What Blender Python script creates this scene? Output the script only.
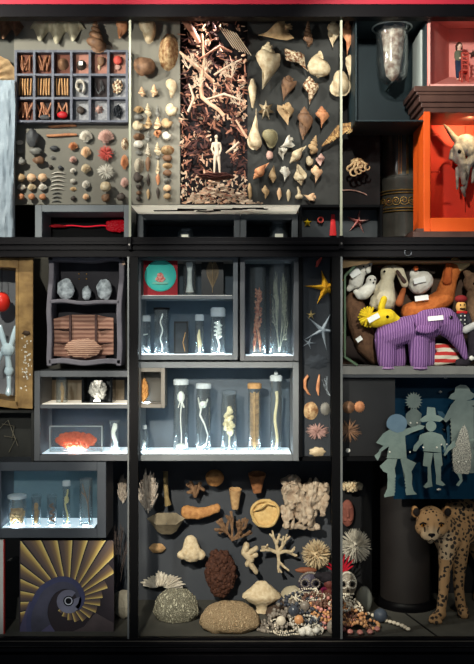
import bpy, bmesh, math, random
import numpy as np
from mathutils import Vector, Matrix, noise
PI = math.pi
random.seed(7)
S = bpy.context.scene
for o in list(bpy.data.objects): bpy.data.objects.remove(o)
COL = S.collection
# ------------------------------------------------ frame of reference
# the glass front of the case is the plane y = 0; one photo pixel is 6 mm there; the lens is 5 m in front
CZ = 2.1
def k(d): return 0.006*(5+d)/5
def P(px, py, d): return Vector(((px-237)*k(d), d, CZ-(py-332)*k(d)))
# ------------------------------------------------ camera
cam = bpy.data.cameras.new('camera'); co = bpy.data.objects.new('camera', cam); COL.objects.link(co)
co.location = (0, -5, CZ); co.rotation_euler = (PI/2, 0, 0)
cam.sensor_fit = 'HORIZONTAL'; cam.sensor_width = 36; cam.lens = 36*5/(474*0.006)
cam.clip_start = 0.05; S.camera = co
# ------------------------------------------------ world, exposure
w = bpy.data.worlds.new('world'); S.world = w; w.use_nodes = True
w.node_tree.nodes['Background'].inputs[0].default_value = (0.75, 0.85, 1, 1)
w.node_tree.nodes['Background'].inputs[1].default_value = 0.16
S.view_settings.view_transform = 'Standard'; S.view_settings.look = 'None'
S.view_settings.exposure = 0.0; S.view_settings.gamma = 1; S.view_settings.use_curve_mapping = False
# ------------------------------------------------ lamps
def spot(name, loc, to, power, size=40, rad=0.04, col=(1, .95, .87), blend=.6):
    l = bpy.data.lights.new(name, 'SPOT'); l.energy = power; l.spot_size = math.radians(size); l.spot_blend = blend
    l.shadow_soft_size = rad; l.color = col
    o = bpy.data.objects.new(name, l); COL.objects.link(o); o.location = loc
    o.rotation_euler = (Vector(to)-Vector(loc)).to_track_quat('-Z', 'Y').to_euler(); return o
def area(name, loc, to, power, sx, sy, col=(1, 1, 1)):
    l = bpy.data.lights.new(name, 'AREA'); l.energy = power; l.shape = 'RECTANGLE'; l.size = sx; l.size_y = sy; l.color = col
    o = bpy.data.objects.new(name, l); COL.objects.link(o); o.location = loc
    o.rotation_euler = (Vector(to)-Vector(loc)).to_track_quat('-Z', 'Y').to_euler(); return o
spot('spot_upper_left', (-2.0, -1.05, 4.02), (-.75, .3, 3.35), 200, 84, blend=.3)
spot('fill_top_row', (-1.5, -1.2, 3.6), (-.45, .3, 3.85), 75, 62, blend=.9)  # added low fill that reaches the top row under the rail
spot('spot_upper_middle', (-.75, -1.05, 4.02), (.35, .3, 3.35), 76, 84)
spot('spot_wreckage', (.1, -1.9, 4.02), (-.15, .2, 3.35), 210, 23, .05, (1, .93, .85))
spot('spot_upper_right', (.5, -1.3, 4.02), (1.2, .3, 3.35), 135, 74)
spot('fill_shelf', (-.15, .2, 4.22), (-.15, .2, 2.9), 55, 62, .03, (1, .95, .88))  # added spot above the slab so its underside shows bright
spot('spot_centre_low', (-.8, -3.0, 2.75), (.15, .7, .85), 780, 34, .05, (1, .9, .78))
spot('spot_centre_boxes', (-.3, -3.0, 3.25), (-.1, .3, 1.95), 200, 26, .05, (1, .97, .93))
spot('spot_left_boxes', (-1.3, -2.6, 3.2), (-1.05, .3, 2.1), 190, 32, .05)
spot('spot_left_low', (-1.4, -2.6, 2.3), (-1.05, .3, 1.05), 150, 36, .05)
spot('spot_toys', (.75, -2.8, 3.3), (1.15, .2, 2.05), 330, 26, .05)
spot('spot_puppets', (1.6, -2.6, 2.6), (1.1, .3, 1.45), 62, 30, .05)
spot('spot_cheetah', (1.5, -2.6, 2.9), (1.3, .4, .75), 125, 24, .05, (1, .86, .68))
area('fill_fascia_left', (-1.45, -.22, 4.3), (-1.3, -.06, 4.07), 1.3, .5, .06, (1, .75, .8))  # added lamp that turns the left end of the fascia pink
area('fill_fascia_right', (.95, -.22, 4.3), (1.0, -.06, 4.07), .8, .3, .06, (1, .6, .6))  # added lamp that brightens the right end of the fascia
# ------------------------------------------------ mesh kit: every generator returns (V, F)
def mv(m, T):
    V, F = m; V = np.asarray(V, float)
    if isinstance(T, Matrix):
        A = np.array(T); V = V@A[:3, :3].T + A[:3, 3]
    else: V = V+np.array(T)
    return V, F
def rot(m, ax, a): return mv(m, Matrix.Rotation(a, 4, ax))
def sc(m, s): return np.asarray(m[0], float)*np.array(s), m[1]
def join(ms):
    Vs = []; Fs = []; n = 0
    for V, F in ms:
        V = np.asarray(V, float); Vs.append(V); Fs += [tuple(i+n for i in f) for f in F]; n += len(V)
    return np.vstack(Vs), Fs
def box(x0, x1, y0, y1, z0, z1):
    return (np.array([(x, y, z) for x in (x0, x1) for y in (y0, y1) for z in (z0, z1)], float),
            [(0, 1, 3, 2), (4, 6, 7, 5), (0, 4, 5, 1), (2, 3, 7, 6), (0, 2, 6, 4), (1, 5, 7, 3)])
def grid(rows, n, closed=True, cap=True):
    V = np.array([p for r in rows for p in r], float); F = []; m = len(rows)
    for i in range(m-1):
        for j in range(n if closed else n-1):
            a = i*n+j; b = i*n+(j+1) % n; F.append((a, b, b+n, a+n))
    if cap and closed:
        F.append(tuple(range(n-1, -1, -1))); F.append(tuple((m-1)*n+j for j in range(n)))
    return V, F
def lathe(prof, n=20, cap=True):
    return grid([[(r*math.cos(2*PI*j/n), r*math.sin(2*PI*j/n), z) for j in range(n)] for r, z in prof], n, True, cap)
def tube(pts, rad, n=8, cap=True):
    pts = [Vector(p) for p in pts]; rows = []
    if not hasattr(rad, '__len__'): rad = [rad]*len(pts)
    nrm = None
    for i, p in enumerate(pts):
        t = (pts[min(i+1, len(pts)-1)]-pts[max(i-1, 0)])
        t = t.normalized() if t.length > 1e-9 else Vector((0, 0, 1))
        if nrm is None: nrm = t.orthogonal().normalized()
        nrm = nrm-t*nrm.dot(t); nrm = nrm.normalized() if nrm.length > 1e-6 else t.orthogonal().normalized()
        b = t.cross(nrm)
        rows.append([tuple(p+(nrm*math.cos(2*PI*j/n)+b*math.sin(2*PI*j/n))*rad[i]) for j in range(n)])
    return grid(rows, n, True, cap)
def ell(c, r, n=12):
    if not hasattr(r, '__len__'): r = (r, r, r)
    rows = [[(c[0]+r[0]*math.sin(a)*math.cos(2*PI*j/n), c[1]+r[1]*math.sin(a)*math.sin(2*PI*j/n), c[2]-r[2]*math.cos(a))
             for j in range(n)] for a in np.linspace(.03, PI-.03, max(5, n*2//3))]
    return grid(rows, n)
def caps(p0, r0, p1, r1, n=10):
    p0 = Vector(p0); p1 = Vector(p1); t = (p1-p0); L = t.length or 1e-6; t = t/L; pts = []; rs = []
    for a in (-88, -60, -30, 0): pts.append(p0+t*r0*math.sin(math.radians(a))); rs.append(r0*math.cos(math.radians(a)))
    for a in (0, 30, 60, 88): pts.append(p1+t*r1*math.sin(math.radians(a))); rs.append(r1*math.cos(math.radians(a)))
    pts[3] = p0; rows = []; u = t.orthogonal().normalized(); v = t.cross(u)
    for p, r in zip(pts, rs): rows.append([tuple(p+(u*math.cos(2*PI*j/n)+v*math.sin(2*PI*j/n))*r) for j in range(n)])
    return grid(rows, n)
def prism(poly, y0, y1):
    n = len(poly); V = [(x, y0, z) for x, z in poly]+[(x, y1, z) for x, z in poly]
    F = [tuple(range(n)), tuple(range(2*n-1, n-1, -1))]+[(i, i+n, (i+1) % n+n, (i+1) % n) for i in range(n)]
    return np.array(V, float), F
def wob(m, amp, f, seed=0, ridged=False):
    V = np.asarray(m[0], float).copy(); o = Vector((seed*3.1, seed*1.7, seed*.9))
    for i, p in enumerate(V):
        q = Vector(p)*f+o
        if ridged:
            n = 1-2*abs(noise.noise(q)); c = Vector(p)-Vector(V.mean(0)) if i == 0 else Vector(p)
            V[i] = p+np.array(c.normalized())*n*amp if c.length > 1e-6 else p
        else: V[i] = p+np.array(noise.noise_vector(q))*amp
    return V, m[1]
def fuse(ms, vox, sm=3, it=.6):
    me = bpy.data.meshes.new('t'); V, F = join(ms); me.from_pydata(V.tolist(), [], F)
    bm = bmesh.new(); bm.from_mesh(me); bmesh.ops.recalc_face_normals(bm, faces=bm.faces); bm.to_mesh(me); bm.free()
    o = bpy.data.objects.new('t', me); COL.objects.link(o)
    r = o.modifiers.new('r', 'REMESH'); r.mode = 'VOXEL'; r.voxel_size = vox
    if sm: s = o.modifiers.new('s', 'SMOOTH'); s.iterations = sm; s.factor = it
    dg = bpy.context.evaluated_depsgraph_get(); m2 = bpy.data.meshes.new_from_object(o.evaluated_get(dg))
    V = np.zeros(len(m2.vertices)*3); m2.vertices.foreach_get('co', V); F = [tuple(p.vertices) for p in m2.polygons]
    bpy.data.objects.remove(o); bpy.data.meshes.remove(m2); bpy.data.meshes.remove(me)
    return V.reshape(-1, 3), F
def fit(m, w_, h_, dep, roll=0):
    """roll in the wall plane, scale to w_ x h_ (and dep deep), centred in x and z, back at y = 0"""
    if roll: m = rot(m, 'Y', math.radians(roll))
    V = np.asarray(m[0], float); lo = V.min(0); hi = V.max(0); s = np.array([w_, dep, h_])/np.maximum(hi-lo, 1e-9)
    V = (V-[(lo[0]+hi[0])/2, hi[1], (lo[2]+hi[2])/2])*s
    return V, m[1]
# ------------------------------------------------ objects
def link(name, m, mat, parent=None, loc=None, smooth=True):
    me = bpy.data.meshes.new(name); me.from_pydata(np.asarray(m[0], float).tolist(), [], m[1]); me.update()
    bm = bmesh.new(); bm.from_mesh(me); bmesh.ops.recalc_face_normals(bm, faces=bm.faces); bm.to_mesh(me); bm.free()
    if smooth is True: me.polygons.foreach_set('use_smooth', [True]*len(me.polygons))
    me.materials.append(mat)
    o = bpy.data.objects.new(name, me); COL.objects.link(o)
    if smooth is True:
        try: me.set_sharp_from_angle(angle=math.radians(50))
        except Exception: pass
    if parent: o.parent = parent
    if loc is not None: o.location = loc
    return o
def tag(o, label=None, cat=None, group=None, kind=None):
    if label: o['label'] = label
    if cat: o['category'] = cat
    if group: o['group'] = group
    if kind: o['kind'] = kind
    return o
def thing(name, label, cat, loc=(0, 0, 0), group=None):
    o = bpy.data.objects.new(name, None); COL.objects.link(o); o.location = loc; o.empty_display_size = .02
    return tag(o, label, cat, group)
def struct(name, m, mat, smooth=False): return tag(link(name, m, mat, smooth=smooth), kind='structure')
def bev(o, wd=.003, seg=2):
    b = o.modifiers.new('b', 'BEVEL'); b.width = wd; b.segments = seg; b.limit_method = 'ANGLE'; return o
# ------------------------------------------------ materials
MC = {}
def mat(c1, c2=None, scale=8, rough=.6, bump=.0, metal=0, kind='noise', contrast=.25, key='', spec=.25, sss=0, bscale=None):
    id_ = (c1, c2, scale, rough, bump, metal, kind, contrast, key, spec, bscale)
    if id_ in MC: return MC[id_]
    m = bpy.data.materials.new(key or 'surface'); m.use_nodes = True; N = m.node_tree.nodes; L = m.node_tree.links
    b = N['Principled BSDF']; b.inputs['Roughness'].default_value = rough; b.inputs['Metallic'].default_value = metal
    b.inputs['Specular IOR Level'].default_value = spec
    f = lambda c: tuple((x/255)**2.2 for x in c)+(1,)
    b.inputs['Base Color'].default_value = f(c1)
    tc = N.new('ShaderNodeTexCoord'); fac = None
    if c2 is not None or bump:
        if kind == 'noise':
            t = N.new('ShaderNodeTexNoise'); t.inputs['Scale'].default_value = scale; t.inputs['Detail'].default_value = 6; fac = t.outputs[0]
        elif kind == 'spots':
            t = N.new('ShaderNodeTexVoronoi'); t.inputs['Scale'].default_value = scale; fac = t.outputs['Distance']
        elif kind == 'cells':
            t = N.new('ShaderNodeTexVoronoi'); t.inputs['Scale'].default_value = scale; t.feature = 'DISTANCE_TO_EDGE'; fac = t.outputs['Distance']
        elif kind == 'maze':
            t = N.new('ShaderNodeTexWave'); t.inputs['Scale'].default_value = scale; t.inputs['Distortion'].default_value = 14; t.inputs['Detail'].default_value = 1; t.inputs['Detail Scale'].default_value = 1.6; fac = t.outputs[0]
        elif kind in ('bandx', 'bandz', 'rings'):
            t = N.new('ShaderNodeTexWave'); t.inputs['Scale'].default_value = scale; t.inputs['Distortion'].default_value = 1.2 if kind != 'rings' else 3
            t.inputs['Detail Scale'].default_value = 1.5
            if kind == 'rings': t.wave_type = 'RINGS'
            else: t.bands_direction = 'X' if kind == 'bandx' else 'Z'
            fac = t.outputs[0]
        L.new(tc.outputs['Object'], t.inputs['Vector'])
        if c2 is not None:
            r = N.new('ShaderNodeValToRGB'); r.color_ramp.elements[0].color = f(c1); r.color_ramp.elements[1].color = f(c2)
            mid = .5 if kind not in ('spots', 'cells') else contrast
            if kind in ('spots', 'cells'):
                r.color_ramp.elements[0].position = max(0, mid-.04); r.color_ramp.elements[1].position = mid+.04
            else:
                r.color_ramp.elements[0].position = .5-contrast; r.color_ramp.elements[1].position = .5+contrast
            L.new(fac, r.inputs[0]); L.new(r.outputs[0], b.inputs['Base Color'])
        if bump:
            src = fac
            if bscale:
                t2 = N.new('ShaderNodeTexNoise'); t2.inputs['Scale'].default_value = bscale; t2.inputs['Detail'].default_value = 5
                L.new(tc.outputs['Object'], t2.inputs['Vector']); src = t2.outputs[0]
            bp = N.new('ShaderNodeBump'); bp.inputs['Strength'].default_value = bump; bp.inputs['Distance'].default_value = .01
            L.new(src, bp.inputs['Height']); L.new(bp.outputs[0], b.inputs['Normal'])
    MC[id_] = m; return m
def emit(c, s, key='lamp glow', base=(.8, .8, .8)):
    m = bpy.data.materials.new(key); m.use_nodes = True; b = m.node_tree.nodes['Principled BSDF']
    b.inputs['Base Color'].default_value = tuple(base)+(1,)
    b.inputs['Emission Color'].default_value = tuple((x/255)**2.2 for x in c)+(1,); b.inputs['Emission Strength'].default_value = s
    return m
def glass(key, tint=(1, 1, 1), refl=1.0, base=.03, haze=0):
    m = bpy.data.materials.new(key); m.use_nodes = True; N = m.node_tree.nodes; L = m.node_tree.links; N.clear()
    o = N.new('ShaderNodeOutputMaterial'); t = N.new('ShaderNodeBsdfTransparent'); g = N.new('ShaderNodeBsdfGlossy'); x = N.new('ShaderNodeMixShader')
    t.inputs[0].default_value = tint+(1,); g.inputs['Roughness'].default_value = .05
    lw = N.new('ShaderNodeLayerWeight'); lw.inputs[0].default_value = .25
    mm = N.new('ShaderNodeMath'); mm.operation = 'MULTIPLY_ADD'; mm.inputs[1].default_value = refl; mm.inputs[2].default_value = base; mm.use_clamp = True
    src = t
    if haze:  # pale diffuse mixed in for sheen the dark surroundings don't reflect
        df = N.new('ShaderNodeBsdfDiffuse'); df.inputs[0].default_value = (.85, .92, .95, 1); hx = N.new('ShaderNodeMixShader'); hx.inputs[0].default_value = haze
        L.new(t.outputs[0], hx.inputs[1]); L.new(df.outputs[0], hx.inputs[2]); src = hx
    L.new(lw.outputs['Facing'], mm.inputs[0]); L.new(mm.outputs[0], x.inputs[0]); L.new(src.outputs[0], x.inputs[1]); L.new(g.outputs[0], x.inputs[2]); L.new(x.outputs[0], o.inputs[0])
    return m
G_PANE = glass('anti reflective pane glass', (.97, .985, .98), .0, .0)
G_JAR = glass('jar glass', (.95, .98, .99), .55, .04, .025)
G_LIQ = glass('spirit in jar', (.86, .94, .97), .3, .03)
BLACK = mat((14, 14, 16), (19, 18, 20), 6, .45, spec=.08, key='black metal')
BLACK2 = mat((16, 16, 18), rough=.6, spec=.08, key='matt black')
GREY = mat((98, 98, 100), (82, 83, 86), 5, .55, key='grey painted board')
GREYD = mat((62, 64, 68), (50, 52, 56), 5, .6, key='dark grey painted board')
SLATE = mat((52, 60, 68), (42, 48, 56), 4, .7, key='slate blue board')
TAUPE = mat((130, 125, 114), (118, 113, 103), 3, .8, .05, key='taupe fabric board', bscale=200)
CHAR = mat((66, 66, 66), (54, 54, 55), 3, .8, key='charcoal board')
LED = emit((215, 240, 255), 9, 'led strip')
WOODP = mat((150, 108, 60), (120, 82, 42), 30, .6, .2, key='wood')
# ================================================================ SHAPE LIBRARY
def gastro(turns=4.5, g=1.8, b=1.3, a=.45, c=.55, canal=.6, spikes=0, amp=.5, ribs=0, elong=1.0, nt=22, nu=14):
    n = int(turns*nt)+1; rows = []
    for i in range(n):
        th = 2*PI*i/nt; s = g**(th/(2*PI)-turns); row = []
        last = max(0, 1-(turns-th/(2*PI)))
        for j in range(nu):
            ph = 2*PI*j/nu; cp = math.cos(ph); sp = math.sin(ph); m = 1.0
            if spikes:
                da = (ph-PI*.28+PI) % (2*PI)-PI
                m += amp*math.exp(-(da/.5)**2)*max(0, math.cos(th*spikes/2))**6
            if ribs: m += .07*math.cos(th*ribs)
            e = elong*(1+canal*last if sp < 0 else 1)
            tap = 1-(.55*last*canal*(-sp) if sp < 0 else 0); tap = max(tap, .12)
            R = s*(a+c*cp*m)*(tap if sp < 0 else 1)
            row.append((R*math.cos(th), R*math.sin(th), -b*s+c*s*sp*e*m))
        rows.append(row)
    # lip: flare, then a recessed inner wall
    c0 = np.mean(rows[-1], axis=0)
    V, F = grid(rows+[[tuple(c0+(np.array(p)-c0)*1.14+[0, .03, 0]) for p in rows[-1]],
                      [tuple(c0+(np.array(p)-c0)*.85) for p in rows[-1]],
                      [tuple(np.array(p)*.8+c0*.1) for p in rows[-8]]], nu)
    return V, F
def scallop(ribs=11, spread=62, h=.35, ears=True, wave=.03, u0=.04, spiky=0):
    nv = ribs*6+1; nu = 12; rows = []
    for i in range(nu+1):
        u = u0+(1-u0)*i/nu; r = []
        for j in range(nv):
            v = -1+2*j/(nv-1); a = math.radians(spread)*v; rb = math.cos(v*ribs*PI)
            R = u*(1-.22*v*v)*(1+wave*rb*u)
            if spiky and u > .6: R *= 1+spiky*max(0, rb)**2*(u-.6)*2.5
            y = -h*(math.sin(PI*min(u, .999)**.75)*.8+.12*(1-u))*(1-.5*v*v)*(1+.16*rb*min(1, u*2))
            r.append((R*math.sin(a), y if i < nu else -.02, R*math.cos(a)))
        rows.append(r)
    V = [p for r in rows for p in r]; F = []
    for i in range(nu):
        for j in range(nv-1): a_ = i*nv+j; F.append((a_, a_+1, a_+nv+1, a_+nv))
    b0 = len(V); V += [(p[0], .0, p[2]) for p in rows[-1]]+[(0, 0, 0)]
    for j in range(nv-1): F.append((nu*nv+j, nu*nv+j+1, b0+j+1, b0+j)); F.append((b0+j, b0+j+1, b0+nv))
    m = (np.array(V, float), F)
    if ears: m = join([m, prism([(-.28, .0), (.28, .0), (.2, .2), (-.2, .2)], -.08, 0)])
    return m
def limpet(ribs=14, h=.5, rib=.06, sq=1.0, top=.0):
    n = max(ribs*3, 24); rows = []
    for t in (0.02, .15, .35, .6, .85, 1.0):
        rows.append([((1+rib*math.cos(ribs*2*PI*j/n)*t)*t*math.cos(2*PI*j/n), -h*(1-t**1.7), sq*((1+rib*math.cos(ribs*2*PI*j/n)*t)*t*math.sin(2*PI*j/n)+top*(1-t))) for j in range(n)])
    return grid(rows, n)
def pebble(seed=0, amp=.25, n=16): return wob(ell((0, 0, 0), 1, n), amp, 1.1, seed)
def star(arms=5, rin=.3, h=.2, rnd=0, bumps=0, bend=0):
    per = 12; n = arms*per*1; rows = []
    for t in (0.02, .2, .4, .6, .8, .93, 1.0):
        r = []
        for j in range(n):
            q = (j % per)/per; arm = j//per
            if q <= .5: f = q*2; a0 = arm; a1 = arm+.5; p = (1-f, f)
            else: f = (q-.5)*2; a0 = arm+1; a1 = arm+.5; p = (f, 1-f)
            A0 = 2*PI*a0/arms+PI/2; A1 = 2*PI*a1/arms+PI/2
            x = p[0]*math.cos(A0)+p[1]*rin*math.cos(A1); z = p[0]*math.sin(A0)+p[1]*rin*math.sin(A1)
            tip = p[0]; sh = 1-.08*math.sin(PI*f)
            y = -h*(1-t**2.2)*(1-.25*tip)-h*.25*(1-t)
            if bumps: y -= bumps*(1 if (j+int(t*10)) % 3 == 0 and t < .9 else 0)
            ang = bend*tip*t
            r.append(((x*math.cos(ang)-z*math.sin(ang))*t*sh, y, (x*math.sin(ang)+z*math.cos(ang))*t*sh))
        rows.append(r)
    return grid(rows, n)
def spikeball(n=160, core=.45, L=.55, r=.035, flat=1.0, seed=1, half=False):
    rr = random.Random(seed); ms = [sc(ell((0, 0, 0), core, 14), (1, flat, 1))]
    for i in range(n):
        z = 1-2*(i+.5)/n; a = i*2.39996; s = math.sqrt(1-z*z); d = Vector((s*math.cos(a), s*math.sin(a)*flat, z))
        d += Vector((rr.uniform(-.12, .12), rr.uniform(-.12, .12), rr.uniform(-.12, .12))); d.normalize()
        l = L*rr.uniform(.75, 1.1)
        if half and d.y > .35: continue
        ms.append(tube([d*core*.8, d*(core+l*.5), d*(core+l)], [r, r*.8, r*.25], 5))
    return join(ms)
def branchy(seed, depth=4, n0=3, L=.5, r=.09, spread=.8, flat=.5, up=.3, dirs=None, nb=2, taper=.75):
    rr = random.Random(seed); ms = []
    def go(p, d, l, r_, k_):
        pts = [p]; q = p
        for _ in range(3):
            d = (d+Vector((rr.uniform(-.2, .2), rr.uniform(-.2, .2)*flat, rr.uniform(-.2, .2)))).normalized(); q = q+d*l/3; pts.append(q)
        ms.append(caps(pts[0], r_, pts[2], r_*.92, 7)); ms.append(caps(pts[2], r_*.92, pts[3], r_*taper, 7))
        if k_ > 1:
            for i in range(nb):
                e = (d+Vector((rr.uniform(-1, 1)*spread, rr.uniform(-1, 1)*spread*flat, rr.uniform(-.6, 1)*spread+up*.3))).normalized()
                go(q, e, l*rr.uniform(.65, .9), r_*taper, k_-1)
    for i in range(n0):
        d = Vector(dirs[i]) if dirs else Vector((rr.uniform(-1, 1), rr.uniform(-.3, .3), rr.uniform(.2, 1)))
        go(Vector((0, 0, 0)), d.normalized(), L, r, depth)
    return join(ms)
def lumpy(seed, n=60, r=.18, rx=1, ry=.5, rz=1, shape=None):
    rr = random.Random(seed); ms = [ell((0, 0, 0), (rx*.8, ry*.8, rz*.8), 14)]
    for i in range(n):
        z = 1-2*(i+.5)/n; a = i*2.39996; s = math.sqrt(1-z*z)
        p = (rx*.85*s*math.cos(a)*rr.uniform(.85, 1.08), ry*.85*s*math.sin(a), rz*.85*z*rr.uniform(.85, 1.08))
        q = r*rr.uniform(.6, 1.2); ms.append(ell(p, (q, q, q), 8))
    return join(ms)
def crinkle_dome(w_=1, h_=.6, ridges=9, amp=.06, seed=0, n=54):
    """domed coral head whose surface winds in brain-like ridges"""
    rows = []
    for i, t in enumerate(np.linspace(.02, 1, 26)):
        r = []
        for j in range(n):
            a = 2*PI*j/n; x = t*math.cos(a); y = t*math.sin(a); z = h_*math.sqrt(max(0, 1-t**2.2))
            q = Vector((x*ridges/2, y*ridges/2, seed)); v = math.sin(9*noise.noise(q)+x*4)
            f = 1+amp*v; r.append((x*f*w_, y*f*w_, z*f))
        rows.append(r)
    rows.append([(p[0]*.96, p[1]*.96, -.07) for p in rows[-1]]); rows.append([(p[0]*.8, p[1]*.8, -.16*h_/.45) for p in rows[-1]])
    return grid(rows, n)
# ----- placing: on a wall (back touches the wall at depth d) or standing on a shelf
def wall_item(name, m, material, cx, cy, w_, h_, d, label, cat, group=None, roll=0, dep=None, lift=0, parent=None):
    """cx, cy, w_, h_ are the item's size and place in the photo; lift holds it off the wall on a pin"""
    dd = d-lift; dep = (dep if dep else .55*min(w_, h_)); dq = dd-dep*k(dd)/2; s = k(dq)
    m = fit(m, w_*s, h_*s, dep*s, roll); c = P(cx, cy, dq); c.y = dd
    o = link(name, m, material, parent, c)
    if not parent: tag(o, label, cat, group)
    if lift:
        r = .004; p = link('mounting_pin', tube([(0, -dep*s*.35, 0), (0, lift+.004, 0)], r, 6), PINM, o)
    return o
PINM = mat((110, 108, 104), rough=.4, metal=.8, key='steel pin')
def stand_item(name, m, material, cx, z, w_, h_, d, label, cat, group=None, dep=None, roll=0, parent=None):
    s = k(d); dep = dep or min(w_, h_)
    V, F = fit(m, w_*s, h_*s, dep*s, roll); V = V+np.array([0, dep*s/2, h_*s/2])
    o = link(name, (V, F), material, parent, ((cx-237)*s, d, z))
    if not parent: tag(o, label, cat, group)
    return o
def case_box(name, x0, y0, x1, y1, d0, dd, label, cat='display box', t=5, m=GREY, mb=None, shelves=(), back=True, group=None, bot=None):
    """open-fronted box: outer front rectangle in photo pixels, front at depth d0, dd deep"""
    a = P(x0, y1, d0); b = P(x1, y0, d0); T = t*k(d0); TB = (bot or t)*k(d0)
    r = thing(name, label, cat, ((a.x+b.x)/2, d0+dd/2, a.z), group); o = np.array(r.location)
    def part(n_, *q, mm=None): bx = link(n_, mv(box(*q), -o), mm or m, r, smooth=False); bev(bx, .0025, 1); return bx
    part('side_panel', a.x, a.x+T, d0, d0+dd, a.z, b.z); part('side_panel', b.x-T, b.x, d0, d0+dd, a.z, b.z)
    part('top_panel', a.x+T, b.x-T, d0, d0+dd, b.z-T, b.z); part('bottom_panel', a.x+T, b.x-T, d0, d0+dd, a.z, a.z+TB)
    if back: part('back_panel', a.x+T, b.x-T, d0+dd-.012, d0+dd, a.z+TB, b.z-T, mm=mb or m)
    fl = [a.z+TB]
    for s in shelves:
        q = P(0, s, d0).z; part('shelf', a.x+T, b.x-T, d0+.004, d0+dd-.012, q-.022, q); fl.append(q)
    return r, fl
def strip(parent, x0, x1, y, z, strength_mat=LED, hh=.004):
    """a small light strip lying on a shelf"""
    o = Vector(parent.location); return link('light_strip', mv(box(x0, x1, y, y+.012, z, z+hh), -np.array(o)), strength_mat, parent, smooth=False)
# ================================================================ THE CASE
zf = P(0, 640, 0).z                      # floor of the case
struct('floor', box(-1.9, 1.9, -.02, .92, zf-.05, zf), mat((84, 82, 76), (68, 67, 63), 5, .7, .05, key='case floor'))
fj = mat((18, 18, 18), rough=.8, key='floor joint')
struct('wall_back', box(-1.9, 1.9, .9, .94, zf, 4.3), mat((30, 31, 34), (24, 25, 28), 4, .8, key='dark back wall'))
struct('wall_centre', box(P(137, 0, .75).x, P(334, 0, .75).x, .75, .79, zf, P(0, 452, .75).z), mat((74, 76, 80), (60, 63, 69), 3, .8, key='grey blue backing'))
struct('ceiling', box(-1.9, 1.9, .0, .94, 4.3, 4.34), BLACK2)
struct('wall_left', box(-1.93, -1.9, 0, .94, zf-.05, 4.34), BLACK2)
struct('wall_right', box(1.9, 1.93, 0, .94, zf-.05, 4.34), BLACK2)
RED = mat((150, 38, 52), (138, 30, 44), 3, .5, key='red fascia')
tag(link('trim_1', box(-1.9, 1.9, -.06, .0, P(0, 4, -.06).z, P(0, -30, -.06).z), RED, smooth=False), kind='structure')
tag(link('trim_2', box(-1.9, 1.9, -.055, .02, P(0, 20, 0).z, P(0, 4.5, -.05).z), BLACK, smooth=False), kind='structure')
def rail(name, ys):
    ms = []
    for (y0, y1, pr) in ys: ms.append(box(-1.9, 1.9, -pr, .02, P(0, y1, -pr).z, P(0, y0, -pr).z))
    return bev(tag(link(name, join(ms), BLACK, smooth=False), kind='structure'), .002, 1)
rail('trim_3', [(237, 257, .012), (241.5, 244.5, .03), (246, 250, .024)])
rail('trim_4', [(638, 700, .012), (643, 646, .04), (648.5, 652, .045), (655, 664, .05), (668, 700, .06)])
MUL = mat((15, 16, 17), (12, 12, 13), 3, .5, spec=.08, key='mullion metal'); EDGE = mat((158, 162, 140), rough=.35, key='glass edge')
EDGE2 = mat((104, 108, 106), rough=.35, metal=.3, key='mullion edge')
def mull(name, x0, x1, y0, y1, m, pr=.015):
    return tag(link(name, box(P(x0, 0, -pr).x, P(x1, 0, -pr).x, -pr, .015, P(0, y1, 0).z, P(0, y0, 0).z), m, smooth=False), kind='structure')
mull('trim_5', 128.8, 131.0, 20, 237, EDGE, .004); mull('trim_6', 340.2, 342.4, 20, 237, EDGE, .004)
mull('trim_7', 129.8, 138, 257, 638, MUL, .01); mull('trim_8', 332, 340.5, 257, 638, MUL, .01)
mull('trim_9', 127.4, 129, 257, 638, EDGE2, .018); mull('trim_10', 340.5, 342.6, 257, 638, EDGE2, .018)
for i, (cx, cy) in enumerate(((129.7, 243), (341.2, 242))):
    q = thing('glass_clamp', ['black clamp on the middle rail at the foot of the left glass edge', 'black clamp on the middle rail at the foot of the right glass edge'][i], 'clamp', P(cx, cy, -.03), 'clamps on the middle rail')
    s = .006; bev(link('clamp_body', box(-2.2*s, 2.2*s, -.016, .004, -7*s, 6*s), BLACK, q, smooth=False), .003)
    link('screw', rot(lathe([(.001, .0), (.006, .0), (.006, .004), (.001, .004)], 10), 'X', PI/2), PINM, q, (0, -.015, -.01))
q = tag(link('lock_ring', rot(tube([(.02*math.cos(a), .02*math.sin(a), 0) for a in np.linspace(0, 2*PI, 25)], .0035, 6, False), 'X', PI/2), mat((70, 74, 78), rough=.3, metal=.7, key='dull steel'), loc=P(408, 252.5, -.016)), 'small round steel lock ring on the middle rail above the toy crate', 'lock')
n = 0
for (x0, x1) in ((-1.9, P(129, 0, 0).x), (P(131, 0, 0).x, P(340, 0, 0).x), (P(342.5, 0, 0).x, 1.9)):
    for (y0, y1) in ((20, 237), (257, 638)):
        n += 1; struct('window_%d' % n, box(x0, x1, -.002, .001, P(0, y1, 0).z, P(0, y0, 0).z), G_PANE)
# boards that carry the shells
struct('wall_upper_left', box(P(14, 0, .3).x, P(180, 0, .3).x, .3, .33, P(0, 204.5, .3).z, P(0, 0, .3).z), TAUPE)
struct('wall_upper_middle', box(P(247.5, 0, .3).x, P(342, 0, .3).x, .3, .33, P(0, 204.5, .3).z, P(0, 0, .3).z), mat((66, 65, 63), (52, 52, 51), 3, .8, .05, key='grey fabric board', bscale=200))
struct('wall_upper_edge', box(-1.9, P(14, 0, .3).x, .32, .34, P(0, 204, .3).z, P(0, 0, .3).z), mat((92, 90, 84), rough=.8, key='side board'))
struct('wall_upper_right', box(P(342, 0, .42).x, P(380, 0, .42).x, .42, .45, P(0, 258, .42).z, P(0, 0, .42).z), mat((22, 20, 22), (30, 27, 27), 4, .8, key='black board'))
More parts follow.
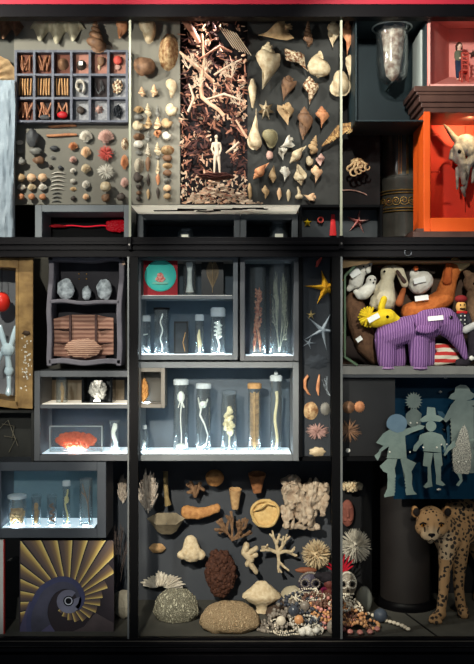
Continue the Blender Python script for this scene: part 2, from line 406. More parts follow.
# ---- boxes behind the middle rail, upper row
G2 = mat((116, 119, 121), (102, 105, 108), 5, .5, key='light grey frame')
b, fl = case_box('display_box', 35, 205, 131, 252, .06, .26, 'grey box holding a red glowing coral line, under the pinned shells', t=7, m=G2, mb=BLACK2, group='grey display boxes')
rp = P(0, 225, .28).z
FIR = mat((200, 30, 40), (150, 10, 30), 20, .5, key='red coral')
c0 = P(100, 226, .26)
t_ = thing('red_sea_pen', 'red feathery coral with a long thin stalk, lying in a box under the shell board', 'coral', c0)
link('stalk', tube([((x-100)*k(.26), 0, .004*math.sin(x*.2)) for x in range(48, 121, 6)], .0035, 6), emit((200, 24, 44), 1.2, 'red stalk emission', (.3, .01, .02)), t_)  # red light on the stalk put into the material as emission
link('plume', fit(lumpy(3, 90, .2, 1.2, .5, .6), 26*k(.26), 13*k(.26), .05), emit((200, 10, 30), .3, 'red plume emission', (.35, .01, .02)), t_, (18*k(.26), .03, 0))  # plume carries its red light as emission, it is no lamp
link('plume', fit(lumpy(5, 40, .2, 1.2, .5, .3), 18*k(.26), 3.5*k(.26), .02), FIR, t_, (-42*k(.26), .01, 0))
BX = mat((82, 84, 86), (70, 72, 75), 5, .6, key='mid grey box')
b, fl = case_box('display_box', 137.5, 214, 240, 252, .1, .3, 'grey box with a small labelled jar, under the white wreckage shelf', t=6, m=BX, mb=SLATE, group='grey display boxes')
b2, fl2 = case_box('display_box', 240.5, 214, 298, 252, .1, .3, 'short grey box with a labelled jar, left of the starfish box', t=6, m=BX, mb=SLATE, group='grey display boxes')
b3, fl3 = case_box('display_box', 299, 204.5, 383, 252, .1, .1, 'black shallow box with a yellow star, red ring and starfish', t=3, m=BLACK2, mb=mat((70, 72, 74), (58, 60, 63), 4, .8, key='grey backing'), group='grey display boxes')
# ---- boxes, lower rows
L1, fL1 = case_box('display_box', 34, 371, 134, 461, .09, .34, 'grey two-tier box with an orange coral block and a white crystal', t=6, m=GREY, mb=SLATE, shelves=(405,), group='grey display boxes')
L3, fL3 = case_box('display_box', -8, 462, 106, 538, .09, .30, 'grey box with five specimen jars above the spiral stair print', t=9, m=mat((78, 81, 86), (66, 69, 75), 5, .55, key='slate painted frame'), mb=mat((84, 102, 108), (70, 88, 96), 3, .7, key='blue grey board'), group='grey display boxes')
M1, fM1 = case_box('display_box', 136, 255, 238, 360, .09, .3, 'two-tier grey box with a red card above and lit jars below', t=5, m=mat((104, 107, 110), (92, 95, 99), 5, .55, key='pale grey frame'), mb=mat((66, 76, 84), (54, 62, 70), 4, .7, key='blue slate board'), shelves=(295.5,), group='grey display boxes')
M2, fM2 = case_box('display_box', 240, 255, 299, 361, .09, .32, 'tall grey box holding two upright coral cylinders', t=5, m=GREY, mb=GREYD, group='grey display boxes')
M3, fM3 = case_box('display_box', 134.3, 362, 299, 461, .09, .32, 'wide grey box with a row of five tall specimen jars', t=6, m=mat((112, 114, 116), (98, 101, 104), 5, .55, key='pale box frame'), mb=mat((82, 90, 98), (66, 74, 82), 3, .7, key='cool grey board'), group='grey display boxes', bot=6)
struct('wall_left_column', box(P(33, 0, .42).x, P(132, 0, .42).x, .44, .46, P(0, 372, .42).z, P(0, 256, .42).z), mat((74, 70, 62), (60, 58, 54), 4, .6, key='brown glass panel'))
struct('wall_star_column', box(P(300, 0, .1).x, P(333, 0, .1).x, .1, .12, P(0, 458, .1).z, P(0, 255, .1).z), mat((58, 61, 66), (44, 46, 50), 5, .8, .2, key='slate panel', bscale=60))
struct('wall_brown_column', box(P(339, 0, .1).x, P(395, 0, .1).x, .1, .12, P(0, 458, .1).z, P(0, 375, .1).z), mat((34, 34, 36), (26, 26, 28), 4, .5, key='dark glossy panel'))
struct('trim_11', box(P(299, 0, .06).x, P(302.5, 0, .06).x, .06, .11, P(0, 461, .06).z, P(0, 255, .06).z), BLACK2)
struct('trim_12', box(P(331, 0, .06).x, P(340, 0, .06).x, .06, .11, P(0, 461, .06).z, P(0, 255, .06).z), BLACK2)
struct('trim_13', box(P(299, 0, .06).x, P(395, 0, .06).x, .06, .13, P(0, 461, .06).z, P(0, 457, .06).z), BLACK2)
# light strips on the shelf boards
def LS(par, xa, xb, d, z, e): strip(par, P(xa, 0, d).x, P(xb, 0, d).x, d, z, e)
E1 = emit((205, 235, 255), 5, 'bright led strip'); E2 = emit((255, 238, 215), 2.5, 'warm led strip')
def plate(par, xa, xb, ya, yb, z, e):
    return link('light_panel', mv(box(P(xa, 0, ya).x, P(xb, 0, ya).x, ya, yb, z, z+.0035), -np.array(par.location)), e, par, smooth=False)
E1 = emit((200, 228, 245), .75, 'glowing frosted shelf'); E2 = emit((255, 240, 220), .25, 'dim frosted shelf')
plate(M1, 142, 232, .13, .375, fM1[0], E1); plate(M1, 142, 232, .13, .375, fM1[1], E2); plate(M2, 246, 293, .13, .395, fM2[0], E1)
plate(M3, 141, 291, .13, .395, fM3[0], E1); plate(L1, 42, 127, .14, .415, fL1[0], E1); plate(L3, 2, 94, .12, .375, fL3[0], E1)
plate(L1, 42, 127, .14, .41, fL1[1], emit((255, 232, 200), .5, 'added warm glow plate'))  # glowing plate added to brighten the dark upper tier
o_ = np.array(L1.location); link('lining', mv(box(P(41, 0, .42).x, P(132, 0, .42).x-.05, .414, .418, fL1[1], P(0, 380, .42).z), -o_), mat((150, 136, 116), (128, 116, 102), 5, .7, key='warm taupe lining'), L1, smooth=False)
# ================================================================ SHELLS ON THE UPPER BOARDS
C = {}
def cm(key, c1, c2, scale=30, rough=.55, bump=.25, kind='noise', contrast=.22): C[key] = mat(c1, c2, scale, rough, bump, kind=kind, contrast=contrast, key=key+' shell', bscale=90)
cm('cream', (214, 196, 164), (164, 138, 106)); cm('white', (226, 218, 204), (176, 164, 148)); cm('tan', (196, 164, 124), (150, 118, 84))
cm('brown', (140, 104, 78), (84, 62, 50)); cm('dark', (84, 72, 64), (50, 44, 42)); cm('orange', (208, 146, 104), (160, 100, 70)); cm('peach', (232, 196, 158), (206, 156, 116))
cm('pink', (206, 168, 154), (168, 126, 114)); cm('grey', (138, 134, 126), (96, 94, 90)); cm('red', (206, 92, 78), (168, 60, 56)); cm('slate', (88, 88, 88), (60, 60, 62))
cm('stripe', (226, 214, 190), (96, 74, 60), 60, kind='bandz', contrast=.2, bump=.1); cm('olive', (150, 138, 104), (92, 86, 66), 60, kind='bandz', contrast=.25)
cm('clam', (186, 176, 150), (140, 130, 108), 20)
cm('mottle', (222, 200, 168), (120, 78, 54), 60, contrast=.08); cm('gbrown', (188, 158, 118), (128, 88, 58), 40, contrast=.12)
K = {
 'cone': lambda s: gastro(6, 1.42, 2.6, .3, .62, .1, elong=.8),
 'auger': lambda s: gastro(8, 1.28, 4.2, .32, .6, .1, ribs=9),
 'conch': lambda s: gastro(5, 1.75, 1.5, .4, .6, 1.5, spikes=7, amp=.45),
 'spiny': lambda s: gastro(4, 1.8, 1.4, .4, .5, 1.6, spikes=5+s % 3, amp=1.3),
 'murex': lambda s: gastro(5, 1.6, 1.7, .35, .5, 1.7, spikes=8, amp=.9, ribs=6),
 'globe': lambda s: gastro(4, 2.1, .95, .45, .8, .25),
 'snail': lambda s: rot(gastro(4, 1.9, .55, .55, .5, .1), 'X', 1.25),
 'vase': lambda s: gastro(4, 2.0, 1.2, .35, .75, 2.2, elong=1.2),
 'volute': lambda s: gastro(5, 1.7, 1.9, .35, .55, 1.0, elong=1.4),
 'scallop': lambda s: scallop(11+s % 3, 66, .42), 'clam': lambda s: scallop(7, 62, .5, False, .015),
 'oval': lambda s: limpet(9, .55, .02, 1.25, .15), 'limpet': lambda s: limpet(14+s % 4, .55, .06), 'egg': lambda s: pebble(s, .12), 'stone': lambda s: pebble(s, .35),
 'burst': lambda s: spikeball(64, .32, .7, .075, .5, s, True), 'star': lambda s: star(7, .45, .35), 'sliver': lambda s: tube([(x, -.15*(1-x*x), .22*(1-x*x)) for x in np.linspace(-1, 1, 11)], [max(.015, .09*math.sqrt(1-x*x)+.01) for x in np.linspace(-1, 1, 11)], 8),
 'rod': lambda s: tube([(x, 0, .03*math.sin(x*2)) for x in np.linspace(-1, 1, 9)], [.06, .075, .08, .08, .08, .08, .08, .075, .06], 8),
 'stem': lambda s: join([ell((0, 0, .6), (.4, .4, .45), 12), tube([(0, 0, .4), (0, 0, -.3), (.15, 0, -1)], [.2, .13, .07], 8)]),
 'finger': lambda s: wob(tube([(0, 0, 1), (0, -.05, .4), (.03, -.05, -.3), (0, 0, -1)], [.1, .28, .25, .06], 10), .08, 2, s),
}
NM = {'cone': 'cone_shell', 'auger': 'auger_shell', 'conch': 'conch_shell', 'spiny': 'spiny_shell', 'murex': 'murex_shell', 'globe': 'globe_shell', 'snail': 'snail_shell', 'vase': 'whelk_shell', 'volute': 'volute_shell', 'scallop': 'scallop_shell', 'clam': 'clam_shell', 'oval': 'cowrie_shell', 'limpet': 'limpet_shell', 'egg': 'smooth_shell', 'stone': 'stone', 'burst': 'thorny_oyster_shell', 'star': 'star_shell', 'sliver': 'shell_sliver', 'rod': 'tusk_rod', 'stem': 'stalked_shell', 'finger': 'long_shell'}
_s = [0]; ORD = ['topmost', 'second', 'third', 'fourth', 'fifth', 'sixth', 'seventh', 'eighth', 'ninth', 'tenth', 'eleventh']
def shell(kd, c, cx, cy, w_, h_, label, d=.3, roll=0, group='shells pinned to the upper boards', yaw=None, dep=None, cat='shell'):
    _s[0] += 1; m = K[kd](_s[0])
    if kd in ('cone', 'auger', 'conch', 'spiny', 'murex', 'globe', 'vase', 'volute'): m = rot(m, 'Z', (_s[0]*1.7 % 6.28) if yaw is None else yaw)
    if kd in ('cone', 'auger'): m = m
    dep = dep or {'scallop': .35, 'clam': .4, 'burst': .3, 'sliver': .5, 'rod': .9}.get(kd, .75)*min(w_, h_)
    o = wall_item(NM[kd], m, C[c], cx, cy, w_, h_, d, label, cat, group, roll, dep)
    if kd not in ('sliver', 'oval') and min(w_, h_) > 5:
        g_ = min(.02, .0016*min(w_, h_)); o.location.y -= g_; link('mounting_pin', tube([(0, -.004, 0), (0, g_+.003, 0)], .003, 6), PINM, o)
    return o
def column(cx, where, rows, group):
    for i, r in enumerate(rows):
        kd, c, cy, w_, h_, desc = r[:6]; w_ *= .9; h_ *= .93; x = cx if len(r) < 7 else r[6]
        shell(kd, c, x, cy, w_, h_, '%s, %s %s' % (desc, ORD[i]+' from top' if i else 'topmost', where), group=group)
G1 = 'small shells in columns on the taupe board'
column(138.7, 'in column touching left glass edge', [
 ('scallop', 'tan', 109.6, 12, 8, 'tan ribbed shell'), ('egg', 'grey', 117.6, 10, 6, 'grey white flat shell'), ('snail', 'cream', 126.5, 13, 11, 'round cream snail shell'),
 ('oval', 'brown', 136.3, 13, 8.5, 'brown oval shell'), ('egg', 'white', 144.6, 11, 8, 'white smooth shell'), ('stone', 'grey', 152.5, 7, 5, 'small grey shell'),
 ('oval', 'stripe', 165, 11, 17, 'striped oval shell'), ('snail', 'dark', 178, 11, 12, 'dark brown curled shell'), ('stone', 'dark', 187, 6, 5, 'tiny dark shell'),
 ('egg', 'brown', 192.8, 6, 5, 'tiny brown shell'), ('egg', 'dark', 198.6, 6, 5, 'tiny round dark shell')], G1)
column(148.2, 'in second column past left glass edge', [
 ('cone', 'cream', 111, 8, 16, 'cream pointed cone shell'), ('cone', 'tan', 123, 9, 13, 'tan cone shell'), ('cone', 'grey', 137, 7, 12, 'grey cone shell'),
 ('auger', 'stripe', 150.5, 7, 15, 'striped slim shell'), ('finger', 'brown', 164.5, 6, 16, 'long brown shell'), ('finger', 'dark', 180, 4, 13, 'thin dark shell'), ('finger', 'tan', 194, 4, 11, 'thin tan shell')], G1)
column(157.8, 'in third column past left glass edge', [
 ('cone', 'grey', 112, 6, 14, 'grey slim cone shell'), ('cone', 'peach', 123.5, 9, 13, 'peach cone shell'), ('globe', 'orange', 134.5, 9, 9, 'orange round shell'),
 ('cone', 'cream', 149, 8, 14, 'pale cone shell'), ('egg', 'grey', 157.6, 5, 4, 'tiny grey shell'), ('auger', 'cream', 167, 5, 15, 'thin cream spire'), ('finger', 'orange', 179.5, 5, 12, 'orange brown slim shell'), ('finger', 'dark', 193, 4, 12, 'thin dark splinter shell')], G1)
column(167.3, 'in column left of the wreckage', [
 ('snail', 'cream', 111, 14, 14, 'large round cream snail shell', 172), ('snail', 'tan', 124, 13, 11, 'round tan snail shell'), ('snail', 'white', 136.5, 11, 9.5, 'round pale snail shell'),
 ('oval', 'gbrown', 149.5, 15, 11, 'large brown mottled oval shell'), ('egg', 'brown', 158.4, 11, 7, 'flat brown shell'), ('oval', 'tan', 165.3, 11, 7, 'flat tan shell'), ('egg', 'brown', 173, 10, 7, 'reddish brown shell'),
 ('oval', 'grey', 180.7, 9, 7, 'grey oval shell'), ('egg', 'peach', 188.5, 9, 7, 'white and orange shell'), ('egg', 'tan', 196.3, 8, 6, 'small tan smooth shell')], G1)
column(73.2, 'in column under the rods', [
 ('scallop', 'orange', 146.2, 11, 9, 'orange fan shell'), ('clam', 'pink', 160, 8.5, 8, 'pinkish clam shell'), ('clam', 'white', 171, 7, 6.5, 'white clam shell'), ('egg', 'white', 181, 6.5, 5, 'white smooth shell'), ('clam', 'tan', 189, 8, 5, 'tan clam shell'), ('stone', 'dark', 198.2, 6, 5, 'dark shell')], G1)
column(86, 'in column right of the rods', [
 ('scallop', 'white', 136.3, 15, 13, 'white scallop shell'), ('clam', 'peach', 152.5, 11.5, 13, 'peach clam shell'), ('clam', 'cream', 169, 11, 11, 'cream clam shell'), ('clam', 'white', 185, 9, 10, 'white clam shell'), ('clam', 'peach', 197, 7.5, 7.5, 'tan pink clam shell')], G1)
column(106, 'in the large fan shell column', [
 ('scallop', 'pink', 136.5, 18, 15, 'large pink beige scallop'), ('burst', 'red', 153.5, 19, 18, 'red spiky oyster shell'), ('burst', 'white', 172, 20, 17, 'white starburst spiky shell'), ('egg', 'cream', 187, 12, 11, 'cream oval shell'), ('stone', 'brown', 198.3, 10, 9, 'brown rough shell')], G1)
column(124.6, 'in column left against the glass edge', [
 ('oval', 'mottle', 143.5, 8, 14, 'brown patterned shell'), ('scallop', 'orange', 162, 9, 16, 'orange fan shell'), ('clam', 'pink', 183, 9, 12, 'pinkish shell'), ('stone', 'dark', 197, 10, 9, 'dark brown rough shell', 121.5)], G1)
for i, (y, c, s) in enumerate(((178, 'tan', 9), (187.3, 'white', 8.5), (197, 'orange', 7))):
    for j, x in enumerate((21.5, 32, 43)):
        shell('clam' if i == 1 else 'egg', ('peach' if j else 'tan') if i == 0 else ('cream' if i == 1 and j == 1 else c), x, y, s, s*.92, '%s shell, %s of three in %s row of the nine shell square' % (['pale orange round', 'whitish heart shaped', 'small orange brown'][i], ['left', 'middle', 'right'][j], ['top', 'middle', 'bottom'][i]), group='nine small shells set in a square')
for a in [('stone', 'slate', 33.5, 138.5, 13, 19, 'large dark grey elongated stone below the left of the compartment tray', -35), ('stone', 'grey', 36.5, 151.5, 13, 9, 'medium grey oval stone under the large dark stone', 10),
          ('egg', 'white', 19.5, 142.5, 8, 4.5, 'pale grey flat pebble at the left edge of the taupe board'), ('egg', 'grey', 19.5, 151, 8, 5, 'grey flat pebble below the pale pebble at the left edge'),
          ('snail', 'grey', 22, 161.5, 10, 8.5, 'grey curled snail shell above the nine shell square'), ('stone', 'brown', 39, 160.5, 12, 8, 'brown and white rough stone above the nine shell square'),
          ('egg', 'slate', 54, 148, 9, 5, 'dark oblong shell below the orange rods, topmost', 8), ('clam', 'grey', 53, 157.4, 7, 5, 'grey brown clam shell below the dark oblong shell', 20), ('egg', 'dark', 50.5, 166.8, 5, 4, 'small dark shell, left of two over the slivers'), ('egg', 'slate', 60.5, 167.5, 5, 4, 'small dark shell, right of two over the slivers')]:
    shell(*a[:7], roll=(a[7] if len(a) > 7 else 0), group='loose stones and shells on the taupe board', cat='stone' if a[0] == 'stone' else 'shell')
for i, y in enumerate((173, 177, 181, 185.2, 189, 193, 197, 201)):
    shell('sliver', 'white' if i < 5 else 'grey', 58.5-i*.3, y, 15 if i < 5 else 10, 2.6, 'thin curved pale tusk sliver, %s from the top of the stack' % ORD[i] if i else 'thin curved white tusk sliver, topmost of the stack', group='curved tusk slivers', dep=2)
shell('rod', 'orange', 62.5, 126, 28, 3.6, 'long orange brown rod, upper of the two below the compartment tray', dep=3, group='long orange rods', cat='rod')
shell('rod', 'orange', 61.7, 135.2, 30, 4, 'long orange brown rod, lower of the two below the compartment tray', dep=3, group='long orange rods', cat='rod')
GL = 'large shells around the compartment tray'
for a in [('globe', 'cream', 147.6, 30.5, 17, 27, 'tall cream egg shaped shell near the top, right of the left glass edge', 0, .5), ('oval', 'gbrown', 167.8, 50, 20, 38, 'large ribbed orange brown oval shell beside the wreckage scene', 12, 0),
          ('stone', 'brown', 144.8, 67.5, 22, 19, 'large dark brown rough shell below the cream egg shell', 10, 0), ('cone', 'peach', 142.2, 92.2, 7.5, 10, 'small peach cone shell, left of a pair beside the glass edge', 0, 1), ('cone', 'peach', 154.5, 91, 7.5, 12, 'small peach cone shell, right of a pair beside the glass edge', 0, 2),
          ('globe', 'cream', 171.5, 89, 11, 19, 'grey white whorled shell against the left side of the wreckage scene', 0, 1), ('globe', 'orange', 122.5, 30, 12, 19, 'orange round shell at the top, left of the left glass edge', 0, 2),
          ('cone', 'brown', 97, 37, 20, 34, 'tall brown rough cone shell above the right of the tray', 0, 0), ('clam', 'white', 108, 48, 8, 6, 'small white shell right above the compartment tray', 0, 0)]:
    shell(a[0], a[1], *a[2:7], roll=a[7], yaw=a[8], group=GL)
def giant_clam(cx, cy, w_, h_, n, label, c, seed):
    rows = []
    for t in np.linspace(0.03, 1, 14):
        r = []
        for j in range(60):
            v = -1+2*j/59; wv = math.cos(v*n*PI+seed)
            r.append((v*(.35+.65*t**.6), -.25*math.sin(PI*t*.9)-.22*wv*t, -t*(1-.25*v*v)*(1+.28*wv*t)))
        rows.append(r)
    V, F = grid(rows, 60, False); b = V+np.array([0, .06, 0]); n_ = len(V)
    wall_item('giant_clam_shell', (np.vstack([V, b]), F+[tuple(i+n_ for i in f) for f in F]), c, cx, cy, w_, h_, .3, label, 'shell', GL, 0, 9)
giant_clam(57, 29, 56, 32, 3.3, 'large wavy giant clam shell above the compartment tray', C['clam'], 0)
giant_clam(6, 27, 34, 26, 2.5, 'dark wavy giant clam shell in the top left corner', C['brown'], 1)
o = shell('clam', 'tan', 2, 77, 30, 44, 'large yellowish shell cut off by the left edge of the frame', roll=60, group=GL); 
# ---- the right hand board of conches and murexes
G3 = 'conch and murex shells on the dark grey board'
for a in [('spiny', 'tan', 276, 31, 36, 20, 'spiky coral like shell in the top left of the dark shell board', 70, 0), ('auger', 'brown', 308, 34, 10, 27, 'narrow hanging brown spire at the top middle of the dark shell board', 0, 1),
          ('conch', 'cream', 334, 35, 15, 27, 'beige conch at the top, left of the right glass edge', 0, 2), ('murex', 'orange', 347.5, 39, 13, 38, 'orange brown frilled shell at the top, right of the right glass edge', 0, 1),
          ('conch', 'cream', 268, 66, 25, 47, 'largest conch, beige with knobbed shoulders, at the left of the dark shell board', 8, .6), ('murex', 'mottle', 296, 61.5, 24, 23, 'brown and white frilled murex leaning beside the largest conch', -35, 1),
          ('globe', 'cream', 318.5, 65, 23, 27, 'round cream globe shell with a spiral base', 180, 1.2), ('spiny', 'brown', 289, 89.5, 15, 26, 'brown branched murex below the frilled murex', 10, 2),
          ('conch', 'mottle', 310.5, 91.5, 16, 28, 'cream shell with orange spikes below the round globe shell', 0, 1), ('globe', 'cream', 340, 84, 21, 26, 'round cream shell lying behind the right glass edge', 60, 0),
          ('vase', 'cream', 350.5, 70, 11, 28, 'white mushroom shaped shell right of the right glass edge', 0, 2), ('finger', 'cream', 252.5, 94, 9, 29, 'cream bone like long shell at the left edge of the dark board', 0, 0),
          ('star', 'cream', 266, 109, 18, 20, 'star shaped spiky cream shell', 0, 0), ('spiny', 'tan', 285.5, 114.5, 17, 23, 'frilly tan shell right of the star shaped shell', 0, 3),
          ('murex', 'orange', 322, 118, 14, 22, 'bright orange frilled murex', 0, 1), ('volute', 'brown', 305, 124, 16, 33, 'tall dark brown shell left of the orange murex', 0, 2),
          ('vase', 'cream', 254.5, 130, 15, 42, 'cream bottle shaped shell with a long neck at the left edge', 180, 0), ('globe', 'olive', 270, 139, 16, 19, 'banded greenish round shell', 0, 0),
          ('spiny', 'white', 287.5, 142, 15, 12, 'white spiky shell right of the banded round shell', 60, 0), ('spiny', 'white', 282.5, 154, 9, 14, 'white diamond shaped spiky shell', 0, 4),
          ('egg', 'pink', 269.6, 155.7, 7, 9, 'small pink shell below the banded round shell', 0, 0), ('volute', 'cream', 298, 155, 17, 18, 'smooth wide cream shell right of the diamond shaped shell', -140, 1),
          ('cone', 'tan', 312.7, 145.5, 10, 19, 'tan cone shell below the tall dark brown shell', 15, 1), ('snail', 'cream', 309.6, 161.5, 8, 10, 'small curled cream shell', 0, 0), ('volute', 'pink', 320, 160, 9, 12, 'small beige shell at the right of the lower rows', 0, 3),
          ('volute', 'orange', 261, 171.5, 16, 17, 'orange cone shell leaning, left end of the lower row', 215, 1), ('volute', 'tan', 272.5, 174.5, 8, 18, 'beige slim shell second in the lower row', 180, 2),
          ('spiny', 'white', 285, 174.5, 11, 16, 'white knobbed shell third in the lower row', 0, 1), ('volute', 'cream', 300, 175.5, 13, 21, 'large cream shell fourth in the lower row', 170, 3), ('conch', 'peach', 316.3, 174.7, 12, 18, 'orange pink conch, right end of the lower row', 0, 1),
          ('volute', 'tan', 265.5, 192.5, 8, 14, 'tan spindle shell in the bottom row', 0, 1), ('finger', 'peach', 279.3, 194, 5, 12, 'slim peach shell in the bottom row', 0, 1), ('finger', 'cream', 288.6, 195.3, 4.5, 12, 'slim cream shell in the bottom row', 0, 1),
          ('finger', 'tan', 249.8, 192, 4.5, 18, 'thin tan shell at the left edge of the bottom row', 0, 1), ('stem', 'cream', 299, 193.5, 8, 13, 'round cream shell with a stem in the bottom row', 180, 1), ('spiny', 'peach', 309.5, 197.5, 13, 8, 'peach spiky shell lying at the right of the bottom row', 100, 1)]:
    shell(a[0], a[1], *a[2:7], roll=a[7], yaw=a[8], group=G3)
# ================================================================ COMPARTMENT TRAY
T0, T1, U0, U1 = 16, 127, 51.5, 121.5; dt = .25; kt = k(dt)
tr = thing('specimen_tray', 'grey wooden tray with eighteen small compartments, three rows of six, fixed to the taupe board', 'tray', P(71.5, U1, dt)); o_ = np.array(tr.location)
TM = mat((112, 114, 124), (86, 86, 96), 40, .6, .2, key='painted tray wood')
xs = [T0+i*(T1-T0)/6 for i in range(7)]; ys = [U0, 75, 98.5, U1]
for i, x in enumerate(xs): link('divider', mv(box(P(x-1.2, 0, dt).x, P(x+1.2, 0, dt).x, dt-.01, .3, P(0, U1+1, dt).z, P(0, U0-1, dt).z), -o_), TM, tr, smooth=False)
for y in ys: link('shelf', mv(box(P(T0, 0, dt).x, P(T1, 0, dt).x, dt-.008, .3, P(0, y+1.1, dt).z, P(0, y-1.1, dt).z), -o_), TM, tr, smooth=False)
cellm = {0: mat((110, 66, 52), (74, 46, 40), 20, .8, key='brown cell lining'), 1: mat((172, 120, 104), (140, 96, 84), 20, .8, key='pink cell lining'), 2: mat((170, 168, 168), (110, 108, 112), 60, .8, key='pale cell lining'), 3: mat((52, 44, 44), rough=.8, key='dark cell lining')}
lin = [[0, 0, 0, 1, 1, 1], [3, 3, 3, 2, 3, 2], [0, 3, 3, 2, 2, 2]]
RN = ['top', 'middle', 'bottom']; CN = ['first', 'second', 'third', 'fourth', 'fifth', 'sixth']
rr = random.Random(4)
stk = [mat((196, 150, 100), (160, 112, 70), 30, .6, key='pale stick'), mat((150, 98, 66), (112, 70, 50), 30, .6, key='brown stick'), mat((186, 130, 96), (150, 96, 70), 30, .6, key='pinkish stick')]
for r in range(3):
    for c in range(6):
        xa, xb, ya, yb = xs[c]+1.2, xs[c+1]-1.2, ys[r]+1.1, ys[r+1]-1.1; cx = (xa+xb)/2; cy = (ya+yb)/2
        a = P(xa, yb, dt); b = P(xb, ya, dt)
        link('lining', mv(box(a.x, b.x, .285, .299, a.z, b.z), -o_), cellm[lin[r][c]], tr, smooth=False)
        wh = 'in the %s row, %s cell from left of the compartment tray' % (RN[r], CN[c]); D = .285
        if (r, c) in ((0, 0), (0, 1), (1, 0), (1, 1), (1, 2), (2, 0), (2, 1), (2, 2)):
            n = 5 if r == 1 else 6
            if (r, c) == (2, 2): n = 4
            for i in range(n):
                if r == 1: x = cx-5.4+i*2.7; ro = rr.uniform(-4, 4)
                else: x = cx-4.5+i*9/(n-1); ro = rr.uniform(-28, 28)
                h_ = 17 if r == 1 else 15.5; h_ = h_ if (r, c) != (2, 2) else 11
                q = link('stick', rot(tube([(0, 0, -h_/2*kt), (.003*rr.uniform(-1, 1), 0, 0), (0, 0, h_/2*kt)], [.0055, .0065, .005], 6), 'Y', math.radians(ro)), stk[0 if r == 1 else (1 if r == 0 else 2)], None, P(x, cy+(-2 if (r, c) == (2, 2) else 0), D-.008-(i % 2)*.009*(r != 1)))
                tag(q, '%s, %s from left in the %s row %s tray cell' % ('straight pale stick' if r == 1 else 'slanting brown twig', CN[i], RN[r], CN[c]), 'stick', 'sticks in the tray cell: %s row %s cell' % (RN[r], CN[c]))
        else: pass
        if (r, c) == (2, 2): wall_item('red_pod', pebble(3, .2), mat((196, 34, 40), (150, 20, 30), 30, .5, key='red pod'), cx, cy+5, 11, 7, D-.012, 'bright red pod '+wh, 'pod')
        if (r, c) == (2, 1): wall_item('stone', pebble(6, .3), C['slate'], cx+1, cy+7, 10, 5, D-.02, 'blue grey chip '+wh, 'stone')
        if (r, c) == (0, 2): wall_item('seed', limpet(16, .5, .04), C['brown'], cx, cy, 12, 13, D, 'round brown seed '+wh, 'seed')
        if (r, c) == (0, 3):
            wall_item('seed', limpet(12, .5, .05), C['dark'], cx, cy+1, 11, 11, D, 'dark tagged seed '+wh, 'seed')
            wall_item('tag_card', box(-1, 1, -.1, 0, -1, 1), mat((235, 232, 225), key='card'), cx, cy, 4, 4, D-.036, 'tiny white square card on the dark seed in the tray', 'tag', dep=.5)
        if (r, c) == (0, 4): wall_item('seed_pod', pebble(9, .3), C['brown'], cx+2, cy-2, 8, 10, D, 'brown pod '+wh, 'seed'); wall_item('tooth', K['finger'](2), C['cream'], cx, cy+4, 3, 6, D, 'small cream tooth '+wh, 'tooth')
        if (r, c) == (0, 5): wall_item('red_bead', pebble(2, .05), C['red'], cx, cy-3, 9, 9, D, 'round red bead '+wh, 'bead'); wall_item('pale_bead', pebble(5, .1), C['pink'], cx, cy+4, 6, 5, D, 'small pale pink bead under the red bead in the tray', 'bead')
        if (r, c) == (1, 3): wall_item('curled_worm_shell', tube([(math.cos(t)*(1-t*.1), -.2, math.sin(t)*(1-t*.1)) for t in np.linspace(-1, 4.5, 20)], .28, 8), C['white'], cx, cy, 11, 15, D, 'white curled worm shell '+wh, 'shell')
        if (r, c) == (1, 4): wall_item('feather_tuft', branchy(3, 4, 5, .5, .06), C['slate'], cx, cy, 11, 15, D, 'dark grey feathery tuft '+wh, 'tuft')
        if (r, c) == (1, 5): wall_item('mottled_chip', lumpy(4, 30, .25), C['mottle'], cx, cy, 11, 15, D, 'mottled cluster '+wh, 'cluster')
        if (r, c) == (2, 3): wall_item('dark_seed', pebble(7, .25), C['dark'], cx, cy, 8, 8, D, 'little dark seed '+wh, 'seed')
        if (r, c) == (2, 4): wall_item('crab_shell', limpet(7, .5, .2), C['pink'], cx, cy-1, 9, 9, D, 'pinkish spiky crab shell '+wh, 'shell')
        if (r, c) == (2, 5): wall_item('black_seed_cluster', lumpy(8, 30, .28), mat((30, 34, 40), (20, 22, 26), 20, .5, key='black seeds'), cx, cy+1, 10, 14, D, 'black seed cluster '+wh, 'seed')
# white crumpled plaster sheet at the left edge
V, F = grid([[(x, -.25-.25*noise.noise(Vector((x*3, z*2, 1)))-.12*abs(noise.noise(Vector((x*9, z*3, 4)))), z) for x in np.linspace(-1, 1, 26)] for z in np.linspace(-1, 1, 60)], 26, False)
V2 = V.copy(); V2[:, 1] = 0; n_ = len(V); E_ = [i for i in range(26)]+[26*j+25 for j in range(1, 60)]+[59*26+i for i in range(24, -1, -1)]+[26*j for j in range(58, 0, -1)]
ms = (np.vstack([V, V2]), F+[tuple(i+n_ for i in f) for f in F]+[(E_[i], E_[(i+1) % len(E_)], E_[(i+1) % len(E_)]+n_, E_[i]+n_) for i in range(len(E_))])
sh = fit(ms, 1, 1, .06); Vs = sh[0]; c0 = P(-2, 160, .24)
for v in Vs:
    z = v[2]; v[0] = v[0]*34*kt*(1+.35*max(0, z))+(.03 if z > .35 else 0)*(z-.35)*-3; v[2] = z*156*kt
tag(link('plaster_drapery', (Vs, sh[1]), mat((168, 178, 186), (120, 132, 142), 7, .5, .8, key='pale plaster', bscale=14), None, c0), 'tall pale crumpled plaster drapery at the left edge of the upper case', 'sculpture')
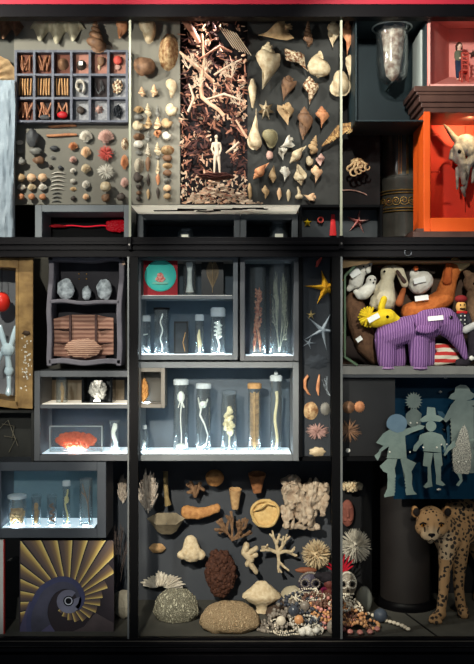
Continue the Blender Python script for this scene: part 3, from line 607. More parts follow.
# ================================================================ WRECKAGE SCENE (178-248, 20-217)
dw = .05
za = P(0, 205, .03).z
SLW = mat((236, 230, 218), (224, 216, 202), 8, .5, key='frosted white shelf')
_n = SLW.node_tree.nodes; _t = _n.new('ShaderNodeBsdfTranslucent'); _t.inputs[0].default_value = (.95, .92, .86, 1); _x = _n.new('ShaderNodeMixShader'); _x.inputs[0].default_value = .75
SLW.node_tree.links.new(_n['Principled BSDF'].outputs[0], _x.inputs[1]); SLW.node_tree.links.new(_t.outputs[0], _x.inputs[2]); SLW.node_tree.links.new(_x.outputs[0], _n['Material Output'].inputs[0])
wk = thing('wreckage_sculpture', 'tall sculpture of tangled pale and brown wreckage with a small white standing man', 'sculpture', P(213, 205, .2)); o_ = np.array(wk.location)
sl = tag(link('wreckage_shelf', box(P(131.5, 0, .03).x, P(300, 0, .03).x, .03, .46, za-.008, za), SLW, smooth=False), 'white slab shelf under the wreckage sculpture, seen from below', 'shelf')
link('back_panel', mv(box(P(178, 0, .44).x, P(249, 0, .44).x, .44, .46, za, P(0, 15, .44).z), -o_), mat((34, 26, 30), (20, 16, 20), 6, .7, key='dark plum board'), wk, smooth=False)
PAL = [mat((214, 190, 166), (176, 146, 122), 20, .6, key='bleached splinter'), mat((176, 120, 96), (128, 80, 66), 20, .6, key='rust brown splinter'), mat((88, 52, 46), (52, 32, 32), 20, .7, key='dark brown splinter'), mat((220, 180, 150), (180, 130, 104), 20, .6, key='salmon splinter')]
rr = random.Random(11); sets = [[], [], [], []]
def shard(px, py, d, L, w_, roll, yaw, c, th=.3):
    q = prism([(-.5, -.5*rr.uniform(.3, 1)), (.1, -.5), (.5, -.1*rr.random()), (.45, .4), (-.2, .5), (-.5, .3)], -.5, .5)
    q = sc(q, (L*.006, w_*.006*th, w_*.006)); q = rot(q, 'Z', yaw); q = rot(q, 'Y', roll); sets[c].append(mv(q, np.array(P(px, py, d))-o_))
def inwall(px, py): return 180 < px < 247 and 22 < py < 203
for i in range(1500):
    px = rr.uniform(181, 246); py = rr.uniform(22, 203); d = rr.uniform(.22, .42)
    if 212 < px < 232 and 134 < py < 176: continue
    lo = py > 175; mid = 65 < py < 110
    if px > 226 and 25 < py < 60 and rr.random() < .8: continue
    c = rr.choices((0, 1, 2, 3), (6, 1.5, .8, 2) if lo else ((4, 3, 2, 2) if mid else (1.6, 2.4, 5, 1.3)))[0]
    if 110 < py < 170 and c == 0 and rr.random() < .4: c = 2
    nn = noise.noise(Vector((px*.09, py*.06, 3.3))); n2 = noise.noise(Vector((px*.12, py*.12, 9)))
    if not lo and nn < -.12 and rr.random() < .35: continue
    if not lo and nn < -.05: c = 2 if rr.random() < .8 else 1
    elif not lo: c = (0 if n2 > .12 else 3) if (nn > .12 and rr.random() < .8) else (rr.choice((1, 2, 1)) if n2 < .1 else rr.choice((1, 3, 2)))
    L = rr.uniform(2, 7+5*(c in (1, 2))) if not lo else rr.uniform(2, 6)
    shard(px, py, d if not lo else rr.uniform(.12, .42), L, rr.uniform(.8, 2.4), rr.uniform(0, PI), rr.uniform(-.6, .6), c)
for i in range(240):  # debris spreading on the slab
    px = 213+rr.gauss(4, 22)
    if not 184 < px < 262: continue
    d = rr.uniform(.08, .38); hgt = max(0, 24-abs(px-218)*.7)*rr.random()
    shard(px, 203-hgt, d, rr.uniform(3, 9), rr.uniform(1, 2.5), rr.uniform(-.5, .5)+(PI if rr.random() < .5 else 0), rr.uniform(-1, 1), rr.choices((0, 1, 2, 3), (7, 1, 1, 2))[0])
DK = ['bleached_debris', 'rust_debris', 'dark_debris', 'salmon_debris']
for i in range(4): tag(link(DK[i], join(sets[i]), PAL[i], wk, smooth=False), kind='stuff')
def wt(name, pts, rad, m, d=.15): 
    return link(name, tube([np.array(P(x, y, d+(dz if True else 0)))-o_ for x, y, dz in pts], rad, 8), m, wk)
wt('trunk', [(202, 34, .06), (204, 60, .03), (202, 75, 0), (201, 88, .0), (202, 97, 0), (210, 104, 0), (219, 110, .0), (224, 116, .0)], [.007, .008, .01, .013, .014, .013, .012, .012], PAL[3], .14)
wt('beam', [(184, 20, .12), (192, 30, .06), (200, 44, 0)], [.02, .022, .012], PAL[1], .14)
wt('beam', [(180, 52, .05), (200, 70, .02), (214, 82, .05)], [.008, .012, .01], PAL[3], .15)
wt('beam', [(226, 153, .0), (233, 148, 0), (239, 142, .0)], [.006, .009, .006], PAL[0], .14)
wt('beam', [(236, 120, .0), (247, 138, 0)], [.006, .008], PAL[3], .15)
wt('beam', [(198, 60, .0), (220, 46, 0), (232, 52, .0)], [.006, .008, .006], PAL[1], .15)
wt('branch', [(214, 75, 0), (228, 66, 0), (242, 59, 0)], [.006, .006, .004], PAL[0], .13)
wt('branch', [(205, 100, 0), (224, 94, 0), (244, 101, 0)], [.006, .008, .005], PAL[0], .13)
wt('branch', [(188, 112, 0), (194, 98, 0), (189, 84, 0)], [.008, .008, .005], PAL[0], .13)
for (x, y, s, sd) in ((190, 62, 20, 3), (229, 70, 22, 5), (200, 82, 18, 8), (236, 100, 16, 9), (206, 66, 16, 12)):
    b_ = fit(branchy(sd, 4, 7, .5, .055, 1.1, .5), s*.0052, s*.0052, .06); link('splintered_tuft', mv(b_, np.array(P(x, y, .14))-o_), PAL[0], wk)
# slatted grille, top right of the tangle
gq = []
for i in range(7):
    gq.append(mv(rot(box(-.001, .0015, -.004, .004, -.085, .085), 'Y', -.6), np.array(P(226+i*2.9, 37+i*1.2, .16))-o_))
link('grille', join(gq), PAL[0], wk, smooth=False)
link('dark_panel', mv(rot(box(-.07, .05, 0, .01, -.06, .05), 'Y', -.6), np.array(P(230, 34, .2))-o_), BLACK2, wk, smooth=False)
# the standing man
f = lambda x, y, dz=0: tuple(np.array(P(x, y, .12+dz))-o_); u = .006
man = fuse([ell(f(216.3, 137), (1.9*u, 2*u, 2.3*u)), caps(f(216.3, 139.5), 1.1*u, f(216.5, 141), 1.2*u), caps(f(214.6, 144), 2.2*u, f(218.2, 144), 2.2*u), caps(f(216.4, 145), 3*u, f(216.8, 151), 2.3*u), caps(f(216.8, 151), 2.5*u, f(216.8, 155), 3*u),
            caps(f(212.9, 143.5), 1.3*u, f(211.8, 149), 1.1*u), caps(f(211.8, 149), 1.1*u, f(213.5, 153.5, -.005), .9*u), caps(f(219.9, 143.5), 1.3*u, f(221, 149), 1.1*u), caps(f(221, 149), 1.1*u, f(219.6, 154, -.005), .9*u),
            caps(f(215.3, 156), 2*u, f(214.6, 164), 1.4*u), caps(f(214.6, 164), 1.3*u, f(214.3, 172), .9*u), caps(f(218.3, 156), 2*u, f(219.2, 164), 1.4*u), caps(f(219.2, 164), 1.3*u, f(219.6, 172), .9*u),
            caps(f(214.3, 172.6), .9*u, f(213.5, 173.4, -.012), .8*u), caps(f(219.6, 172.6), .9*u, f(220.5, 173.4, -.012), .8*u)], .0018, 3)
link('standing_man', man, mat((206, 186, 164), rough=.6, key='pale plaster figure'), wk)
link('rock_ledge', fit(lumpy(3, 50, .3), 40*u, 8*u, .1), PAL[2], wk, tuple(np.array(P(216, 178, .17))-o_))
for (x, y, L, r_) in ((174, 209.5, 42, -.06), (192, 208, 30, .14), (202, 210.5, 12, .5), (214, 210, 14, -.5), (228, 208, 30, -.1), (240, 207, 16, .3), (253, 206.5, 22, -.1), (262, 207.5, 12, .3)):
    # dark slivers stuck to the underside of the slab
    d = .03+(y-204.5)*.033; c = P(x, 0, d); q = rot(box(-L*.003, L*.003, -.016, .016, -.004, 0), 'Z', r_)
    link('dark_sliver', mv(q, np.array((c.x, d, za-.0081))-np.array(sl.location)), BLACK2, sl, smooth=False)
# ================================================================ JARS UNDER THE RAIL, CROWN SHELL, WEDGE
def jar(cx, z, w_, h_, d, label, lid=None, neck=0, lidm=None, group=None, name='specimen_jar', base=False, tag_=None, foot=0, lh=.08, liq=False):
    s = k(d); R = w_*s/2; H = h_*s; t = thing(name, label, 'jar', ((cx-237)*s, d, z), group)
    hh = H*(1-lh) if lid else H; sh = .9 if neck else 1
    pr = [(R*.02, .002), (R*.93, .002), (R, H*.02), (R, hh*.8), (R*(1-neck*.6), hh*.88), (R*(1-neck), hh*.93), (R*(1-neck)*1.02, hh)]
    pi = [(r*.92, max(z_, .006) if z_ < hh*.99 else hh) for r, z_ in reversed(pr)]
    if foot: pr = [(.001, 0), (R*1.25, 0), (R*1.2, H*.03), (R*.8, H*.06)]+pr[2:]
    link('glass_body', lathe(pr+pi, 20, False), G_JAR, t)
    if lid:
        r2 = R*(1-neck)*1.1
        link('lid', mv(lathe([(.001, 0), (r2, 0), (r2*1.02, H*lh*.8), (r2*.8, H*lh), (.001, H*lh)], 18), (0, 0, hh+.0005)), lidm or G_JAR, t)
        if lid == 'knob': link('lid_knob', mv(ell((0, 0, 0), (r2*.35, r2*.35, H*.04), 10), (0, 0, H+.01)), lidm or G_JAR, t)
    if tag_: link('paper_label', mv(box(-R*.4, R*.4, -.002, 0, 0, H*tag_[1]), (0, -R-.001, H*tag_[0])), mat((226, 222, 206), key='paper'), t, smooth=False)
    return t
def led_puck(parent, cx, d, z, r=.03, e=None):
    pass
jar(185.5, P(0, 246, .1).z, 17, 19, .22, 'low round glass jar with a blank white label in the box under the wreckage shelf', 1, .15, tag_=(.35, .3), group='labelled jars under the wreckage shelf')
jar(278.5, P(0, 246, .1).z, 20, 26, .22, 'round glass jar with a blank white label in the short box left of the starfish', 1, .15, tag_=(.2, .3), group='labelled jars under the wreckage shelf')
# carved wedge and hanging tooth cluster
wd = mat((180, 136, 84), (96, 66, 42), 60, .6, .5, key='carved wood', contrast=.12, bscale=60)
q = prism([(-20, -13), (-19, -11), (-4, 8), (0, 10), (9, 11), (15, 14), (17, 11), (19, 12.5), (19.5, 8.5), (13, 7), (6, 3), (0, -2), (-10, -8)], 0, 1)
tw = thing('carved_wood_wedge', 'brown carved lattice wood wedge leaning up to the right across the right glass edge', 'carving', P(341.5, 133.5, .24))
link('wedge_body', sc(q, (.0063, .025, .0063)), wd, tw, smooth=False)
V = []
for i in range(26):
    a = rr.uniform(0, 1); x = -15+a*26; z = -9+a*15+rr.uniform(-2.2, 2.2)*(.4+a); V.append(mv(rot(box(-.012, .012, -.004, 0, -.0015, .0015), 'Y', -.6+1.57*(i % 2)), (x*.0063, 0, z*.0063)))
link('lattice', join(V), mat((214, 176, 118), key='light wood'), tw, smooth=False)
link('rear_bracket', box(-.01, .01, .02, .06 if False else .045, -.01, .01), BLACK2, tw, smooth=False)
tt = thing('tooth_cluster', 'hanging cluster of curled pale claws on the black board beside the right glass edge', 'ornament', P(358, 166, .34))
TC = C['gbrown']
link('cap', fit(limpet(12, .6, .08), .1, .06, .05), TC, tt, (0, .03, .03))
for i, (x_, z_, r_) in enumerate(((-.055, -.02, .016), (-.03, -.045, .022), (.0, -.035, .02), (.028, -.02, .02), (.055, -.015, .016), (.01, -.005, .016))):
    link('claw', tube([(x_*.4, 0, .03)]+[(x_+r_*math.cos(t), -.012-.004*i, z_+r_*math.sin(t)) for t in np.linspace(1.6, 1.6+5.2, 14)], [.008]+list(np.linspace(.009, .003, 14)), 8), C['tan'], tt)
link('hook', tube([(0, .03, .03), (0, .081, .05)], .004, 6), PINM, tt)
wall_item('curved_bone', tube([(x, 0, -x*x*.12) for x in np.linspace(-1, 1, 12)], [.015]*12, 6), C['pink'], 348, 192.5, 38, 6, .42, 'thin pinkish curved bone lying low on the black board behind the right glass edge', 'bone', dep=2)
# ---- starfish box
b0 = .3
wall_item('yellow_star', star(5, .5, .3), mat((226, 190, 40), (200, 160, 30), 20, .5, key='yellow star'), 307.5, 222, 9, 9, .187, 'small bright yellow star in the shallow black box', 'star')
wall_item('red_ring', rot(tube([(math.cos(a), math.sin(a), 0) for a in np.linspace(0, 2*PI, 21)], .33, 8, False), 'X', PI/2), C['red'], 320.5, 220, 7, 7, .187, 'small dull red ring between the yellow star and the red stick', 'ring')
wall_item('red_stick', tube([(0, 0, 1), (0, 0, -1)], [.08, .16], 8), mat((214, 48, 50), rough=.5, key='red stick'), 333, 225, 7, 21, .187, 'slanting tapered red stick left of the right glass edge', 'stick', dep=2)
wall_item('red_starfish', star(5, .24, .3, bumps=.05), mat((150, 44, 40), (206, 160, 150), 60, .6, .2, contrast=.1, key='red starfish'), 359, 221, 24, 24, .187, 'dark red starfish with pale dots right of the right glass edge', 'starfish', roll=8, dep=5)
# ================================================================ TOP RIGHT: BELL BOX, PINK NICHE, SKULL NICHE, COLUMN
TEAL = mat((44, 56, 60), (34, 44, 48), 4, .5, key='dark teal paint')
bb, fb = case_box('display_box', 355.3, 17, 427.4, 121.5, .05, .36, 'dark teal box holding an upturned glass bell with a shell core', t=1.6, m=TEAL, mb=mat((38, 50, 55), (30, 40, 45), 4, .6, key='teal back'), group='grey display boxes')
gb = thing('glass_bell', 'upturned clear glass bell with a wide rim hung in the dark teal box', 'glass vessel', P(392, 84, .2)); s = k(.2)
link('bell_glass', lathe([(.002, 0), (8*s, 1*s), (14.5*s, 7*s), (16*s, 20*s), (16*s, 48*s), (17*s, 52*s), (19.5*s, 55*s), (20*s, 57*s), (18.5*s, 56*s), (15.2*s, 50*s), (14.8*s, 20*s), (13*s, 9*s), (6*s, 4*s)], 28, False), glass('bell glass', (.95, .98, .98), .5, .04, .02), gb)
link('rim', mv(rot(tube([(19.3*s*math.cos(a), 19.3*s*math.sin(a), 0) for a in np.linspace(0, 2*PI, 33)], .006, 8, False), 'X', 0), (0, 0, 56*s)), mat((226, 228, 222), rough=.2, key='white glass rim'), gb)
link('bracket', tube([(0, 0, 2*s), (0, .19, 2*s)], .006, 6), PINM, gb)
sp = thing('shell_core', 'rough pale pink tapered core of crushed shell inside the glass bell', 'shell', P(392.5, 80, .2))
link('core', wob(lathe([(.01, 0), (6*s, 4*s), (7.5*s, 14*s), (9.5*s, 30*s), (12*s, 44*s), (13.5*s, 50*s), (8*s, 52*s), (.01, 52*s)], 40), .012, 30, 3), mat((226, 202, 184), (140, 104, 88), 26, .6, .6, key='crushed shell', contrast=.12, bscale=70), sp)
tag(link('narrow_board', box(P(425.6, 0, .05).x-.012, P(425.6, 0, .05).x-.002, .13, .38, P(0, 86, .1).z, P(0, 28, .1).z), mat((176, 180, 176), key='pale panel'), smooth=False), 'narrow pale upright panel inside the right side of the dark teal box', 'panel')
# pink flared niche
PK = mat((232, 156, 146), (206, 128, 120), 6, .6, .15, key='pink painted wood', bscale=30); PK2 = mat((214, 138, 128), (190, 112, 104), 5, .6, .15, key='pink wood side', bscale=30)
y0, y1 = .05, .36
A = [P(428.5, 17, y0), P(492, 17, y0), P(492, 86.5, y0), P(428.5, 86.5, y0)]; B = [P(449, 29, y1), P(480, 29, y1), P(480, 77, y1), P(449, 77, y1)]
nk = thing('pink_niche', 'pink painted wooden niche with splayed sides in the top right corner', 'niche', A[3]); o_ = np.array(nk.location)
def quad(a, b, c, d, off): 
    P_ = [np.array(p) for p in (a, b, c, d)]; Q = [p+np.array(off) for p in P_]
    return np.array(P_+Q), [(0, 1, 2, 3), (7, 6, 5, 4), (0, 4, 5, 1), (1, 5, 6, 2), (2, 6, 7, 3), (3, 7, 4, 0)]
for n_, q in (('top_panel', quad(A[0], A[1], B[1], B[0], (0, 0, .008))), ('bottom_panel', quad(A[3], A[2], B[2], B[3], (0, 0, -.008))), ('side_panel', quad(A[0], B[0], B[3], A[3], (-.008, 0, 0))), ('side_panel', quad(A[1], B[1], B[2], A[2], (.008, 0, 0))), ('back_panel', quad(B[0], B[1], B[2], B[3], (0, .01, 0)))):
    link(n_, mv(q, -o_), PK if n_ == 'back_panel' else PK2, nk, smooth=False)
e = 1.3*.006; a, b = A[3], A[1]
fr = [box(a.x-.004, a.x+e, y0-.012, y0, a.z, b.z), box(a.x, b.x, y0-.012, y0, b.z-e, b.z), box(a.x, b.x, y0-.012, y0, a.z, a.z+e*1.4)]
link('front_rim', mv(join(fr), -o_), mat((238, 176, 166), (220, 150, 140), 8, .5, key='pale pink rim'), nk, smooth=False)
# girl figurine and chair (standing on the sloping niche floor)
zfl = lambda d: B[3].z+(A[3].z-B[3].z)*(y1-d)/(y1-y0)
dg = .24; s = k(dg); zb = zfl(dg)
tg = thing('girl_figurine', 'small figurine of a person with bobbed brown hair, grey green shirt and blue trousers', 'figurine', ((459-237)*s, dg, zb)); 
g = lambda x, y, dz=0: ((x-459)*s, dz, (80-y)*s)
SK = mat((232, 200, 176), rough=.5, key='figurine skin')
body = fuse([ell(g(459.3, 45.5), (2.6*s, 2.6*s, 3.2*s)), caps(g(459, 48), 1.1*s, g(458.6, 51), 1.2*s), caps(g(456.6, 52), 1.8*s, g(460.4, 52), 1.7*s), caps(g(458.4, 53), 2.9*s, g(458, 59), 2.5*s), caps(g(456, 53), 1.3*s, g(456, 58), 1.1*s), caps(g(456, 58), 1*s, g(460, 58.5, -.02), .9*s), caps(g(460.8, 53), 1.3*s, g(462.5, 55.5, -.01), 1*s),
             caps(g(457.4, 61), 2.1*s, g(457.6, 76), 1.3*s), caps(g(459.2, 61), 2*s, g(459.6, 76), 1.3*s), caps(g(457.6, 78.6), 1.1*s, g(457.4, 79.2, -.012), 1*s), caps(g(459.8, 78.6), 1.1*s, g(460.2, 79.2, -.012), 1*s)], .0016, 3)
link('body', body, SK, tg)
link('hair', fuse([ell(g(459.1, 44.6, .004), (3.2*s, 3*s, 3.6*s)), caps(g(456.6, 45, .003), 1.2*s, g(456.6, 49, .003), 1*s), caps(g(461.6, 45, .003), 1.1*s, g(461.8, 48.6, .003), .9*s)], .0018, 2), mat((70, 44, 34), (50, 32, 26), 40, .6, key='brown hair'), tg)
link('shirt', fuse([caps(g(456.7, 52), 2.1*s, g(460.4, 52), 2*s), caps(g(458.4, 53), 3.2*s, g(458, 59.5), 2.9*s), caps(g(455.9, 53), 1.7*s, g(455.8, 57), 1.5*s)], .0018, 2), mat((112, 116, 96), (92, 96, 80), 20, .8, key='grey green cloth'), tg)
link('trousers', fuse([caps(g(457.4, 61), 2.5*s, g(457.5, 76), 1.7*s), caps(g(459.2, 61), 2.4*s, g(459.6, 76), 1.7*s)], .0018, 2), mat((48, 62, 86), (36, 46, 66), 20, .8, key='blue denim'), tg)
link('face_features', join([ell(g(458.3, 45, -.0155), .0018, 6), ell(g(460.3, 45, -.0155), .0018, 6), ell(g(459.3, 47, -.0145), (.003, .001, .001), 6)]), mat((60, 30, 28), key='painted face'), tg)
dch = .18; s = k(dch); zc = zfl(dch)
ch = thing('red_chair', 'small red slatted chair in front of the figurine in the pink niche', 'chair', ((465-237)*s, dch, zc)); RC = mat((190, 82, 70), (160, 62, 54), 10, .6, key='red chair wood')
for dx in (-3.2, 3.2):
    for dy in (0, .05): link('leg', box(dx*s-.004, dx*s+.004, dy-.004, dy+.004, 0, (30 if dy else 30)*s if dy == 0 else 12*s), RC, ch, smooth=False)
link('seat', box(-4*s, 4*s, -.005, .06, 11.5*s, 13*s), RC, ch, smooth=False)
for zz in (17, 21, 25, 28.5): link('slat', box(-3*s, 3*s, -.003, .003, zz*s, (zz+1.5)*s), RC, ch, smooth=False)
# tail of a dark figure at the frame edge
wall_item('dark_toy_animal', star(5, .4, .5), C['dark'], 473.5, 53, 9, 9, .352, 'small dark spiky figure at the right edge of the pink niche', 'figurine', dep=5)
# skull niche: orange interior, brown moulding
BRN = mat((92, 66, 58), (66, 46, 42), 8, .4, key='dark wood moulding'); ORG = mat((236, 96, 34), (220, 80, 28), 5, .5, .1, key='orange paint', bscale=20); ORD2 = mat((206, 58, 36), (186, 46, 30), 4, .6, key='red orange back')
yn0, yn1 = .04, .34; a = P(424, 232, yn0); b = P(500, 112, yn0)
sn = thing('skull_niche', 'orange red painted niche with brown moulded cornice holding an animal skull', 'niche', a); o_ = np.array(a); wq = .006
def pn(n_, q, m): bev(link(n_, mv(q, -o_), m, sn, smooth=False), .003, 1)
pn('back_panel', box(a.x+.02, b.x, yn1, yn1+.012, a.z, b.z), ORD2)
pn('side_panel', box(a.x+.0, a.x+.02, yn0, yn1+.01, a.z, b.z), ORG); pn('top_panel', box(a.x, b.x, yn0, yn1, b.z, b.z+.02), ORG)
pn('bottom_panel', box(a.x+.02, b.x, yn0, yn1, a.z, a.z+.04), ORG)
pn('front_frame', join([box(a.x-.004, a.x+6*wq, yn0-.012, yn0, a.z+.0, b.z), box(a.x+6*wq, b.x, yn0-.012, yn0, a.z, a.z+14*wq)]), ORG)
for x, (u0, u1, pr) in enumerate(((87.5, 93, .035), (93, 96, .03), (96, 103, .025), (103, 108, .015), (108, 113, .008))):
    q = P(0, 0, yn0); pn('cornice', box(P(413+x*2.6, 0, yn0).x, b.x, yn0-pr, yn1, P(0, u1, yn0).z, P(0, u0, yn0).z), BRN)
for x, (u0, u1, pr) in enumerate(((228.5, 232, .01), (232, 238, .03))): pn('sill', box(P(416-x*4, 0, yn0).x, b.x, yn0-pr, yn1, P(0, u1, yn0).z, P(0, u0, yn0).z), BRN)
for yy in (136, 172): pn('peg', mv(rot(tube([(0, 0, 0), (.045, 0, .006), (.055, 0, -.004)], [.006, .004, .004], 8), 'Z', 0), np.array(P(431, yy, .1))), ORD2)
pn('groove', box(P(465.5, 0, .33).x-.002, P(465.5, 0, .33).x+.002, .335, .342, P(0, 212, .33).z, P(0, 112, .33).z), mat((120, 24, 20), key='dark groove'))
# skull
sk = thing('animal_skull', 'grey horned animal skull hanging on the orange back of the niche', 'skull', P(466, 158, .26)); s = .0069
h = lambda x, y, d=0: ((x-464)*s, d, (158-y)*s)
bone = fuse([ell(h(464, 146), (11*s, .05, 10*s), 16), caps(h(456, 150, -.01), .035, h(460, 164, -.02), .028), caps(h(474, 150, -.01), .035, h(466, 164, -.02), .028), caps(h(460, 164, -.02), .03, h(461, 182, -.02), .014), caps(h(456, 168, 0), .014, h(456, 186, 0), .008), caps(h(465, 166, -.02), .02, h(463, 186, -.01), .01), caps(h(461, 186, 0), .016, h(463, 193, 0), .008),
             caps(h(452, 152, 0), .02, h(450, 158, 0), .014), caps(h(452, 158, 0), .014, h(457, 163, 0), .014), caps(h(472, 160, 0), .015, h(470, 180, 0), .01), ell(h(468, 152, -.02), (.03, .03, .05))], .004, 3)
SKM = mat((150, 142, 132), (70, 64, 60), 18, .7, .8, key='weathered bone', contrast=.2, bscale=40)
link('cranium', bone, SKM, sk)
link('horn', tube([h(457, 143), h(452, 139, -.01), h(447, 132, -.01), h(443.5, 127, 0)], [.024, .02, .014, .004], 12), mat((140, 126, 112), (96, 84, 76), 20, .6, .4, key='horn', bscale=50), sk)
link('eye_socket', mv(sc(ell((0, 0, 0), 1, 12), (.012, .008, .014)), h(456.5, 153.5, -.042)), BLACK2, sk)
link('nose_hollow', mv(sc(ell((0, 0, 0), 1, 12), (.007, .01, .03)), h(463, 175, -.035)), mat((60, 52, 48), key='bone hollow'), sk)
link('hook', tube([h(464, 146, .03), h(464, 146, .08)], .006, 6), PINM, sk)
spot('lamp_skull_niche', P(470, 116, .12), P(466, 150, .34), 22, 150, .02, (1, .75, .4))
# black fluted column with gold band
cz0 = P(0, 237, .55).z; cl = thing('black_column', 'black round column with thin gold lines and a gold scroll band', 'column', (P(405, 0, .6).x, .66, cz0)); s = k(.55); R = 24*s
BLC = mat((78, 75, 70), (58, 56, 52), 10, .22, spec=.6, key='black lacquer'); GLD = mat((206, 164, 92), (160, 120, 60), 20, .3, metal=.8, key='gold')
hz = (237-118)*s
link('shaft', lathe([(.002, 0), (R, 0), (R, hz*.46), (R*1.04, hz*.47), (R*1.04, hz*.5), (R*.97, hz*.51), (R*.97, hz), (.002, hz)], 40), BLC, cl)
for zz in (194, 197, 213, 216): link('gold_ring', mv(tube([(R*1.05*math.cos(a), R*1.05*math.sin(a), 0) for a in np.linspace(0, 2*PI, 41)], .0035, 6, False), (0, 0, (237-zz+6)*s*.94)), GLD, cl)
for i in range(10):
    a = -PI/2+(i-4.5)*.32; link('scroll', mv(rot(tube([(r_*math.cos(t), 0, r_*math.sin(t)) for t, r_ in zip(np.linspace(0, 4*PI, 26), np.linspace(.0, .034, 26))], .0028, 5), 'Z', a+PI/2), (R*1.03*math.cos(a), R*1.03*math.sin(a), (237-199)*s*.94)), GLD, cl)
for a in (-1.95, -1.85, -1.62, -1.57, -1.3, -1.1): link('gold_line', box(R*.975*math.cos(a)-.002, R*.975*math.cos(a)+.002, R*.975*math.sin(a)-.002, R*.975*math.sin(a)+.002, hz*.52, hz), GLD, cl, smooth=False)
# ================================================================ JARS AND SPECIMENS ON THE LIT SHELVES
WH = mat((246, 244, 236), (222, 218, 206), 30, .5, .2, key='bleached specimen', bscale=80); YL = mat((236, 222, 182), (206, 184, 136), 40, .6, .3, key='yellowed specimen', bscale=80)
BRS = mat((196, 156, 104), (140, 106, 68), 40, .7, .4, key='brown specimen', bscale=80); CORK = mat((190, 150, 104), (160, 122, 80), 60, .8, key='cork'); WLID = glass('ground glass stopper', (.9, .95, .97), .4, .05, .45)
ORC = mat((236, 104, 54), (206, 72, 36), 40, .6, .4, key='orange coral', bscale=60)
rr = random.Random(21)
def spec(name, m, material, cx, z, w_, h_, d, label, cat='specimen', dep=None, up=2, parent=None):
    return stand_item(name, m, material, cx, z+up*.006, w_, h_, d, label, cat, 'specimens sealed in the jars', dep or w_*.7, parent=parent)
def wav(L, a, n, r, tw=1.0): return tube([(a*math.sin(t*n), a*.5*math.cos(t*n*tw), L*t) for t in np.linspace(0, 1, 26)], r, 7)
def puck(cx, d, z, r, e, cab):
    o = link('light_disc', mv(lathe([(.001, 0), (r, 0), (r, .0055), (.001, .0055)], 16), np.array(((cx-237)*k(d), d, z))-np.array(cab.location)), e, cab); return o
PE = emit((225, 242, 255), 60, 'jar light disc')
def lit(cx, d, z, r, cab): puck(cx, d, z, r, PE, cab)
d = .22
# M1 lower shelf
z = fM1[0]; jz = z+.006
GJ = 'specimen jars in the two tier box under the red card'
jar(144.5, jz, 13, 38, d, 'squat glass jar behind the left mullion holding a curled pale worm', 1, .12, WLID, GJ, lh=.16); jar(161.5, jz, 15, 46, d, 'tall square glass jar with a wavy white thread specimen', 1, 0, BLACK2, GJ, lh=.05)
jar(199.5, jz, 9, 39, d, 'narrow glass jar with a white screw lid and pale specimen', 1, .1, WLID, GJ, lh=.16); jar(218, jz, 15, 46, d, 'brightly lit glass jar with a wide stopper and seahorse like specimen', 1, .1, WLID, GJ, lh=.2)
spec('curled_worm', tube([(.3, 0, 1), (-.3, 0, .95), (-.5, .0, .6), (-.3, 0, .3), (.2, 0, .1), (.5, 0, 0)], [.03, .06, .09, .1, .08, .04], 8), WH, 145, jz, 9, 18, d, 'curled pale worm specimen in the squat jar behind the left mullion', dep=3)
spec('thread_specimen', wav(1, .03, 14, .02), WH, 161.5, jz, 3.5, 38, d, 'wavy white thread specimen in the tall square jar', dep=3)
spec('fish_specimen', wob(tube([(0, 0, 0), (.03, 0, .3), (-.02, 0, .7), (0, 0, 1)], [.05, .12, .1, .03], 10), .03, 4, 2), YL, 199.5, jz, 5, 22, d, 'dull pale fish like specimen in the narrow jar with white lid', dep=3)
spec('seahorse_specimen', join([wav(1, .06, 9, .05)]+[ell((.1*math.sin(i*2.2), .05, .45+i*.045), (.14, .08, .04), 8) for i in range(12)]), WH, 218, jz, 9, 31, d, 'knobbly white seahorse like specimen in the brightly lit jar', dep=4)
for cx, r in ((145, .03), (161.5, .035), (199.5, .02), (218, .04)): lit(cx, d, z, r, M1)
bx = thing('picture_frame', 'small plain black upright frame standing between two lit jars', 'frame', ((181-237)*k(.24), .24, z)); s = k(.24)
link('frame_body', box(-7*s, 7*s, 0, .03, 0, 33*s), mat((24, 26, 28), rough=.3, key='black frame'), bx, smooth=False); link('inset', box(-5.5*s, 5.5*s, -.002, .001, 2*s, 31*s), mat((52, 60, 66), (34, 40, 46), 12, .3, key='dark picture'), bx, smooth=False)
link('twig', tube([(4*s, -.006, 3*s), (2*s, -.006, 12*s), (4.5*s, -.006, 22*s)], .003, 6), BRS, bx)
# M1 upper shelf
z = fM1[1]; d = .14; s = k(d)
rc = thing('red_card', 'square dark red card carrying a round teal plate', 'card', ((160.5-237)*s, d, z+.001)); link('card', box(-17*s, 17*s, 0, .012, 0, 37*s), mat((150, 22, 34), (132, 16, 28), 8, .6, key='red card'), rc, smooth=False)
TPL = mat((76, 190, 176), (60, 172, 160), 6, .35, key='teal enamel')
link('plate', mv(rot(lathe([(.001, 0), (15.8*s, 0), (15.8*s, .006), (14.6*s, .01), (13.4*s, .004), (.001, .004)], 40), 'X', PI/2), (0, -.001, 20*s)), TPL, rc)
link('red_ornament', mv(fit(join([lumpy(2, 30, .3, 1, .5, .6), mv(lumpy(3, 20, .3, .6, .5, .5), (0, 0, .7))]), 10*s, 10*s, .012), (0, -.006, 18*s)), mat((190, 60, 56), (226, 170, 156), 60, .6, key='red relief', contrast=.1), rc)
link('green_base', mv(fit(pebble(2, .2), 16*s, 3*s, .008), (0, -.006, 12.5*s)), mat((120, 190, 170), key='pale green relief'), rc)
bn = stand_item('small_bone', wob(lathe([(.01, 0), (.3, .03), (.26, .12), (.16, .3), (.15, .7), (.2, .85), (.27, .93), (.2, 1), (.01, 1)], 16), .03, 3, 1), WH, 189.5, z+.02, 8, 31, .2, 'pale upright bone inside the clear jar beside the red card', 'bone', dep=6)
jar(189.5, z, 13, 37, .2, 'clear cylinder jar with a round foot beside the red card', None, 0, foot=1)
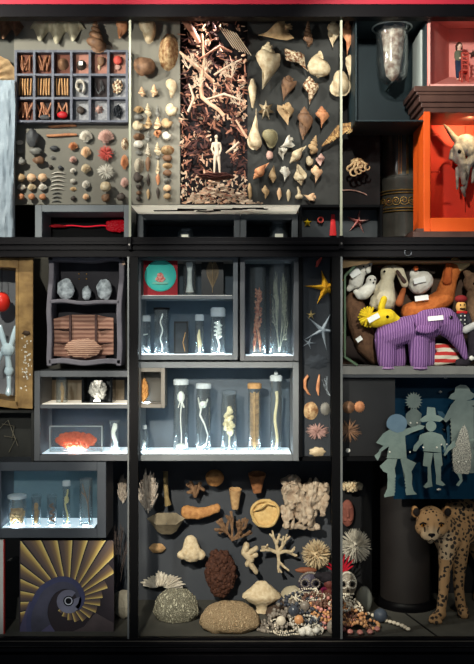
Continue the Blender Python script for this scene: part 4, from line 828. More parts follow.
fb_ = thing('framed_feather', 'dark glass fronted frame with a pale feather on the upper shelf', 'frame', ((212.5-237)*k(.24), .24, z)); s = k(.24)
link('frame_body', box(-11*s, 11*s, 0, .03, 0, 37*s), mat((26, 26, 28), rough=.4, key='dark frame'), fb_, smooth=False)
fe = [tube([(0, 0, 4*s), (0, 0, 32*s)], .002, 5)]
for i in range(26):
    zz = (8+i*.95)*s; L = (5.5*math.sin(PI*(i+2)/29)+.6)*s
    for q in (-1, 1): fe.append(tube([(0, 0, zz), (q*L*.7, 0, zz+.02), (q*L, 0, zz+.035)], .0012, 4))
link('feather', mv(join(fe), (0, -.006, 0)), mat((150, 128, 98), key='feather'), fb_)
# M2
z = fM2[0]; jz = z+.006; d = .24
jar(258, jz, 17, 87, d, 'tall glass cylinder with a knobbly red and white coral stem', None, 0, group='upright cylinders in the tall box'); jar(279.5, jz, 22, 90, d, 'wide tall glass cylinder with a frizzy pale sea fan', None, 0, group='upright cylinders in the tall box')
spec('stemmed_coral', join([tube([(-.3, 0, 0), (-.1, 0, .2), (-.25, 0, .35)], .12, 8), tube([(.4, 0, 0), (.2, 0, .2), (.1, 0, .35)], .1, 8), tube([(0, 0, .3), (.1, 0, .6), (.3, 0, 1)], [.2, .16, .08], 8)]+[ell((rr.uniform(-.25, .35)+h_*.15, rr.uniform(-.2, .2), h_), (.1, .1, .025), 7) for h_ in np.linspace(.34, .98, 60)]), mat((212, 150, 116), (150, 70, 50), 60, .6, key='red coral stem', contrast=.15), 257.5, jz, 10, 66, d, 'knobbly red and white coral stem in the left tall cylinder', 'coral', dep=6)
spec('frizzy_sea_fan', branchy(6, 5, 6, .5, .018, .8, .4, .6, nb=3, taper=.85), mat((190, 184, 158), (130, 128, 112), 40, .7, key='frizzy fan'), 280, jz, 17, 82, d, 'frizzy pale sea fan in the wide tall cylinder', 'coral', dep=10)
for cx, r in ((257.5, .035), (280, .045)): lit(cx, d, z, r, M2)
# M3
z = fM3[0]; jz = z+.006; d = .22
GK = 'row of specimen jars in the wide grey box'
for cx, w_, h_, lab, lid, lm in ((181, 15.5, 72, 'tall jar with a flat glass lid, trailing white specimen', 1, WLID), (203.5, 15.5, 68, 'tall jar with a domed white stopper and S shaped specimen', 1, WLID), (229, 16.5, 61, 'shorter jar with a broad glass stopper and leafy specimen', 1, G_JAR), (254.5, 13, 68, 'slim jar with a cork and brown yellow bristly specimen', 1, CORK), (276, 11.5, 76, 'narrow tallest jar with knob stopper and long white worm', 'knob', WLID)):
    jar(cx, jz, w_, h_, d, lab+' in the wide box', lid, .1 if w_ > 14 else .02, lm, GK, lh=.08); lit(cx, d, z, w_*.0026, M3)
spec('trailing_specimen', join([wav(1, .02, 8, .025), sc(ell((0, 0, 1.02), (.16, .1, .12), 10), (1, 1, 1)), ell((0, 0, .02), (.22, .15, .06), 10)]+[tube([(0, 0, 1), (q, 0, .8)], .02, 5) for q in (-.12, .1, .14)]), WH, 181, jz, 10, 58, d, 'white specimen trailing a thin stalk in the leftmost tall jar', dep=5)
spec('curling_specimen', join([tube([(.1, 0, 0), (.3, 0, .12), (.25, 0, .3), (.05, 0, .5), (-.1, 0, .7), (0, 0, .85)], .022, 7), fit(star(5, .5, .3), .4, .22, .1)]) if False else join([tube([(-.1, 0, 0), (.15, 0, .08), (.22, 0, .25), (.08, 0, .45), (-.12, 0, .62), (-.05, 0, .8)], [.02, .03, .03, .03, .04, .05], 7), ell((.02, 0, .82), (.17, .1, .07), 10), tube([(-.12, 0, .75), (-.2, 0, .95)], .03, 6), tube([(.1, 0, .8), (.22, 0, .92)], .03, 6)]), WH, 203, jz, 11, 52, d, 'white S shaped specimen in the jar with the domed stopper', dep=5)
spec('leafy_specimen', join([tube([(0, 0, 0), (0, 0, .4)], .03, 6)]+[ell((rr.uniform(-.2, .2)*math.sin(PI*h_), rr.uniform(-.1, .1), .3+h_*.7), (.12, .08, .06), 8) for h_ in np.linspace(.1, 1, 34)]), YL, 229, jz, 13, 43, d, 'yellowish leafy clustered specimen in the shorter broad jar', dep=7)
spec('bristly_specimen', join([tube([(0, 0, 0), (0, 0, 1)], .07, 7)]+[tube([(0, 0, h_), (q*.2, rr.uniform(-.1, .1), h_+.04)], .012, 4) for h_ in np.linspace(.05, .95, 44) for q in (-1, 1)]), BRS, 254.5, jz, 9, 57, d, 'brown yellow bristly specimen in the slim corked jar', dep=5)
spec('long_worm', wav(1, .025, 9, .035), YL, 276, jz, 5, 58, d, 'long straight pale worm in the narrow tallest jar', dep=3)
for cx, h_ in ((254.5, 62), (276, 64)):
    pass
jar(143, jz, 12, 26, .22, 'small glass bottle with a white stopper glowing beside the left mullion', 1, .4, WLID, lh=.15)
spec('pale_chip', pebble(3, .3), WH, 142, jz, 8, 10, .22, 'pale chip in the small glowing bottle beside the left mullion', dep=5); lit(143, .22, z, .03, M3)
for i, (x, w_) in enumerate(((158, 6), (150, 4))): stand_item('white_crumb', pebble(i, .3), WH, x, z, w_, 2.2, .2, ['small white crumb on the wide box floor right of the glowing bottle', 'tiny white crumb nearest the small glowing bottle'][i], 'fragment')
# small wall box inside M3
sb, fs = case_box('small_specimen_box', 137, 368, 165, 408, .085, .16, 'small grey framed box with an orange lit coral, upper left of the wide box', t=4, m=mat((120, 114, 106), (104, 98, 92), 5, .6, key='warm grey frame'), mb=mat((62, 58, 52), key='dark lining'))
stand_item('ochre_coral', lumpy(12, 50, .25, .6, .4, 1), mat((214, 160, 96), (170, 110, 60), 40, .6, .3, key='ochre coral'), 144, fs[0], 9, 25, .15, 'ochre knobbly coral lit from below in the small framed box', 'coral')
lit(146, .18, fs[0], .02, sb)
# L1
z = fL1[1]; d = .22
jar(62, z, 12, 32, d, 'slim square glass jar with a small brown specimen on the upper left tier', 1, 0, G_JAR, lh=.06)
spec('brown_twig_specimen', join([tube([(0, 0, 0), (.05, 0, .5), (-.03, 0, 1)], [.08, .1, .06], 7), ell((0, 0, .7), (.15, .1, .12), 8)]), BRS, 62, z, 5, 20, d, 'small brown twig specimen in the slim jar of the upper left tier', dep=3, up=1)
s = k(.2); q = thing('black_display_cube', 'glossy black cube case framing a white crystal on the upper left tier', 'case', ((97-237)*s, .2, z))
link('case_frame', join([box(-15.5*s, -13.5*s, 0, .14, 0, 31*s), box(13.5*s, 15.5*s, 0, .14, 0, 31*s), box(-13.5*s, 13.5*s, 0, .14, 29*s, 31*s), box(-13.5*s, 13.5*s, 0, .14, 0, 2*s)]), mat((20, 21, 23), rough=.15, key='gloss black'), q, smooth=False)
link('case_back', box(-13.5*s, 13.5*s, .13, .14, 2*s, 29*s), mat((36, 38, 40), rough=.3, key='dark back'), q, smooth=False)
stand_item('white_crystal', wob(lumpy(7, 60, .28, 1, .7, 1), .12, 3, 4), mat((222, 218, 208), (160, 156, 148), 30, .5, .4, key='white crystal', bscale=60), 97.5, z+.016, 19, 20, .27, 'rough white crystal cluster inside the glossy black cube case', 'crystal', dep=12)
spot('lamp_black_cube', P(97, 376, .23), P(97.5, 396, .27), .5, 120, .02); puck(97, .24, z+.0125, .02, emit((255, 250, 240), 12, 'cube lamp'), q)
z = fL1[0]; s = k(.2); q = thing('glass_block', 'long clear glass block case enclosing an orange coral', 'case', ((76-237)*s, .2, z+.002))
gg = [(-26, 26, 0, .11, 0, 1.2), (-26, 26, 0, .11, 25, 26.2), (-26, -25, 0, .11, 1.2, 25), (25, 26, 0, .11, 1.2, 25)]
link('glass_sides', join([box(a*s, b*s, c, e_, f_*s, g_*s) for a, b, c, e_, f_, g_ in gg]), glass('block glass', (.93, .97, .97), .5, .1, .04), q, smooth=False)
link('edge_trim', join([box(-26.5*s, 26.5*s, -.004, 0, h_*s, (h_+1.1)*s) for h_ in (0, 25.3)]+[box(x*s, (x+1)*s, -.004, 0, 0, 26*s) for x in (-26.5, 25.5)]), mat((150, 156, 156), rough=.2, key='polished edge'), q, smooth=False)
link('glass_front', box(-25.5*s, 25.5*s, -.002, 0, 1.1*s, 25.3*s), G_JAR, q, smooth=False)
stand_item('orange_coral', lumpy(21, 170, .2, 1.3, .5, .5), ORC, 76, z+.012, 42, 18, .25, 'spreading orange coral branch inside the long glass block', 'coral', dep=12)
puck(76, .26, z+.0095, .05, PE, q)
vz = z+.006
q = thing('bright_glass_vase', 'bright white waisted glass beaker at the right end of the lower left tier', 'glass vessel', ((114.5-237)*k(.2), .2, vz)); s = k(.2)
link('vase_body', lathe([(6*s, 0), (5.5*s, 2*s), (4.2*s, 8*s), (4.2*s, 22*s), (5.5*s, 29*s), (6.3*s, 31*s), (5.3*s, 29*s), (3.6*s, 22*s), (3.6*s, 8*s), (4.5*s, 2*s), (.001, 1*s)], 24, False), G_JAR, q)
spec('twisted_ribbon', join([wav(1, .06, 7, .09), wav(1, .07, 9, .05, .7)]), WH, 114.5, vz, 6.5, 27, .2, 'twisted white ribbon specimen inside the bright beaker', dep=4, up=1.5)
lit(114.5, .2, z, .032, L1)
# L3 jars
z = fL3[0]; d = .16; jz = z+.006; GM = 'five specimen jars in the lower left box'
for cx, w_, h_, lab, lid, lm, nk_ in ((17, 19, 31, 'wide short jar packed with brown specimens', 1, WLID, .12), (36.5, 9.5, 31, 'small tube jar with brown specimen, second from left', 1, G_JAR, 0), (52, 9.5, 31, 'small tube jar with dark coiled specimen, third from left', 1, G_JAR, 0), (66.5, 7.5, 45, 'brightly lit slim tube jar with a wavy white specimen', 1, WLID, 0), (86, 13.5, 47, 'tallest plain cylinder with a brown twig, rightmost of five', None, None, 0)):
    jar(cx, jz, w_, h_, d, lab+' in the lower left box', lid, nk_, lm, GM, lh=.12)
for cx, r in ((17, .04), (66.5, .02), (36.5, .015), (52, .015), (86, .02)): lit(cx, d, z, r, L3)
spec('brown_scraps', join([tube([(rr.uniform(-1, 1), rr.uniform(-.6, .6), rr.uniform(0, 1)), (rr.uniform(-1, 1), rr.uniform(-.6, .6), rr.uniform(0, 1)), (rr.uniform(-1, 1), rr.uniform(-.6, .6), rr.uniform(0, 1))], .1, 6) for _ in range(26)]), BRS, 17, jz, 15, 16, d, 'tangle of brown specimens in the wide short jar', dep=9)
spec('brown_pods', join([pebble(2, .3), mv(pebble(4, .3), (.2, 0, 1.4)), mv(pebble(5, .3), (-.1, 0, 2.7))]), BRS, 36.5, jz, 6, 21, d, 'stacked brown pods in the second jar from left, lower left box', dep=4)
spec('dark_coil', tube([(math.cos(t*1.5), math.sin(t*1.5)*.6, t*.35) for t in np.linspace(0, 12, 60)], .28, 7), C['brown'], 52, jz, 6, 21, d, 'dark coiled specimen in the third jar from left, lower left box', dep=4)
spec('wavy_specimen', join([wav(1, .04, 8, .03), ell((0, 0, .7), (.08, .08, .12), 8)]), mat((232, 214, 150), (200, 180, 120), 20, .5, key='pale yellow specimen'), 66.5, jz, 5, 34, d, 'wavy pale yellow specimen in the brightly lit slim tube', dep=4)
spec('forked_twig', tube([(.3, 0, 0), (.2, 0, .4), (-.1, 0, .8), (-.4, 0, 1)], .05, 7) if False else join([tube([(.2, 0, 0), (.1, 0, .5), (-.3, 0, 1)], [.05, .05, .03], 7), tube([(.1, 0, .5), (.25, 0, .95)], .03, 6), tube([(0, 0, .65), (-.35, 0, .8)], .03, 6)]), C['brown'], 86, jz, 9, 40, d, 'forked brown twig in the tallest cylinder of the lower left box', dep=3)
# ================================================================ FELT POUCH (47-122, 253-365)
FLT = mat((126, 120, 126), (102, 98, 104), 10, .95, .3, key='grey felt', bscale=120)
dp = .1; s = k(dp); q = thing('felt_pouch', 'soft grey felt wall pouch with two open compartments of minerals', 'pouch', P(84.5, 364, dp)); o_ = np.array(q.location)
def wavybox(x0, x1, y0, y1, a, b, seed):
    """one felt wall, slightly uneven, between two photo points"""
    m = box(-1, 1, -1, 1, -1, 1); n_ = 14; rows = []
    p0 = np.array(P(*a, y0)); p1 = np.array(P(*b, y0)); t_ = x1
    for i in range(n_+1):
        f_ = i/n_; c_ = p0+(p1-p0)*f_+np.array((noise.noise(Vector((f_*3, seed, 0)))*.012, 0, noise.noise(Vector((f_*3, seed, 5)))*.012)); dr = (p1-p0)/np.linalg.norm(p1-p0); nn = np.array((-dr[2], 0, dr[0]))
        rows.append([c_+nn*t_+[0, 0, 0], c_+nn*t_*.9+[0, y1-y0, 0], c_-nn*t_*.9+[0, y1-y0, 0], c_-nn*t_])
    return grid(rows, 4)
for i, (a, b) in enumerate((((50.5, 254), (49, 366)), ((121, 255), (118.5, 366)), ((48, 258.5), (123, 258.5)), ((48, 362), (121, 362)), ((49, 302), (120, 302)))):
    bev(link('pouch_side' if i < 2 else 'pouch_shelf', mv(wavybox(0, .016 if i != 4 else .012, dp, dp+.17, a, b, i), -o_), FLT, q), .006, 2)
link('pouch_back', mv(box(P(50, 0, dp).x, P(120, 0, dp).x, dp+.16, dp+.172, P(0, 363, dp).z, P(0, 256, dp).z), -o_), mat((66, 64, 68), (54, 52, 56), 10, .95, key='dark felt'), q, smooth=False)
WX = mat((226, 232, 236), (134, 142, 148), 30, .5, .8, key='pale sugary mineral', contrast=.15, bscale=60)
zz = P(0, 300, dp).z+.002
for cx, w_, h_, sd, lab in ((66, 18, 22, 1, 'largest white sugary mineral with a dark hollow, left in the felt pouch'), (86.5, 9.5, 14.5, 2, 'small white mineral in the middle of the felt pouch'), (104, 16, 21, 3, 'square white crystalline mineral at the right of the felt pouch')):
    stand_item('white_mineral', wob(wob(ell((0, 0, 0), 1, 22), .2, 1.3, sd), .1, 5, sd), WX, cx, zz, w_, h_, .17, lab, 'mineral', 'white minerals in the felt pouch', dep=7)
for i, (x, y) in enumerate(((79, 274), (79, 279), (86.5, 274), (86.5, 279))): wall_item('brass_stud', ell((0, 0, 0), 1, 8), GLD, x, y, 1.6, 1.6, dp+.16, 'tiny brass stud on the felt, %s %s of four' % (('upper', 'lower')[i % 2], ('left', 'right')[i//2]), 'stud', 'brass studs on the felt back')
TR = mat((176, 132, 112), (134, 94, 80), 12, .7, .3, kind='bandz', key='split log', contrast=.4, bscale=60)
zz = P(0, 362, dp).z+.02
t3 = thing('wooden_triptych', 'curved three panel brown wood screen standing in the felt pouch', 'wood carving', ((84-237)*k(.2), .225, zz-.018)); s = k(.2)*1.1
for i, (x0, x1, y0_, y1_) in enumerate(((-28, -12, 0, .035), (-11.3, 11.3, .035, .035), (12, 28, .035, 0))):
    poly = [(x0*s, (4 if i == 1 else 5)*s), (x1*s, (4 if i != 2 else 6)*s), (x1*s, (42 if i != 2 else 39)*s), (x0*s, (42 if i != 0 else 38)*s)]
    V, F = prism(poly, 0, .02); V = V.copy(); xm = (V[:, 0]-x0*s)/((x1-x0)*s); V[:, 1] += -.08+(y0_*(1-xm)+y1_*xm)
    bev(link('wood_panel', (V, F), TR, t3, smooth=False), .004)
    for j in (1, 2): link('groove', box((x0+1)*s, (x1-1)*s, -.083+min(y0_, y1_), -.078+min(y0_, y1_)+.03, (4+j*12.5)*s, (4.6+j*12.5)*s), mat((80, 52, 46), key='wood groove'), t3, smooth=False)
for x in (-11.6, 11.6): link('dark_post', box((x-1)*s, (x+1)*s, -.06, -.04, 4*s, 42*s), mat((84, 60, 56), key='dark wood post'), t3, smooth=False)
link('base_block', box(-20*s, 20*s, -.05, -.0, 0, 5*s), mat((84, 60, 56), key='dark wood post'), t3, smooth=False)
stand_item('agate_slab', wob(wob(ell((0, 0, 0), 1, 34), .16, 2.2, 3), .09, 7, 5), mat((222, 178, 150), (120, 72, 56), 26, .5, .5, kind='bandz', key='banded agate', contrast=.45, bscale=50), 83.5, P(0, 362, dp).z+.02, 38, 20, .13, 'rough banded brown agate slab lying in front of the wooden triptych', 'mineral', dep=6)
wall_item('tag_card', box(-1, 1, -.1, 0, -1, 1), mat((170, 140, 120), key='tag'), 123.5, 263, 3, 4, .1, 'tiny brown paper tag pinned at the pouch right edge', 'tag', dep=.4, lift=0)
# ================================================================ LEFT WOODEN CRATE AND DARK CRATE
WC = mat((160, 126, 78), (112, 84, 50), 14, .6, .3, key='ochre crate wood', contrast=.2, bscale=40)
dw_ = .05
cr = thing('wooden_crate', 'worn ochre wooden crate front at the left edge, flaked with white paint', 'crate', P(0, 408, dw_)); o_ = np.array(cr.location)
def slab(name, poly, y0, y1, m): bev(link(name, mv(prism([(P(x, y, dw_).x, P(x, y, dw_).z) for x, y in poly], y0, y1), -o_), m, cr, smooth=False), .003)
slab('right_board', [(18.5, 258), (33, 258), (32.5, 409), (18, 408)], dw_, dw_+.02, WC); slab('top_board', [(-20, 258), (18.5, 258), (18.5, 268), (-20, 266)], dw_, dw_+.3, WC)
slab('bottom_board', [(-20, 396), (18, 402), (18, 409), (-20, 404)], dw_, dw_+.3, WC); slab('side_board', [(15.5, 268), (18.5, 268), (18, 408), (15, 402)], dw_+.0, dw_+.3, WC)
slab('back_board', [(-20, 260), (17, 260), (17, 405), (-20, 405)], dw_+.29, dw_+.31, mat((150, 150, 152), (112, 112, 116), 6, .7, .2, key='weathered grey board', bscale=20))
link('paint_flakes', mv(join([box(-.004, .004, 0, .002, -.003, .003)]+[mv(rot(box(-rr.uniform(.002, .006), rr.uniform(.002, .006), -.002, 0, -rr.uniform(.002, .005), rr.uniform(.002, .006)), 'Y', rr.uniform(0, 3)), P(26.5+rr.gauss(0, 2.8), 362+rr.gauss(0, 14), dw_)) for _ in range(46)][1:]), -o_), mat((220, 214, 200), key='white paint flakes'), cr, smooth=False)
link('knot', mv(fit(wob(ell((0, 0, 0), 1, 12), .3, 2, 1), .05, .03, .008, -30), P(26.5, 333, dw_)-Vector(o_)), mat((60, 44, 30), key='knot'), cr)
rb = thing('red_ball', 'bright red tomato like ball hanging in the wooden crate', 'ball', P(2, 302, .16)); s = k(.16)
link('ball', sc(ell((0, 0, 0), 1, 20), (8*s, .05, 10*s)), mat((226, 62, 48), (206, 44, 36), 8, .35, key='red lacquer'), rb); link('cord', tube([(0, 0, 9*s), (0, 0, 34*s)], .002, 5), BLACK2, rb)
s = k(.16); h = lambda x, y, dz=0: ((x-8)*s, dz, (394-y)*s); gf = thing('glass_rabbit', 'glossy white glass rabbit shaped figure with long ears in the wooden crate', 'figurine', P(8, 394, .16))
GW = mat((214, 232, 238), (186, 208, 218), 5, .12, key='glossy white glass', spec=.8)
link('body', fuse([ell(h(8, 350), (7.5*s, 6*s, 7*s)), caps(h(8, 357), 3*s, h(9, 366), 3.4*s), ell(h(9, 371), (5*s, 5*s, 5.5*s)), caps(h(9, 377), 2.6*s, h(9, 386), 2.2*s), caps(h(9, 386), 2.2*s, h(8.5, 393), 3.4*s)], .003, 3), GW, gf)
link('ear', tube([h(5, 346), h(2, 335), h(.5, 325)], [2.6*s, 3*s, 1.4*s], 10), GW, gf); link('ear', tube([h(11, 346), h(14, 336), h(15.5, 326)], [2.6*s, 3.2*s, 1.3*s], 10), GW, gf); link('arm', tube([h(2, 352), h(-1, 358), h(-2, 366)], [2.4*s, 2.6*s, 1.2*s], 10), GW, gf)
wb, fw = case_box('dark_crate', -20, 410, 34, 471, .1, .22, 'plain dark crate with bent wires on its back, below the wooden crate', 'crate', t=3, m=mat((50, 49, 46), (40, 39, 37), 8, .7, key='dark crate wood'), mb=mat((56, 55, 52), (44, 44, 42), 8, .7, key='dark crate back'))
for i, (a, b, c_) in enumerate((((2, 424), (14, 426), (12, 440)), ((4, 436), (16, 438), (9, 452)), ((-2, 430), (8, 420), (18, 446)))):
    tag(link('bent_wire', tube([P(*a, .29), P(*b, .27), P(*c_, .29)], .0022, 6), mat((150, 140, 120), rough=.4, metal=.5, key='wire')), ['upper bent wire in the dark crate', 'lower bent wire in the dark crate', 'longest bent wire crossing the dark crate'][i], 'wire', 'bent wires in the dark crate')
# ================================================================ SPIRAL STAIR PRINT
ds = .16; st = thing('stair_print', 'square print of a spiral staircase seen from above with yellow lit steps', 'print', P(68, 638, ds)); o_ = np.array(st.location)
STB = mat((62, 54, 58), (44, 40, 46), 5, .5, key='print ground')
def pp(poly, off, m, name='step', th=.002): return link(name, mv(prism([(P(x, y, ds).x, P(x, y, ds).z) for x, y in poly], ds-off-th, ds-off), -o_), m, st, smooth=False)
bd = pp([(20, 540), (114, 540), (114.5, 637), (20, 638)], 0, STB, 'board', .015)
def gradm(name, stops):
    m = bpy.data.materials.new(name); m.use_nodes = True; N = m.node_tree.nodes; L = m.node_tree.links; b = N['Principled BSDF']; b.inputs['Roughness'].default_value = .5
    u = N.new('ShaderNodeAttribute'); u.attribute_name = 'across'; r = N.new('ShaderNodeValToRGB')
    for i, (p, c_) in enumerate(stops):
        e_ = r.color_ramp.elements[i] if i < 2 else r.color_ramp.elements.new(p)
        e_.position = p; e_.color = tuple((q_/255)**2.2 for q_ in c_)+(1,)
    L.new(u.outputs['Fac'], r.inputs[0]); L.new(r.outputs[0], b.inputs['Base Color']); return m
GR = gradm('printed step', [(0, (240, 220, 146)), (1, (84, 70, 68)), (.12, (214, 178, 98)), (.38, (136, 108, 76)), (.7, (100, 82, 74))])
cx, cy = 68.5, 601; 
def clampq(x, y): return (min(max(x, 20.5), 113.5), min(max(y, 540.5), 637))
a0 = 196; NS = 19
RB = [(-150, 8), (-90, 11), (0, 15.5), (45, 18.5), (90, 23.5), (135, 28), (180, 36), (205, 46), (240, 62)]
RO = [(-160, 11), (-100, 17), (-60, 23), (-20, 29), (10, 34), (25, 42), (40, 58), (55, 90), (240, 120)]
itp = lambda tb, a: float(np.interp(a, [p[0] for p in tb], [p[1] for p in tb]))
edges = [204, 192, 180, 167, 154, 141, 127, 113, 99, 85, 71, 57, 43, 30, 17, 4, -10, -25, -41, -58, -76, -95, -116, -140]
for A1d, A2d in zip(edges[:-1], edges[1:]):
    n_ = 8; Vv = []; at = []
    for j in range(n_+1):
        t_ = j/n_; Ad = A1d+(A2d-A1d)*t_*.9; A = math.radians(Ad)
        for q_ in (0, 1):
            r_ = itp(RB, Ad) if q_ == 0 else itp(RO, (A1d+A2d)/2); kx = 1.0; x, y = cx+r_*math.cos(A), cy-r_*math.sin(A)
            if x < 20.5: kx = min(kx, (20.5-cx)/(x-cx))
            if x > 113.5: kx = min(kx, (113.5-cx)/(x-cx))
            if y < 540.5: kx = min(kx, (540.5-cy)/(y-cy))
            if y > 637: kx = min(kx, (637-cy)/(y-cy))
            Vv.append(np.array(P(cx+(x-cx)*kx, cy+(y-cy)*kx, ds-.018))-o_); at.append(1-t_)
    o = link('step', (np.array(Vv), [(2*j, 2*j+1, 2*j+3, 2*j+2) for j in range(n_)]), GR, st, smooth=False); a_ = o.data.attributes.new('across', 'FLOAT', 'POINT'); a_.data.foreach_set('value', at)
HR = mat((60, 60, 68), (92, 90, 108), 6, .4, key='stair handrail')
def spiral_band(r0f, r1f, t0, t1, off, m, name):
    Vv = []; n_ = 60
    for j in range(n_+1):
        A = math.radians(t0+(t1-t0)*j/n_); f_ = j/n_
        for rf in (r0f, r1f):
            r_ = rf(f_); x, y = clampq(cx+r_*math.cos(A), cy-r_*math.sin(A)); Vv.append(np.array(P(x, y, ds-off))-o_)
    return link(name, (np.array(Vv), [(2*j, 2*j+1, 2*j+3, 2*j+2) for j in range(n_)]), m, st, smooth=False)
spiral_band(lambda f_: itp(RB, 232-272*f_)-1.5, lambda f_: max(6, itp(RB, 232-272*f_)*.5), 232, -40, .020, HR, 'stair_well')
spiral_band(lambda f_: itp(RB, 232-272*f_)+.6, lambda f_: itp(RB, 232-272*f_)-5, 232, -40, .021, mat((84, 86, 116), (66, 66, 92), 8, .4, key='blue rail'), 'hand_rail')
spiral_band(lambda f_: 13-f_*2, lambda f_: 5, 20, -310, .021, mat((140, 140, 160), (100, 96, 110), 8, .4, key='inner well'), 'inner_rail')
spiral_band(lambda f_: 5.2, lambda f_: .2, 0, 360, .022, mat((18, 18, 22), key='well centre'), 'well_centre'); spiral_band(lambda f_: 4, lambda f_: 3, 0, 360, .0225, mat((190, 190, 200), key='well ring'), 'well_ring')
pp([(20, 638), (60, 637), (50, 622), (42, 606), (30, 600), (21, 625)], .0165, mat((96, 92, 122), (76, 72, 96), 8, .5, key='violet floor'), 'lower_flight')
pp([(60, 637), (114, 637), (114, 622), (96, 612), (84, 626), (70, 632)], .0165, mat((96, 84, 84), (70, 62, 66), 8, .5, key='brown floor'), 'lower_flight')
link('easel_strut', mv(box(-.006, .006, ds, ds+.16, 0, .3), np.array((o_[0], 0, zf))-o_), BLACK2, st, smooth=False)
# red edged white panel and dark discs, left
tag(link('white_board', box(P(-20, 0, .1).x, P(4, 0, .1).x, .1, .12, zf, P(0, 540, .1).z), mat((206, 202, 196), (190, 186, 180), 10, .6, key='pale panel'), smooth=False), 'pale upright panel cut off by the left edge beside the stair print', 'panel')
link('red_edge', box(P(3.4, 0, .1).x-P(0, 0, 0).x*0, P(4.4, 0, .1).x, .098, .12, zf, P(0, 540, .1).z), mat((176, 50, 44), key='red edge'), bpy.data.objects['white_board'], smooth=False)
for i, y in enumerate((622, 600, 580)):
    q = mv(rot(lathe([(.001, 0), (.06, 0), (.09, .006), (.092, .01), (.085, .01), (.06, .004), (.001, .004)], 24), 'X', PI/2-.4), (0, 0, .05))
    tag(link('dark_dish', q, mat((52, 50, 46), (38, 36, 34), 8, .4, key='dark dish'), loc=(P(9, 0, .4).x, .4+i*.09, zf+i*.10)), ['front dark dish leaning low behind the pale panel', 'middle dark dish behind the pale panel', 'rear upper dark dish behind the pale panel'][i], 'dish', 'dark dishes in the lower left corner')
# ================================================================ STAR COLUMN AND BROWN COLUMN
GS = 'specimens pinned in the narrow starfish column'; WD = .099
YS = mat((226, 172, 44), (196, 130, 24), 30, .6, .4, key='yellow starfish', bscale=70); PS = mat((176, 184, 190), (140, 150, 160), 30, .6, .4, key='pale starfish', bscale=70); CS = mat((206, 180, 120), (176, 150, 96), 30, .6, .3, key='cream starfish')
wall_item('starfish', star(5, .26, .22, bumps=.02), YS, 325, 287, 43, 34, WD, 'large yellow starfish in the narrow column, partly behind the mullion', 'starfish', GS, roll=-12, dep=6)
wall_item('broken_starfish', tube([(.3, 0, 1), (0, 0, .2), (-.2, 0, -1)], [.06, .2, .1], 8), C['red'], 319, 262, 7, 10, WD, 'reddish starfish arm tip just under the middle rail', 'starfish', GS, dep=3)
wall_item('starfish', star(5, .3, .25), CS, 311, 314.5, 10, 10, WD, 'tiny cream starfish above the pale blue grey starfish', 'starfish', GS, dep=2)
wall_item('starfish', star(5, .16, .15), PS, 324, 331, 42, 40, WD, 'large thin armed pale blue grey starfish in the narrow column', 'starfish', GS, roll=25, dep=4)
wall_item('starfish', star(5, .22, .2), PS, 309.5, 343, 14, 13, WD, 'small pale starfish, lowest in the narrow column', 'starfish', GS, roll=20, dep=2)
wall_item('grey_rubbing', wob(limpet(9, .4, .15), .05, 3, 2), mat((62, 66, 72), (46, 49, 54), 20, .8, .4, key='slate fossil', bscale=50), 317, 362, 26, 16, WD, 'dark slate fossil low under the small pale starfish', 'fossil', GS, dep=3)
wall_item('crab_claw', tube([(.1, 0, 1), (-.3, -.1, .5), (-.3, -.1, -.2), (.1, 0, -.8), (.4, 0, -1)], [.16, .22, .2, .14, .05], 10), C['orange'], 307, 385, 7.5, 21, WD, 'thick orange brown crab claw below the grey fossil', 'claw', GS, dep=5)
wall_item('crab_claw', tube([(.2, 0, 1), (.1, -.1, .4), (0, -.1, -.4), (.1, 0, -1)], [.08, .16, .2, .06], 10), C['orange'], 318, 385, 4.5, 21, WD, 'slim orange crab claw beside the thick one', 'claw', GS, dep=3)
wall_item('fern_print', branchy(4, 4, 3, .5, .015, .6, .1, 1), PS, 326, 386, 9, 20, WD, 'thin pale branching seaweed sprig left of the mullion', 'seaweed', GS, dep=1.5)
wall_item('sand_dollar', limpet(5, .3, .02), C['gbrown'], 311, 411, 15, 18, WD, 'large tan round sand dollar in the narrow column', 'sand dollar', GS, dep=4)
wall_item('round_coral', limpet(18, .25, .1), C['grey'], 325.5, 409, 11, 14, WD, 'grey ribbed round coral slice beside the tan sand dollar', 'coral', GS, dep=3)
wall_item('sea_urchin', spikeball(70, .28, .75, .07, .5, 5, True), mat((186, 148, 138), (130, 96, 90), 20, .6, key='pinkish urchin'), 317.5, 431.5, 24, 17, WD, 'pinkish thick spined sea urchin in the narrow column', 'urchin', GS, dep=7)
wall_item('notched_sand_dollar', limpet(7, .25, .12, .75), C['cream'], 318, 452, 17, 10, WD, 'cream keyhole sand dollar with notched edge at the column foot', 'sand dollar', GS, dep=3)
GB = 'specimens on the dark panel right of the mullion'
wall_item('round_shell', limpet(11, .5, .05), C['brown'], 349, 407.5, 13, 13, WD, 'dark brown round shell on the dark panel right of the mullion', 'shell', GB, dep=5)
wall_item('round_shell', limpet(15, .5, .07), C['orange'], 360, 407, 11, 12, WD, 'tan orange ribbed round shell on the dark panel', 'shell', GB, dep=5)
wall_item('sea_urchin', spikeball(60, .2, .85, .045, .4, 8, True), C['brown'], 349.5, 431, 25, 24, WD, 'dark long spined sea urchin on the dark panel', 'urchin', GB, dep=6)
wall_item('pearl_button', ell((0, 0, 0), 1, 12), WH, 348, 450.5, 4.5, 4.5, WD, 'tiny round white button below the dark urchin', 'button', GB, dep=2)
